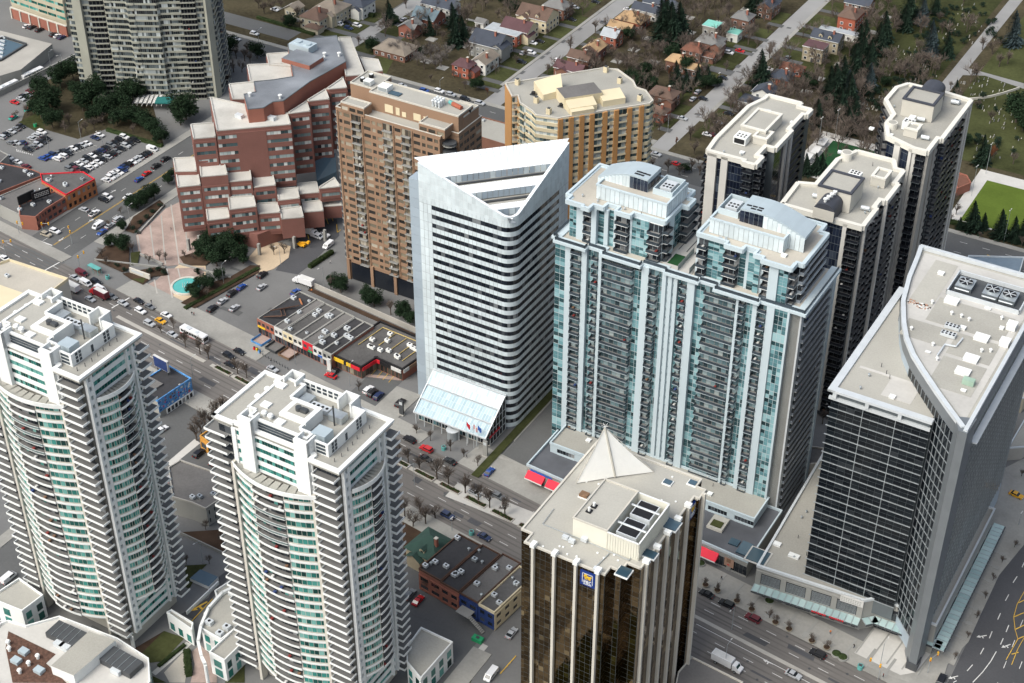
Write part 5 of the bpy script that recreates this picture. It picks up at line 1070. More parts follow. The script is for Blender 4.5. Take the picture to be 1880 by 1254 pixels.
# ---- cream and orange brick apartment tower
def cream_tower():
 t = T('apartment_tower', 'cream apartment tower striped by orange brick piers behind the white office tower', 'tower', (-248, 470)); fl = 2.75; n = 21; Z = n * fl
 pl = [(-276.4, 462.5), (-268.9, 454.7), (-267.2, 456.3), (-263.4, 451.4), (-256.4, 448.2), (-253.4, 446.0), (-245.3, 447.9), (-221.6, 475.6), (-221.6, 478.5), (-227.7, 484.5), (-231.9, 485), (-235.5, 489.4), (-245.0, 495.0), (-250.7, 493.0)]
 wall_core(t, pl, 0, Z, 'cream', 'gravel')
 G3 = lambda w: (w, 'W', dict(pw=1.3, sill=.85, wall='cream', glass='glass_pale', d=.1))
 Bc = lambda w: (w, 'B', dict(dep=.9, rail='cream', slab='cream', back='glass_pale', rh=.7))
 O = (1.9, 'P', dict(wall='brick_ochre', out=.9))
 facade(t, pl[6], pl[7], 0, fl, n, [O, G3(2.6), O, G3(2.6), O, G3(2.4), O, Bc(3.6), O, Bc(1.4), G3(1.6), O, Bc(3.8), O, G3(3.2), O, G3(2.6)], 'cream', 'glass_pale')
 for i, sp in ((4, [G3(1)]), (5, [G3(1)]), (3, [Bc(3), G3(3)]), (7, [G3(1)]), (8, [Bc(1)]), (9, [G3(1)])): facade(t, pl[i], pl[i + 1], 0, fl, n, sp, 'cream', 'glass_pale')
 for i, sp in ((0, [(1, 'P', dict(wall='brick_ochre', out=.3))]), (1, [Bc(1)]), (2, [(5, 'P', dict(wall='brick_ochre', out=.3)), Bc(2)])): facade(t, pl[i], pl[i + 1], 0, fl, n, sp, 'cream', 'glass_pale')
 parapet(t, pl, Z, .5, .5, .2, 'stone')
 # cream plant rooms with lean-to roofs
 def lean(px, z0, hl, hr, m='cream'):
  q = [tuple(G(*p)) for p in px]
  t.mb('plant_room', m).prism([(a, b) for a, b in q], Z, [Z + h for h in (hl if isinstance(hl, list) else [hl] * len(q))], m)
 Zr = Z
 g2 = lambda x, y, h: G(13, x, y, Zr + h)
 P = [g2(225, 725, 0.5), g2(365, 700, .5), g2(365, 640, 3.5), g2(345, 560, 3.5), g2(185, 640, 3)]
 def prism_px(pts, h, top='cream'): t.mb('plant_room', 'cream').prism(pts, Z, h, 'cream', top)
 prism_px([g2(225, 725, 0), g2(365, 700, 0), (g2(365, 700, 0)[0] - 5.5, g2(365, 700, 0)[1] + 8), (g2(225, 725, 0)[0] - 7, g2(225, 725, 0)[1] + 5)], [Z + 2.4, Z + 3.2, Z + 5.2, Z + 4.2])
 c0 = (-246.5, 459.5); a45 = 49.5
 def rb(cx, cy, w, d, h0, h1=None, top='cream', part='plant_room'):
  a = radians(a45); ca, sa = cos(a), sin(a); c = [(-w / 2, -d / 2), (w / 2, -d / 2), (w / 2, d / 2), (-w / 2, d / 2)]
  q = [(cx + x * ca - y * sa, cy + x * sa + y * ca) for x, y in c]; h1 = h0 if h1 is None else h1
  t.mb(part, 'cream').prism(q, Z, [Z + h0, Z + h0, Z + h1, Z + h1], 'cream', top)
 rb(-245.5, 464.5, 15, 9, 4.4, 4.4, 'gravel_dark'); rb(-242.0, 459.2, 11, 5.5, 2.2, 4.0); rb(-240.3, 456.6, 9, 4, 1.9, 2.0); rb(-234.8, 470.0, 9, 6, 2.4, 3.8)
 for k in range(3): pass
 for x, y in ((40, 590), (175, 720), (265, 800), (675, 500), (775, 580), (920, 705)): x, y = G(13, x, y, Z + 1); m = t.item('chimney_pot', 'cream', 2); m.box(x - .8, x + .8, y - .8, y + .8, Z, Z + 2.2); m.box(x - .5, x + .5, y - .5, y + .5, Z + 2.2, Z + 2.5, 'dark_metal')
 for x, y in ((155, 665), (355, 750), (660, 705)): x, y = G(13, x, y, Z + 1); m = t.item('roof_fan', 'black', 2); m.cyl(x, y, .8, Z, Z + 1.3, 10); m.box(x - 1.2, x + 1.2, y - .8, y + .8, Z, Z + .4, 'dark_metal')
 t.done()
cream_tower()
# ---- three stone and navy glass apartment towers
def navy_tower(label, org, chain, Z, ff, rf, pents, seed):
 random.seed(seed)
 t = T('apartment_tower', label, 'tower', org, group='stone and dark glass apartment towers'); fl = 2.8; n = int(Z / fl)
 wall_core(t, chain, 0, Z - .2, 'mullion_dark', 'gravel')
 xs = [p[0] for p in chain]; ys = [p[1] for p in chain]; x0, x1, y0, y1 = min(xs), max(xs), min(ys), max(ys)
 for (i, spec) in ff: facade(t, chain[i], chain[(i + 1) % len(chain)], Z - n * fl, fl, n, spec, 'stone', 'glass_navy', 'rail_black', 'mullion_dark', 'mullion_dark', 'glass_black')
 c = t.mb('cornice', 'cream_stone')
 for i in range(len(chain)):
  a, b = chain[i], chain[(i + 1) % len(chain)]; L = sqrt((b[0] - a[0]) ** 2 + (b[1] - a[1]) ** 2); e = .003 * (i % 7); c.seg(a, b, -.3 + e, L + .3 - e, -.45, 1.0, Z - 1.0 + e, Z + .75 + e)
 for (x0_, x1_, y0_, y1_, h, top) in pents:
  t.flush()
  t.mb('penthouse', 'stone').box(x0_, x1_, y0_, y1_, Z - .1, Z + h, 'stone', 'gravel'); parapet(t, [(x0_, y0_), (x1_, y0_), (x1_, y1_), (x0_, y1_)], Z + h, .5, .9, .15, top, 'penthouse_rim')
 R = random.Random(seed)
 for k in range(3):
  x = R.uniform(x0 + 3, x1 - 4); y = R.uniform(y0 + 5, y1 - 4); m = t.item('roof_fan', 'metal', 2); m.tube((x, y, Z + .8), (x + 2.6, y + .3, Z + .8), .7, 10, mat='metal_pale')
 roofkit(t, x0 + 2, x1 - 2, y0 + 3, y1 - 3, Z - .2, 8, seed)
 return t, n, fl
M('pier', (.60, .59, .55), .8, .1, .15)
Pn = lambda w, o=1.0, m='pier': (w, 'P', dict(wall=m, out=o))
Gn = lambda w: (w, 'G', dict(rows=1, d=.1, pw=1.2, glass='glass_navy', mull='black'))
M('rail_black', (.014, .016, .022), .35)
Bn = lambda w: (w, 'B', dict(dep=1.7, rail='rail_black', slab='mullion_dark', back='glass_black'))
ch = [(-175.2, 424.4), (-162, 424.4), (-162, 423.2), (-158.2, 423.2), (-158.2, 428.8), (-160.4, 428.8), (-160.4, 437), (-157, 437), (-157, 451), (-158.4, 451), (-158.4, 464.5), (-157, 464.5), (-157, 468.6), (-161.8, 468.6), (-161.8, 471.4), (-173.8, 471.4), (-173.8, 468), (-176.2, 460), (-176.2, 433)]
t, n, fl = navy_tower('stone and dark glass tower behind the left silver crown, leftmost of the three', (-167, 447), ch, 75, [(0, [Pn(3.4), Gn(1.6), Pn(2.4), Gn(5.8)]), (2, [Bn(1)]), (3, [Bn(3), Pn(1), Bn(1.5)]), (5, [Bn(7), Pn(1.2)]), (7, [Gn(8), Pn(1.6), Gn(3), Pn(1.4)]), (9, [Pn(2, 1.4), Bn(11)]), (18, [Bn(5), Pn(2), Bn(5)]), (17, [Bn(1)]), (16, [Bn(1)])], 0, [(-171, -162, 440.5, 455, 3.2, 'cream_stone'), (-165, -160, 437, 443, 2.4, 'cream_stone')], 21)
m = t.mb('air_handler', 'white'); m.box(-170.6, -166.2, 433.6, 438.6, 75, 77.6);
for k in range(6): m.box(-169.9 + (k % 3) * 1.2, -169.3 + (k % 3) * 1.2, 434.6 + (k // 3) * 1.4, 435.4 + (k // 3) * 1.4, 77.6, 77.66, 'black')
m.box(-170.2, -166.6, 433.5, 433.6, 75.5, 77.2, 'black'); t.done()
ch = [(-140.6, 404.6), (-114.6, 404.6), (-114.6, 416.6), (-115.6, 416.6), (-115.6, 422.8), (-113.8, 422.8), (-113.8, 434.4), (-115.2, 434.4), (-115.2, 443.6), (-118, 443.6), (-120.2, 448.6), (-132.4, 448.6), (-135.9, 440), (-135.9, 421), (-141.2, 419)]
t, n, fl = navy_tower('stone and dark glass tower behind the right silver crown, middle of the three', (-127, 425), ch, 75, [(0, [Gn(16), Gn(4.2), Pn(1.3), Bn(4.4)]), (1, [Gn(1), Pn(.9), Bn(4.2), Pn(.5), Bn(4), Pn(.6)]), (3, [Bn(1)]), (5, [Pn(.9), Gn(1), Bn(8), Pn(1)]), (7, [Bn(5), Pn(3, 1.0, 'concrete')]), (14, [Bn(1)]), (13, [Gn(1)]), (12, [Bn(1)])], 0, [(-131.9, -121, 410.3, 421.6, 6.6, 'slate'), (-121.5, -116.8, 430.5, 437, 3.0, 'cream_stone')], 22)
m = t.mb('vaulted_roof', 'slate')
for k in range(12):
 a0, a1 = pi * k / 12, pi * (k + 1) / 12; X = lambda a: -126.6 - 3.3 * cos(a); Zz = lambda a: 75 + 3.2 + 2.4 * sin(a)
 m.prism([(X(a0), 402.6), (X(a1), 402.6), (X(a1), 410.2), (X(a0), 410.2)], 75, [Zz(a0), Zz(a1), Zz(a1), Zz(a0)], 'slate')
t.mb('vault_wall', 'stone').box(-130, -123.2, 402.4, 402.55, 75, 78.6)
for k in range(4): v = t.item('roof_vent', 'white', 2); v.cyl(-127 + k * .3, 404 + k * 1.9, .45, 80, 81.4, 10); v.cyl(-127 + k * .3, 404 + k * 1.9, .7, 81.4, 81.8, 10)
m = t.mb('air_handler', 'white'); m.box(-128.6, -124.6, 425.5, 431.5, 75, 78.2)
for k in range(6): m.box(-128.1 + (k % 3) * 1.1, -127.4 + (k % 3) * 1.1, 429.2 + (k // 3) * 1.2, 430 + (k // 3) * 1.2, 78.2, 78.26, 'black')
v = t.mb('roof_drum', 'cream_stone'); v.cyl(-134.2, 443, 1.9, 74, 77.4, 18); v.cyl(-134.2, 443, 1.5, 77.4, 77.42, 18, mat='gravel'); t.done()
ch = [(-134, 479.5), (-128, 470.5), (-128, 463), (-124.8, 455.2), (-114.8, 451.4), (-110.6, 451.4), (-110.6, 462), (-109.2, 462), (-109.2, 493.6), (-118, 494.8), (-131.5, 494.8), (-134, 490)]
t, n, fl = navy_tower('stone and dark glass tower beside the cemetery drive, rightmost of the three', (-121, 475), ch, 80, [(3, [Gn(3), Pn(2), Gn(3), Pn(1)]), (4, [Pn(1, .6), Bn(3)]), (5, [Pn(1.5, .9, 'concrete'), Gn(.6), Pn(1.2, .9, 'concrete')]), (6, [Bn(1)]), (7, [Bn(6), Pn(.8), Bn(6), Pn(.5), Bn(6), Pn(.8), Gn(3), Pn(1.4), Gn(2), Pn(1.2)]), (2, [Bn(1)]), (1, [Bn(1)]), (0, [Bn(1)]), (11, [Gn(1)])], 0, [(-126.6, -115.8, 472, 482.4, 6.0, 'slate'), (-121, -116.4, 458.5, 463.5, 2.6, 'cream_stone')], 23)
m = t.mb('vaulted_roof', 'slate')
for k in range(12):
 a0, a1 = pi * k / 12, pi * (k + 1) / 12; X = lambda a: -121.2 - 3.6 * cos(a); Zz = lambda a: 80 + 4.0 + 2.4 * sin(a)
 m.prism([(X(a0), 482.4), (X(a1), 482.4), (X(a1), 491), (X(a0), 491)], 80, [Zz(a0), Zz(a1), Zz(a1), Zz(a0)], 'slate')
m = t.mb('air_handler', 'white'); m.box(-123, -119.4, 462.5, 466, 80, 82.8); m.box(-122.5, -120.5, 466, 470, 80, 82.2)
for k in range(6): m.box(-122.5 + (k % 3) * 1.1, -121.8 + (k % 3) * 1.1, 463 + (k // 3) * 1.2, 463.8 + (k // 3) * 1.2, 82.8, 82.86, 'black')
v = t.mb('roof_drum', 'cream_stone'); v.cyl(-126.0, 462, 1.7, 79, 82, 18); v.cyl(-126.0, 462, 1.35, 82, 82.02, 18, mat='gravel'); t.done()
# ================================================================ left blocks and low buildings
def ccw(pl):
 a = sum(pl[i][0] * pl[(i + 1) % len(pl)][1] - pl[(i + 1) % len(pl)][0] * pl[i][1] for i in range(len(pl)))
 return pl if a > 0 else pl[::-1]
def PX(z, pts, F=GF): return [at(a, b, c, z, F) for a, b, c in pts]
def cen(pl): return (sum(p[0] for p in pl) / len(pl), sum(p[1] for p in pl) / len(pl))
def low(name, label, cat, pl, z, wall, roof, F=GF, group=None, par=.5, parmat=None, roofn=4, wins=None, z0=0, done=True):
 pl = ccw(pl); t = T(name, label, cat, cen(pl), F, group)
 wall_core(t, pl, z0, z, wall, roof)
 if par: parapet(t, pl, z, par, .35, .06, parmat or wall)
 if wins:
  for i, sp, fl, n, zz in wins: facade(t, pl[i % len(pl)], pl[(i + 1) % len(pl)], zz, fl, n, sp, wall, 'glass_dark')
 if roofn:
  c = cen(pl); R = random.Random(int(abs(c[0] * 7 + c[1] * 3)))
  for k in range(roofn):
   p = pl[R.randrange(len(pl))]; f = R.uniform(.25, .8); x, y = c[0] + (p[0] - c[0]) * f, c[1] + (p[1] - c[1]) * f; r = R.random()
   m = t.item('roof_unit', 'metal_pale' if r < .5 else 'metal', 1)
   if r < .6: m.box(x - .8, x + .8, y - .6, y + .6, z + .15, z + 1.1); m.cyl(x, y, .35, z + 1.1, z + 1.18, 8, mat='black')
   else: m.cyl(x, y, .3, z, z + .9, 8); m.cyl(x, y, .5, z + .9, z + 1.15, 8, .25)
 if done: t.done()
 return t
M('orange_wall', (.55, .27, .05), .8)
M('teal_dark', (.02, .16, .15), .7, .1, .5)
GL('glass_grey', [(0, (.01, .014, .018)), (.45, (.035, .045, .05)), (.78, (.14, .17, .18)), (1, (.55, .60, .60))])
_m = M('membrane_w', (.22, .235, .255), .35, .6, .06, stain=.3)
M('rust', (.09, .05, .035), .9, .3, 1)
M('pipe_yellow', (.55, .42, .16), .7)
M('roof_blue', (.22, .28, .33), .4, .1, .5, metal=.3)
M('soil_red', (.13, .07, .05), .95, .5, 1.2, bump=.5)
for n_, c_ in dict(shingle_brown=(.13, .085, .065), shingle_taupe=(.24, .205, .165), shingle_slate=(.055, .065, .085), shingle_blue=(.12, .165, .19), shingle_black=(.035, .038, .045), shingle_tan=(.38, .255, .14), shingle_maroon=(.105, .055, .06), shingle_grey=(.17, .17, .165), shingle_redbrown=(.17, .075, .05), roof_grey=(.36, .39, .41)).items(): M(n_, c_, .9, .16, .35, sc2=3, stain=.15)
# tall concrete slab of flats in the top left corner
def slab_tower():
 t = T('apartment_tower', 'wide grey concrete apartment tower with rows of glazed balconies, cut by the top edge', 'tower', (-165, 655), XF); fl = 2.6; n = 36; Z = fl * n
 pl = [(-197.5, 645.5), (-190, 643.5), (-180.5, 644), (-179.5, 641.2), (-170, 640.2), (-169, 638.6), (-156, 638.2), (-155, 639.6), (-146, 640.6), (-136, 641.4), (-132.6, 646), (-132.6, 668), (-197.5, 668)]
 wall_core(t, pl, 0, Z, 'concrete_green', 'gravel')
 Wd = lambda w, d=.0: (w, 'W', dict(pw=.95, sill=.6, head=2.3, wall='concrete_green', glass='glass_grey', d=d))
 Bc = lambda w: (w, 'B', dict(dep=1.5, rail='concrete_green', slab='concrete_green', back='glass_black', rh=.5))
 Pc = lambda w: (w, 'P', dict(wall='concrete_green', out=1.5))
 for i, sp in ((0, [Wd(3), Pc(3.4)]), (1, [Wd(3), Bc(6.6)]), (2, [Wd(1)]), (3, [Wd(3.2, .3), Wd(6.4)]), (4, [Wd(1)]), (5, [Wd(3, .4), Wd(10)]), (6, [Wd(1)]), (7, [Wd(4), Wd(4, .5)]), (8, [Bc(6.6), Wd(3.2)]), (9, [Pc(2.8), Wd(2)]), (10, [Wd(6), Bc(6), Wd(6)])): facade(t, pl[i], pl[i + 1], 0, fl, n, sp, 'concrete_green', 'glass_grey')
 facade(t, pl[12], pl[0], 0, fl, n, [Wd(6), Bc(6), Wd(6)], 'concrete_green', 'glass_grey')
 t.mb('entrance_canopy', 'teal_dark').box(-160.5, -153, 628, 634, 3.6, 4.2)
 cp = t.mb('pergola', 'clutter_white')
 for a in range(6):
  for b in range(4): cp.prism([(-170 + a * 2, 629 + b * 2), (-168.4 + a * 2, 629 + b * 2), (-168.4 + a * 2, 630.4 + b * 2), (-170 + a * 2, 630.4 + b * 2)], 3.4, [3.5, 4.1, 4.1, 3.5])
 for a in range(8): t.mb('pergola_beam', 'concrete').box(-173 + a * 2.2, -172.7 + a * 2.2, 627, 639, 3.0, 3.3)
 t.done()
slab_tower()
low('office_building', 'beige office building with long green ribbon windows in the top left corner', 'building', PX(0, [(11, 100, 120), (11, 300, 190), (11, 495, 255), (11, 760, 130), (11, 380, -120)]), 26, 'beige', 'gravel', roofn=0,
 wins=[(i, [(.6, 'P', dict(wall='beige', out=.2)), (8, 'W', dict(pw=2, sill=1.0, head=2.5, wall='beige', glass='glass_green'))] * 3, 3.5, 5, 7) for i in (0, 1, 2, 3, 4)])
wl = MB('brick'); pw = [G(11, 100, 125), G(11, 300, 195), G(11, 500, 262)]
for i in range(2):
 a, b = pw[i], pw[i + 1]; L = sqrt((a[0] - b[0]) ** 2 + (a[1] - b[1]) ** 2); wl.seg(a, b, 0, L, .5, 1.2, 0, 5.5, 'brick'); wl.seg(a, b, 0, L, .4, 1.3, 5.5, 6.0, 'stone')
 for k in range(3): wl.seg(a, b, L * k / 3, L * k / 3 + .8, .5, 1.6, 0, 5.6, 'stone')
single('retaining_wall', wl, 'brick retaining wall with pale piers below the beige office building', 'wall', pw[1])
t = low('bus_terminal', 'low concrete bus terminal roof with a sunken skylight at the left edge', 'terminal', PX(6, [(11, -200, 260), (11, 0, 220), (11, 375, 315), (11, 150, 500), (11, 0, 545), (11, -300, 600)]), 6, 'stone_grey', 'concrete', par=0, roofn=0, done=False)
sk = PX(6, [(11, -60, 330), (11, 25, 275), (11, 185, 325), (11, 0, 440), (11, -120, 430)]); t.mb('skylight', 'skylight').prism(ccw(inset(sk, .5)), 6.0, 6.2)
for i in range(5):
 a, b = ccw(sk)[i], ccw(sk)[(i + 1) % 5]; L = sqrt((a[0] - b[0]) ** 2 + (a[1] - b[1]) ** 2); t.mb('skylight_kerb', 'dark_metal').seg(a, b, 0, L, 0, .8, 5.9, 6.9)
for k in range(6): a = lerp(sk[1], sk[3], k / 6); t.mb('skylight_fins', 'metal_pale').box(a[0] - 1.5, a[0] + 1.5, a[1] - .4, a[1] + .4, 6.2, 6.9)
t.done()
a, b = G(11, -60, 720), G(11, 545, 425); L = sqrt((a[0] - b[0]) ** 2 + (a[1] - b[1]) ** 2); wl = MB('stone_grey'); wl.seg(a, b, 0, L, -.2, .2, 0, 2.4); wl.seg(a, b, 0, L, -.3, .3, 2.4, 2.6)
for k in range(int(L / 4)): wl.seg(a, b, k * 4, k * 4 + .4, -.3, .3, 0, 2.5)
single('boundary_wall', wl, 'long grey concrete wall between the bus terminal and the car park', 'wall', lerp(a, b, .5))
M('terrace_gravel', (.50, .49, .45), .95, .14, .12, sc2=1.5, bump=.3, stain=.35)
# stepped red brick building with white gravel terraces
def stepped_brick():
 t = T('stepped_building', 'stepped dark red brick building with many pale gravel terraces beside the plaza', 'building', (-355, 410)); F3 = 3.5; zT = 24.0
 def blk(ox, oy, k, pts, z, nf, low_=None, part='block', roof='terrace_gravel', spec=None, sides=(0, 1, 3), bot=None):
  q = [(ox + x / k, oy + y / k) for x, y in pts]; pl = [GF.l(*ray(a, b, z)) for a, b in q]
  # pts: back left, back right, front right, front left -> counter-clockwise from front left
  pl = [pl[3], pl[2], pl[1], pl[0]] if len(pl) == 4 else ccw(pl)
  zb = (z - 1.3 - nf * F3) if bot is None else bot
  m = t.item(part, 'brick_maroon', z); m.prism(pl, max(.5, zb - 1.2), z, 'brick_maroon', roof)
  cp = m.sub('coping', 'terrace_gravel')
  for i in range(len(pl)):
   a, b = pl[i], pl[(i + 1) % len(pl)]; L = sqrt((b[0] - a[0]) ** 2 + (b[1] - a[1]) ** 2); cp.seg(a, b, 0, L, -.45, .03, z - .02, z + .4)
  if nf:
   for i in sides:
    if i >= len(pl): continue
    a, b = pl[i], pl[(i + 1) % len(pl)]; L = sqrt((b[0] - a[0]) ** 2 + (b[1] - a[1]) ** 2)
    if L > 2: facade(t, a, b, zb, F3, nf, spec if (spec and i == 0) else [(.6, 'P', dict(wall='brick_maroon', out=.22)), (L - 1.2, 'W', dict(pw=1.35, sill=1.25, head=2.75, wall='brick_maroon', glass='glass_pale')), (.6, 'P', dict(wall='brick_maroon', out=.22))], 'brick_maroon', 'glass_pale')
  return pl
 C4 = (300, 280, 5.22); C3 = (300, 60, 5.22)
 wide = [(4.2, 'W', dict(pw=1.35, sill=1.25, head=2.75, wall='brick_maroon', glass='glass_pale')), (6.6, 'P', dict(wall='brick_maroon', out=.3)), (5.6, 'W', dict(pw=1.35, sill=1.25, head=2.75, wall='brick_maroon', glass='glass_pale'))]
 blk(*C3, [(445, 620), (1190, 775), (1222, 882), (512, 945)], 42.4, 7, spec=wide)
 blk(*C3, [(625, 495), (890, 470), (900, 640), (660, 640)], 42.3, 3)
 blk(*C3, [(800, 310), (1240, 290), (1260, 450), (830, 470)], 42.1, 3); blk(*C3, [(985, 205), (1195, 190), (1240, 330), (1010, 310)], 42.2, 3)
 blk(*C3, [(1375, 650), (1555, 540), (1592, 640), (1395, 660)], 43.8, 7); blk(*C3, [(1185, 775), (1375, 655), (1408, 755), (1215, 778)], 42.9, 7)
 blk(*C3, [(1560, 540), (1720, 430), (1760, 530), (1590, 545)], 45.0, 7)
 blk(470, 0, ZK, [(590, 270), (680, 268), (785, 540), (645, 550)], 45.0, 4); blk(470, 0, ZK, [(745, 412), (880, 430), (912, 512), (790, 520)], 42.8, 5)
 blk(*C3, [(258, 880), (480, 865), (502, 1003), (287, 1022)], 39.7, 5); blk(*C3, [(315, 1098), (520, 1085), (545, 1180), (320, 1207)], 31.3, 4)
 blk(*C3, [(90, 1205), (300, 1195), (320, 1330), (112, 1335)], 25.4, 3)
 blk(*C4, [(118, 200), (335, 192), (357, 315), (138, 337)], zT, 5); blk(*C4, [(345, 130), (590, 110), (617, 215), (357, 237)], 27.6, 5, bot=6); blk(*C4, [(615, 180), (832, 160), (847, 267), (627, 285)], 24.05, 4)
 blk(*C4, [(855, 225), (1052, 213), (1077, 315), (867, 337)], 20.8, 3); blk(*C4, [(1085, 355), (1285, 335), (1307, 440), (1100, 463)], 16.3, 2)
 blk(*C4, [(617, 430), (865, 415), (892, 520), (632, 552)], 17.6, 3); blk(*C4, [(407, 545), (615, 530), (640, 630), (420, 657)], 13.2, 2, bot=4.9)
 blk(*C4, [(895, 490), (1095, 480), (1122, 577), (907, 592)], 13.9, 2); blk(*C4, [(1115, 545), (1320, 515), (1347, 625), (1130, 642)], 13.0, 0, bot=5.5)
 blk(*C4, [(1275, 300), (1470, 280), (1495, 385), (1300, 402)], 14.4, 2); blk(*C4, [(1325, 480), (1512, 458), (1535, 562), (1345, 577)], 11.0, 0, bot=5); blk(*C4, [(1500, 430), (1690, 400), (1720, 510), (1532, 522)], 9.2, 0, bot=5); blk(*C4, [(1490, 335), (1640, 240), (1700, 330), (1500, 350)], 17, 1)
 # dark membrane penthouse
 zp = 48.2; q = [(770, 590), (885, 568), (865, 470), (1060, 450), (1245, 420), (1190, 110), (1400, 55), (1660, 28), (1750, 278), (1410, 468), (1150, 655), (1050, 665), (960, 722), (808, 737)]
 pl = ccw([GF.l(*ray(300 + x / 5.22, 60 + y / 5.22, zp)) for x, y in q]); m = t.mb('penthouse', 'brick'); m.prism(pl, zp - 7.5, zp, 'brick', 'membrane_w')
 for i in range(len(pl)):
  a, b = pl[i], pl[(i + 1) % len(pl)]; L = sqrt((b[0] - a[0]) ** 2 + (b[1] - a[1]) ** 2); t.mb('penthouse_coping', 'mullion_dark').seg(a, b, 0, L, -.3, .06, zp - .05, zp + .2)
 pz = lambda x, y, z: GF.l(*ray(300 + x / 5.22, 60 + y / 5.22, z))
 c = pz(1340, 140, zp + 1); t.mb('cooling_tower', 'metal_blue').box(c[0] - 5, c[0] + 5, c[1] - 3, c[1] + 3, zp, zp + 2.8)
 for k in range(2): t.mb('cooling_tower', 'metal_pale').cyl(c[0] - 2.4 + k * 4.8, c[1], 1.6, zp + 2.8, zp + 3.4, 12)
 c = pz(1370, 245, zp + 1.2); t.mb('upper_deck', 'brick').box(c[0] - 8, c[0] + 6, c[1] - 6, c[1] + 4, zp, zp + 1.8, 'brick', 'membrane_w')
 for x, y in ((1545, 225), (1535, 265), (1685, 225), (830, 610), (1120, 630)): c = pz(x, y, zp); m = t.item('roof_vent', 'white', 3); m.cyl(c[0], c[1], .5, zp, zp + 1.2, 8); m.cyl(c[0], c[1], .8, zp + 1.2, zp + 1.6, 8)
 for x, y in ((730, 810), (1040, 830)): c = pz(x, y, 42.5); m = t.item('roof_unit', 'metal_pale', 3); m.box(c[0] - 1.6, c[0] + 1.6, c[1] - 1, c[1] + 1, 42.4, 43.8)
 # ground floor: columns, dark undercroft, glazed link
 und = PX(0, [(21, 1345, 560), (21, 1490, 560), (21, 1700, 680), (22, 0, 560), (22, 330, 540), (22, 480, 400), (22, 300, 250), (11, 1800, 1100)]) if 0 else None
 for tx, ty in ((1362, 585), (1440, 560), (1868, 620), (2120, 570), (2340, 520)): c = G(21, tx, ty); t.item('column', 'stone_grey', 0).box(c[0] - .5, c[0] + .5, c[1] - .5, c[1] + .5, 0, 5.2)
 t.mb('undercroft', 'brick_maroon').prism(ccw(PX(1, [(21, 1500, 480), (21, 1860, 560), (22, 180, 500), (22, 430, 420), (22, 420, 330), (21, 1500, 380)])), 0, 6.5)
 gl = ccw([pz(1450, 1230, 18), pz(1650, 1130, 20), pz(1655, 1290, 16), pz(1470, 1420, 12)]); t.mb('glazed_link', 'skylight').prism(gl, 6, [12, 14, 19, 18]);
 t.done()
stepped_brick()
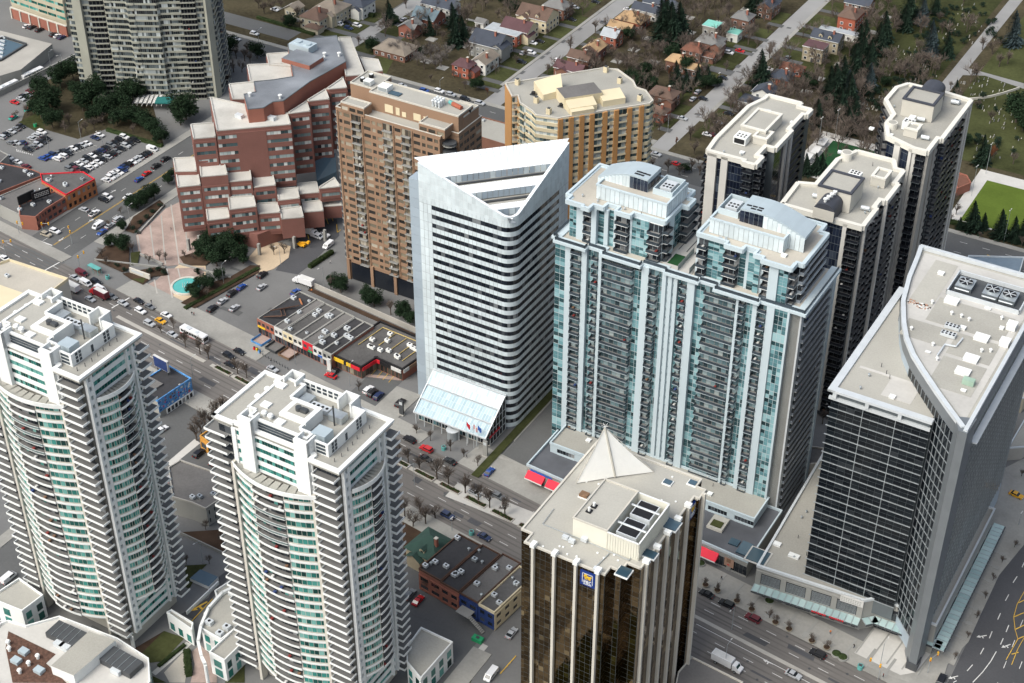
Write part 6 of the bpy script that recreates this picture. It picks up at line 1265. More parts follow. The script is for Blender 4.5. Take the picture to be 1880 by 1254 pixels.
# shops along the avenue (frame of the avenue)
def shops():
 D = 22; specs = [(-349.5, 8.5, 6.0, 'tar', 'brick', 'brick flat roofed corner shop with a fallen steel frame on its dark roof', ['yellow', 'brick_red']), (-341, 4.2, 6.2, 'gravel_dark', 'clutter_white', 'narrow shop with a white front, second from the corner', ['clutter_white']),
  (-336.8, 5.0, 6.0, 'tar_grey', 'cream', 'narrow cream fronted shop between the white and the red shop fronts', ['cream']), (-331.8, 4.6, 6.1, 'tar_grey', 'stone', 'narrow pale shop left of the red and green shop front', ['clutter_white']),
  (-327.2, 5.0, 6.1, 'gravel_dark', 'red', 'narrow shop with a red front and green sign', ['red', 'green']), (-322.2, 4.6, 5.9, 'tar', 'clutter_white', 'narrow white fronted shop right of the red one', ['clutter_white', 'blue']), (-317.6, 4.3, 6.0, 'tar', 'stone_grey', 'last shop of the dark roofed row, beside the strip mall', ['clutter_white', 'blue_pale'])]
 for i, (a, w, z, roof, wall, lab, sg) in enumerate(specs):
  pl = [(a + .03, 306.8), (a + w - .03, 306.8), (a + w - .03, 306.8 + D), (a + .03, 306.8 + D)]
  t = T('shop', lab, 'shop', (a + w / 2, 317), YF, 'row of shops on the avenue'); wall_core(t, pl, 0, z, 'brick' if i else 'brick', roof)
  parapet(t, pl, z, .45, .3, .0, 'stone_grey'); L = w - .06
  t.mb('front', wall).seg(pl[0], pl[1], 0, L, 0, .25, 2.9, z + .4, wall)
  n = max(1, int(w / 1.8))
  for k in range(n): g_ = t.item('window', 'glass_warm', 1); g_.pane(pl[0], pl[1], L * (k + .2) / n, L * (k + .8) / n, .28, 4.1, 5.4, 'glass_dark')
  for k in range(n + 1): t.item('shop_window', 'glass_dark', 0).pane(pl[0], pl[1], L * k / (n + 1) + .1, L * (k + 1) / (n + 1) - .1, .04, .3, 2.7, 'glass_dark')
  for k, c in enumerate(sg): t.mb('sign', c).seg(pl[0], pl[1], L * k / len(sg) + .2, L * (k + 1) / len(sg) - .2, .26, .42, 3.0 - .5 * (k % 2) * 0, 3.8, c)
  R = random.Random(i * 5 + 2)
  for k in range(3 if i else 2):
   x, y = R.uniform(a + .9, a + w - .9), R.uniform(309, 327); m = t.item('roof_unit', 'metal_pale', 1); s = R.uniform(.5, 1.1); m.box(x - s, x + s, y - s * .7, y + s * .7, z + .1, z + .4 + s * .8); m.cyl(x, y, s * .4, z + .4 + s * .8, z + .5 + s * .8, 8, mat='black')
  if i == 0:
   f = t.mb('steel_frame', 'rust'); P = [(-348.5, 309, 6.2), (-342, 312, 7.6), (-347, 316, 6.3), (-343, 320, 7.2), (-348, 312, 7.5)]
   for j in range(len(P) - 1): f.tube(P[j], P[j + 1], .22); f.tube((P[j][0] + .8, P[j][1] + 1, P[j][2]), (P[j + 1][0] + .7, P[j + 1][1] + 1.1, P[j + 1][2]), .18)
   f.tube((-346, 325, 6.4), (-341.8, 322, 7.4), .3, mat='brick_orange')
  t.done()
 for i, (a, c, lab) in enumerate(((-345, 'brick_paving', 'fenced patio with blue edging in front of the white fronted shop'), (-338, 'gravel_dark', 'sunken gravel patio with dark fencing before the cream shop'), (-331.5, 'brick_paving', 'brick patio with wooden rails before the pale shop'))):
  t = T('patio', lab, 'patio', (a, 304), YF, 'patios in front of the shops'); t.mb('floor', c).box(a - 2.6, a + 2.6, 301, 306.4, .12, .3)
  for (x0, x1, y0, y1) in ((a - 2.6, a + 2.6, 300.9, 301.0), (a - 2.6, a - 2.5, 301.05, 306), (a + 2.5, a + 2.6, 301.05, 306)): t.mb('fence', ['blue_pale', 'dark_metal', 'wood'][i]).box(x0, x1, y0, y1, .3, 1.2)
  t.done()
shops()
def strip_mall():
 Z = 5.0; pl = [(-314.0, 308.4), (-301.6, 308.9), (-301.2, 316.2), (-289.6, 316.6), (-289.2, 334.0), (-314, 332.9)]
 t = T('strip_mall', 'low dark roofed strip mall with red and yellow fascia signs behind its parking', 'shop', (-302, 322), YF)
 wall_core(t, pl, 0, Z, 'brick', 'tar_grey'); parapet(t, pl, Z, .6, .5, .5, 'black')
 for i, cs in ((0, [('yellow', 5), ('black', 1), ('yellow', 2), ('red', 4)]), (1, [('red', 1)]), (2, [('red', 2), ('black', 4.5), ('clutter_white', 4)]), (3, [('clutter_white', .16), ('brick_tan', .84)])):
  a, b = pl[i], pl[i + 1]; L = sqrt((b[0] - a[0]) ** 2 + (b[1] - a[1]) ** 2); tot = sum(c[1] for c in cs); s = 0
  for c, w in cs: t.item('sign', c, 1).seg(a, b, s + .05, s + L * w / tot - .05, .52, .8, 3.5, 4.9, c); s += L * w / tot
  if i < 3:
   n = max(2, int(L / 1.6))
   for k in range(n): t.item('shop_window', 'glass_dark', 0).pane(a, b, L * k / n + .08, L * (k + 1) / n - .08, .04, .3, 3.0, 'glass_warm')
 for (x0, y0, x1, y1) in ((-305, 322, -305, 331), (-300, 322, -300, 331), (-296, 320, -296, 330), (-292.5, 320, -292.5, 330), (-311, 331, -290.5, 332.2), (-311, 318, -311, 331)): t.mb('gas_pipe', 'pipe_yellow').tube((x0, y0, Z + .3), (x1, y1, Z + .3), .16)
 R = random.Random(4)
 for k in range(12): x, y = R.uniform(-310, -291), R.uniform(318, 330); m = t.item('roof_unit', 'white', 1); m.box(x - .9, x + .9, y - .6, y + .6, Z + .2, Z + 1.3); m.cyl(x, y, .4, Z + 1.3, Z + 1.4, 8, mat='black')
 t.done()
strip_mall()
# wall and trench behind the shops
wl = MB('concrete'); a, b = G(22, 410, 850), G(22, 1180, 1190); L = sqrt((a[0] - b[0]) ** 2 + (a[1] - b[1]) ** 2); wl.seg(a, b, 0, L, -.2, .2, 0, 2.2); wl.seg(a, b, 0, L, 1.0, 3.0, 0, .25, 'soil'); single('garden_wall', wl, 'long concrete wall behind the row of shops', 'wall', lerp(a, b, .5))
# corner shops left of the cross street
low('corner_shop', 'two storey orange brick shop with a red and white roof edge', 'shop', PX(7, [(21, 473, 192), (21, 683, 78), (11, 600, 1240), (21, 290, 40), (21, 300, 90)]), 7, 'brick_orange', 'tar_grey', par=.5, parmat='red', roofn=6, wins=[(i, [(2.4, 'N', dict(n=1, gap=1.2, wall='brick_orange'))] * 6, 3.4, 2, 0) for i in (0, 4)])
low('corner_shop', 'brown brick corner shop under the black rooftop billboards', 'shop', PX(6, [(21, 140, 340), (21, 255, 350), (21, 330, 290), (21, 470, 205), (21, 395, 165), (21, 140, 260)]), 6, 'brick', 'tar', par=.4, roofn=3, wins=[(i, [(2.6, 'N', dict(n=1, gap=.9, wall='brick'))] * 4, 3, 2, 0) for i in (1, 2, 3)])
low('corner_shop', 'flat grey roofed shop with red awning at the left edge', 'shop', PX(6, [(21, 0, 262), (21, 138, 330), (21, 138, 250), (21, 400, 110), (21, 320, 60), (21, -60, 220)]), 5.8, 'stone_grey', 'gravel_dark', par=.4, roofn=5)
low('shop_block', 'long dark roofed shop block behind the rooftop billboards', 'building', PX(5, [(21, -80, 200), (21, 320, 45), (21, 240, 10), (21, 0, -40), (21, -300, 80)]), 5, 'brick', 'tar', par=.3, roofn=8)
low('shop_block', 'cluttered flat roof with grey units beside the car park entrance', 'building', PX(5, [(21, -200, 40), (21, -20, -30), (11, 60, 1110), (11, -40, 1060), (11, -300, 1200)]), 4.6, 'stone_grey', 'tar_grey', par=.3, roofn=6)
for i, (pa, pb, z0, z1) in enumerate((((21, 135, 270), (21, 250, 215), 6.6, 12), ((21, 235, 235), (21, 365, 190), 6.6, 11.5))):
 a, b = at(*pa, 6.6, GF), at(*pb, 6.6, GF); L = sqrt((a[0] - b[0]) ** 2 + (a[1] - b[1]) ** 2)
 t = T('billboard', ['black rooftop billboard on the brown corner shop, left one', 'black rooftop billboard with pale lettering on the corner shop, right one'][i], 'billboard', lerp(a, b, .5), GF, 'rooftop billboards', 6.0)
 t.mb('panel', 'black').seg(a, b, 0, L, 0, .5, 7.2, z1 - 1)
 if i:
  for r in range(3):
   for k in range(9): t.mb('lettering', 'clutter_white').seg(a, b, 1 + k * .7, 1.45 + k * .7, .51, .54, 9.4 - r * .7, 9.7 - r * .7)
 for k in range(3): t.mb('post', 'dark_metal').seg(a, b, L * (k + .5) / 3 - .15, L * (k + .5) / 3 + .15, -.3, -.01, 6, 9.5)
 t.done()
# avenue's south side
low('hall', 'low beige building with tan and gravel roofs behind the left white tower', 'building', PX(12, [(21, 70, 662), (21, 492, 800), (21, 360, 900), (21, 120, 1080), (31, -200, 200), (31, -500, 0), (21, -200, 760)]), 12, 'stone', 'gravel_tan', par=1.0, parmat='cream', roofn=6)
rf = MB('cream'); pl = ccw(PX(12.3, [(21, -100, 780), (21, 0, 835), (21, 200, 905), (21, 0, 1030), (21, -200, 900)])); rf.prism(pl, 12.05, 12.4)
single('roof_deck', rf, 'smooth cream roof deck on the low beige building at the left edge', 'roof', cen(pl), z=12.0)
def mural_shop():
 pl = [(-353, 251.5), (-340.6, 251.5), (-340.9, 267), (-353, 267.4)]
 t = T('mural_building', 'black roofed building with a blue painted mural on its side wall', 'shop', (-347, 259), YF); wall_core(t, pl, 0, 7, 'stone_grey', 'tar'); parapet(t, pl, 7, .5, .35, .05, 'blue_pale')
 m = t.mb('mural', 'blue_pale'); m.seg(pl[1], pl[2], 0, 15.4, 0, .06, 2.4, 7.2, 'blue_pale'); R = random.Random(11)
 for k in range(46): x = R.uniform(.3, 14); z = R.uniform(2.6, 6.6); m.seg(pl[1], pl[2], x, x + R.uniform(.2, 1.1), .07, .09 + k * .0005, z, z + R.uniform(.2, .9), R.choice(['blue', 'clutter_white', 'clutter_white', 'clutter_brown', 'blue_deep', 'red']))
 t.mb('shop_front', 'white').seg(pl[1], pl[2], 3.0, 15.4, .0, .3, 0, 2.3, 'white')
 for k in range(7): t.mb('shop_window', 'glass_dark').seg(pl[1], pl[2], 3.4 + k * 1.7, 4.5 + k * 1.7, .31, .33, .3, 2.0)
 t.mb('back_roof', 'gravel_dark').box(-353, -346, 252, 259, 7.0, 7.6)
 t.done()
 t = T('billboard', 'dark advertising billboard on the roof beside the blue mural', 'billboard', (-352, 262), YF, 'rooftop billboards', 7.0)
 t.mb('panel', 'clutter_white').box(-355, -348, 263.4, 264.2, 8.5, 13); t.mb('poster', 'blue_deep').box(-354.8, -348.2, 263.3, 263.38, 8.7, 12.8)
 for x in (-354, -349): t.mb('post', 'dark_metal').box(x, x + .3, 263.6, 263.9, 7, 8.5)
 t.done()
mural_shop()
low('shed', 'small flat roofed orange shed under the bare trees', 'shed', [(-318, 249.0), (-303, 247.0), (-303, 255), (-318, 256.5)], 5, 'orange_wall', 'tar_grey', YF, roofn=2, wins=[(0, [(2, 'N', dict(n=1, gap=1, wall='orange_wall'))] * 4, 4, 1, 0)])
low('house_block', 'grey rendered two storey building with a stained flat brown roof', 'building', ccw(PX(7, [(31, 1212, 938), (31, 1300, 885), (31, 1600, 990), (31, 1592, 1160), (31, 1480, 1235), (31, 1380, 1190), (31, 1240, 1150)], YF)), 7, 'stone_grey', 'gravel_dark', YF, parmat='concrete', roofn=3, wins=[(i, [(3, 'N', dict(n=1, gap=1.6, wall='stone_grey'))] * 3, 3.2, 2, .3) for i in (3, 4, 5, 2)])
for nm, a0, a1, b0, b1, z, rf, wl_, lab in (('brick', -219.8, -211.6, 243, 261.6, 8, 'tar', 'brick', 'black flat roofed brick shop nearest the green roofed house'), ('brick', -211.5, -204.8, 242.8, 262.3, 7.8, 'tar', 'brick', 'black roofed shop, second from the green roofed house'), ('blue', -204.7, -198.0, 243, 263.3, 7.4, 'gravel_dark', 'blue_deep', 'grey roofed shop with a dark blue painted rear wall'), ('cream', -197.9, -192.2, 243.2, 262.5, 7.0, 'tar_grey', 'cream', 'dark roofed shop with a cream side wall beside the bronze tower')):
 t = low('shop', lab, 'shop', [(a0, b0), (a1, b0), (a1, b1), (a0, b1)], z, wl_, rf, YF, 'old shops south of the avenue', parmat='rust' if nm != 'cream' else 'cream', roofn=6, done=False, wins=[(1, [(3, 'N', dict(n=1, gap=1.8, wall=wl_))] * 5, 3, 2, .4), (0, [(2.2, 'N', dict(n=1, gap=1.2, wall=wl_ if nm != 'cream' else 'blue_deep'))] * 2, 3, 2, .4)])
 if nm == 'blue': s = t.mb('fire_stair', 'stone_grey'); s.box(-203.5, -199, 239.6, 242.8, 3.6, 3.8); [s.box(-199 + k * .5, -198.5 + k * .5, 239.8, 241, 3.4 - k * .33, 3.6 - k * .33) for k in range(10)]
 t.done()
def roof_gable(m, x0, x1, y0, y1, z, h, along, mat, ov=.5, wall=None):
 """gabled roof: ridge along 'x' or 'y'"""
 x0 -= ov; x1 += ov; y0 -= ov; y1 += ov
 if along == 'x':
  ym = (y0 + y1) / 2; A, B = (x0, ym, z + h), (x1, ym, z + h)
  m.poly([(x0, y0, z), (x1, y0, z), B, A], mat); m.poly([(x1, y1, z), (x0, y1, z), A, B], mat)
  for (a, b, c) in (((x0 + ov, y0 + ov, z), (x0 + ov, y1 - ov, z), (x0 + ov, ym, z + h - .15)), ((x1 - ov, y1 - ov, z), (x1 - ov, y0 + ov, z), (x1 - ov, ym, z + h - .15))): m.poly([a, c, b], wall or mat)
 else:
  xm = (x0 + x1) / 2; A, B = (xm, y0, z + h), (xm, y1, z + h)
  m.poly([(x0, y1, z), (x0, y0, z), A, B], mat); m.poly([(x1, y0, z), (x1, y1, z), B, A], mat)
  for (a, b, c) in (((x1 - ov, y0 + ov, z), (x0 + ov, y0 + ov, z), (xm, y0 + ov, z + h - .15)), ((x0 + ov, y1 - ov, z), (x1 - ov, y1 - ov, z), (xm, y1 - ov, z + h - .15))): m.poly([a, c, b], wall or mat)
def roof_hip(m, x0, x1, y0, y1, z, h, mat, ov=.5):
 x0 -= ov; x1 += ov; y0 -= ov; y1 += ov; w, d = x1 - x0, y1 - y0; k = min(w, d) / 2
 if w >= d: A, B = (x0 + k, (y0 + y1) / 2, z + h), (x1 - k, (y0 + y1) / 2, z + h)
 else: A, B = ((x0 + x1) / 2, y0 + k, z + h), ((x0 + x1) / 2, y1 - k, z + h)
 P = [(x0, y0, z), (x1, y0, z), (x1, y1, z), (x0, y1, z)]
 if w >= d: fs = [[P[0], P[1], B, A], [P[1], P[2], B], [P[2], P[3], A, B], [P[3], P[0], A]]
 else: fs = [[P[0], P[1], A], [P[1], P[2], B, A], [P[2], P[3], B], [P[3], P[0], A, B]]
 for f in fs: m.poly(f, mat)
 m.poly([P[3], P[2], P[1], P[0]], mat)
YARDS = []
def house(t_, px, py, w, d, eh, kind, rm, wm, label, name='house', cat='house', rh=None, wing=None, trim='white', F=GF, chim=True, dorm=0):
 c = at(t_, px, py, eh, F); x0, x1, y0, y1 = c[0] - w / 2, c[0] + w / 2, c[1] - d / 2, c[1] + d / 2; rh = rh or min(w, d) * .32
 if F is GF: YARDS.append((c[0], c[1], w, d))
 t = T(name, label, cat, (c[0], c[1]), F); t.mb('wall', wm).box(x0, x1, y0, y1, 0, eh, wm)
 r = t.mb('roof', rm)
 if kind == 'hip': roof_hip(r, x0, x1, y0, y1, eh, rh, rm)
 elif kind == 'flat': r.box(x0 - .3, x1 + .3, y0 - .3, y1 + .3, eh, eh + .4, trim, rm)
 else: roof_gable(r, x0, x1, y0, y1, eh, rh, kind, rm, .5, wm); t.mb('fascia', trim).box(*((x0 - .1, x1 + .1, y0 - .62, y0 - .5, eh - .15, eh + .05) if kind == 'x' else (x0 - .62, x0 - .5, y0 - .1, y1 + .1, eh - .15, eh + .05)))
 if wing:
  wx, wy, ww, wd, wh, wk = wing; a0, a1, b0, b1 = c[0] + wx - ww / 2, c[0] + wx + ww / 2, c[1] + wy - wd / 2, c[1] + wy + wd / 2
  t.mb('wing', wm).box(a0, a1, b0, b1, 0, wh, wm); q = t.mb('wing_roof', rm); (roof_hip(q, a0, a1, b0, b1, wh, min(ww, wd) * .3, rm) if wk == 'hip' else roof_gable(q, a0, a1, b0, b1, wh, min(ww, wd) * .35, wk, rm, .4, wm))
 nfl = max(1, int(eh / 2.7))
 for (p, q) in (((x0, y0), (x1, y0)), ((x1, y0), (x1, y1)), ((x0, y1), (x0, y0))):
  L = sqrt((q[0] - p[0]) ** 2 + (q[1] - p[1]) ** 2); n = max(1, int(L / 3.2))
  for f in range(nfl):
   for k in range(n):
    s = L * (k + .5) / n; m = t.item('window', 'white', f); m.seg(p, q, s - .75, s + .75, 0, .08, .9 + f * 2.8, 2.35 + f * 2.8, 'white'); m.sub('pane', 'glass_dark').pane(p, q, s - .62, s + .62, .1, 1.0 + f * 2.8, 2.22 + f * 2.8, 'glass_dark')
 s = t.item('door', 'dark_metal', 0); s.seg((x0, y0), (x1, y0), w * .5 - .5, w * .5 + .5, .02, .12, 0, 2.1, 'dark_metal')
 for k in range(dorm):
  xx = x0 + w * (k + 1) / (dorm + 1); m = t.mb('dormer', 'cream'); m.box(xx - .9, xx + .9, y0 + .6, y0 + 2.6, eh, eh + 1.7, 'cream'); roof_gable(t.mb('dormer_roof', rm), xx - .9, xx + .9, y0 + .4, y0 + 3.2, eh + 1.7, .8, 'y', rm, .15, 'cream'); m.pane((x0, y0 + .58), (x1, y0 + .58), xx - x0 - .5, xx - x0 + .5, 0, eh + .5, eh + 1.4, 'glass_dark')
 if chim and kind != 'flat': m = t.mb('chimney', 'brick'); m.box(x0 + w * .7, x0 + w * .7 + .9, y0 + d * .35, y0 + d * .35 + .9, eh, eh + rh + 1.3, 'brick'); m.box(x0 + w * .7 - .1, x0 + w * .7 + 1, y0 + d * .35 - .1, y0 + d * .35 + 1, eh + rh + 1.3, eh + rh + 1.5, 'stone')
 t.done(); return t
M('siding_blue', (.06, .20, .36), .7); M('brick_brown', (.20, .10, .07), .9, .14, .2); M('clap_white', (.66, .66, .62), .8, .06, .3); M('render_grey', (.30, .29, .26), .85)
H = house
H(42, 1265, 265, 11.5, 10.5, 5.2, 'hip', 'green_roof', 'stone_tan', 'old house with a dark green roof and dormer beside the flat brick shops', rh=4, F=YF, dorm=1, trim='green_roof', wing=(-1.5, -4.5, 5, 5, 4, 'y'))
# ---- houses north of the cross road
H(12, 440, 100, 12, 13, 6.2, 'hip', 'shingle_brown', 'beige', 'cream house with brown hipped roof beside the slip road', wing=(3, -7, 8, 5, 3, 'hip'))
H(12, 545, 45, 14, 13, 7.0, 'hip', 'shingle_taupe', 'beige', 'large beige house with taupe roof behind the brown roofed house', wing=(4, -6, 5, 6, 6, 'y'))
H(12, 735, 10, 13, 11, 6.5, 'hip', 'shingle_slate', 'clap_white', 'white house with dark slate roof behind the green front lawn', wing=(3, -5, 5, 5, 5, 'y'))
H(12, 275, 50, 7, 7, 3.6, 'y', 'shingle_taupe', 'beige', 'small beige outbuilding by the highway slip road', chim=False)
H(12, 1240, 105, 13, 11, 4.6, 'x', 'shingle_blue', 'brick', 'bungalow with blue grey gabled roof and white gable', wing=(-3, -5, 6, 6, 4.2, 'y'))
H(12, 1110, 180, 8, 9, 5.0, 'y', 'shingle_grey', 'brick', 'narrow brick house with white trimmed front gable', wing=(2, -1, 5, 5, 5, 'x'))
H(12, 1330, 20, 17, 10, 6.2, 'x', 'shingle_slate', 'clap_white', 'long white house with dark gable roof and red chimney')
H(12, 1010, 340, 18, 13, 3.4, 'hip', 'shingle_taupe', 'brick_brown', 'low brown bungalow hidden behind the tall hedge', chim=False)
H(12, 1690, 285, 16, 14, 7.2, 'x', 'shingle_slate', 'stone_grey', 'big grey house with wide slate roof and white front gables', wing=(7, -3, 6, 8, 7, 'y'))
H(12, 1790, 215, 18, 8, 5.6, 'flat', 'roof_grey', 'brick_red', 'flat grey roofed brick house behind the big slate roof', chim=False)
H(12, 1500, 455, 9, 8, 5.6, 'hip', 'shingle_maroon', 'brick_red', 'square red brick house with a tall chimney near the cross road', wing=(5, 0, 4, 5, 3.4, 'y'))
H(12, 1645, 420, 8, 12, 5.8, 'y', 'shingle_taupe', 'clap_white', 'white gabled house right of the square red brick house')
H(12, 1625, 150, 5, 5, 3, 'x', 'shingle_grey', 'clap_white', 'small white garage on the back lawn', 'garage', 'garage', chim=False)
H(13, 185, 95, 17, 13, 6.8, 'x', 'shingle_brown', 'cream', 'large cream house with steep brown gables and dormers', dorm=2, wing=(-4, -6, 6, 6, 6.5, 'y'))
H(13, 55, 185, 15, 11, 6.0, 'x', 'shingle_maroon', 'cream', 'cream walled house with dark maroon gable roof', wing=(6, -3, 5, 7, 4, 'y'))
H(13, 330, 30, 12, 10, 6, 'hip', 'shingle_grey', 'brick_brown', 'dark grey roofed house beyond the big cream house')
H(13, 870, 125, 14, 11, 4.2, 'hip', 'shingle_tan', 'brick_red', 'wide house with orange tan hipped roof beside the street')
H(13, 975, 60, 14, 8, 4.4, 'x', 'shingle_slate', 'clap_white', 'dark roofed white bungalow with white chimney')
H(13, 1070, 15, 16, 8, 5, 'x', 'shingle_slate', 'clap_white', 'dark gabled house at the top edge above the great conifer')
H(13, 720, 240, 8, 8, 6.0, 'x', 'roof_grey', 'brick_red', 'red brick house with bright blue side wall')
H(13, 790, 185, 12, 7, 3.6, 'x', 'shingle_tan', 'brick_brown', 'low house with faded tan roof above the blue walled house', chim=False)
H(13, 595, 335, 8, 9, 5.0, 'y', 'shingle_tan', 'brick_maroon', 'house with tan gambrel roof and dark red walls')
H(13, 500, 400, 11, 8, 5.0, 'x', 'shingle_brown', 'brick_brown', 'brown roofed house with pale glass extension', wing=(2, 4, 5, 4, 4, 'x'))
H(13, 425, 480, 14, 8, 4.6, 'x', 'shingle_maroon', 'brick_brown', 'wide purple brown roof just behind the cream tower', wing=(-2, -3, 6, 5, 4, 'y'))
H(13, 1665, 115, 9, 9, 6.6, 'hip', 'shingle_grey', 'brick_brown', 'tall brown brick house with white trim and grey hipped roof')
H(13, 1440, 175, 7, 7, 7.2, 'flat', 'turquoise', 'render_grey', 'grey green house with a turquoise flat roof', chim=False)
H(13, 1600, 230, 6, 6, 4.2, 'flat', 'turquoise', 'clap_white', 'low turquoise roofed annex beside the grey green house', chim=False)
H(13, 1430, 285, 12, 10, 6.2, 'hip', 'shingle_grey', 'brick_brown', 'brown brick house with taupe roof below the turquoise roof', wing=(5, -3, 5, 6, 5.8, 'y'))
H(13, 1315, 345, 10, 9, 5.4, 'hip', 'shingle_redbrown', 'brick_brown', 'house with red brown hipped roof left of the taupe roofed house')
H(13, 1200, 425, 10, 8, 5.0, 'hip', 'shingle_tan', 'brick_brown', 'house with weathered tan roof among bare trees')
H(13, 1420, 395, 6, 5, 3.4, 'x', 'shingle_redbrown', 'brick_brown', 'small red brown garage in front of the taupe roofed house', 'garage', 'garage', chim=False)
H(13, 1305, 480, 7, 6, 3.6, 'x', 'shingle_tan', 'brick_brown', 'small tan roofed cottage between bare trees', chim=False)
H(13, 1095, 665, 12, 9, 6.2, 'hip', 'shingle_brown', 'brick_brown', 'brown brick house with brown hipped roof behind the cream tower', wing=(4, -4, 5, 4, 5, 'y'))
H(13, 1050, 790, 9, 7, 4.4, 'hip', 'shingle_brown', 'brick_red', 'low brown roofed house tucked beside the cream tower')
H(13, 1710, 715, 8, 8, 3.2, 'flat', 'shingle_slate', 'clap_white', 'square black flat roofed garage with a white hatch', 'garage', 'garage', chim=False)
H(13, 1825, 650, 8, 9, 5.4, 'y', 'shingle_slate', 'clap_white', 'white house with steep slate gable next to the black flat garage')
H(13, 1850, 25, 8, 12, 6, 'y', 'shingle_slate', 'brick_brown', 'dark roofed house with white gables at the top edge')
H(14, 640, 95, 9, 13, 7.6, 'hip', 'shingle_brown', 'brick_red', 'tall red brick and white panelled house with brown roof', trim='white')
H(14, 470, 260, 14, 9, 6.4, 'x', 'shingle_slate', 'stone_tan', 'stone house with steep slate roof and small dormers', dorm=2)
H(14, 385, 325, 10, 8, 7.2, 'flat', 'shingle_maroon', 'stone_tan', 'square stone house with a maroon flat roof', chim=False)
H(14, 140, 540, 9, 9, 5.6, 'hip', 'shingle_slate', 'brick_red', 'slate roofed brick house with white front gable')
H(14, 15, 650, 9, 8, 5.2, 'y', 'shingle_slate', 'clap_white', 'steep slate gabled house behind the leftmost dark tower')
H(14, 215, 480, 11, 6, 3.0, 'hip', 'shingle_redbrown', 'brick_red', 'low russet roofed building between slate roofed houses', chim=False)
H(14, 560, 225, 20, 4, 3.4, 'flat', 'roof_grey', 'clap_white', 'long pale flat roof behind the slate roofed stone house', chim=False)
H(14, 700, 10, 13, 9, 5.4, 'x', 'shingle_slate', 'brick_brown', 'slate blue roofed house at the top edge beside the cemetery')
dw, lw, pw_ = MB('asphalt'), MB('grass'), MB('sidewalk'); R = random.Random(2)
for i, (x, y, w, d) in enumerate(YARDS):
 s = min((-427, -419, -336.5, -326.5, -251.5, -241.5), key=lambda q: abs(q - x)); e = x + (w / 2 if s > x else -w / 2); z = .18 + i * .0004; o = y - d / 2 - R.uniform(.5, 2.5)
 if abs(s - e) > 45: continue
 dw.poly([(min(s, e), o - 3.4, z), (max(s, e) + 2, o - 3.4, z), (max(s, e) + 2, o, z), (min(s, e), o, z)]); lw.poly([(min(s, e), o + .3, z), (max(s, e), o + .3, z), (max(s, e), y + d / 2, z), (min(s, e), y + d / 2, z)])
 b = x + (-w / 2 - 8 if s > x else w / 2 + 8); pw_.poly([(b - 2.5, y - 2, z), (b + 2.5, y - 2, z), (b + 2.5, y + 2.4, z), (b - 2.5, y + 2.4, z)])
struct('driveway', dw); struct('front_lawn', lw); struct('back_patio', pw_)
low('parking_structure', 'low gravel roofed building between the tan tower and the cream tower', 'building', [(-322, 500), (-298, 499), (-298, 516), (-322, 515.5)], 8, 'brick_brown', 'gravel', roofn=2)
for i, (pts, z, w, r, lab) in enumerate((([(24, 1480, 628), (24, 1445, 705), (24, 1830, 812), (24, 1880, 640)], 8, 'stone_grey', 'roof_blue', 'curved blue grey metal roof behind the black office building'), ([(34, 1760, 800), (34, 1900, 560), (34, 1990, 700), (34, 1880, 790)], 5, 'concrete', 'gravel', 'small pale roofed building right of the black office building'), ([(34, 1815, 430), (34, 1880, 440), (34, 1990, 300), (34, 1880, 230)], 6, 'beige', 'gravel_tan', 'beige walled building at the right edge behind the black tower'))): low('pavilion', lab, 'building', ccw(PX(z, pts)), z, w, r, roofn=0 if i == 0 else 2, parmat='metal_pale')
low('court_building', 'low building with a dark courtyard between the silver block and the black tower', 'building', PX(5, [(34, 285, 770), (34, 440, 790), (34, 420, 900), (34, 270, 910)]), 4.5, 'concrete', 'tar_grey', roofn=0)
low('pavilion', 'brick bowling club hut with a triangular canopy beside the bright lawn', 'building', PX(4, [(24, 1390, 20), (24, 1470, 45), (24, 1500, 100), (24, 1400, 140), (24, 1380, 60)]), 3.6, 'brick', 'shingle_redbrown', roofn=0)
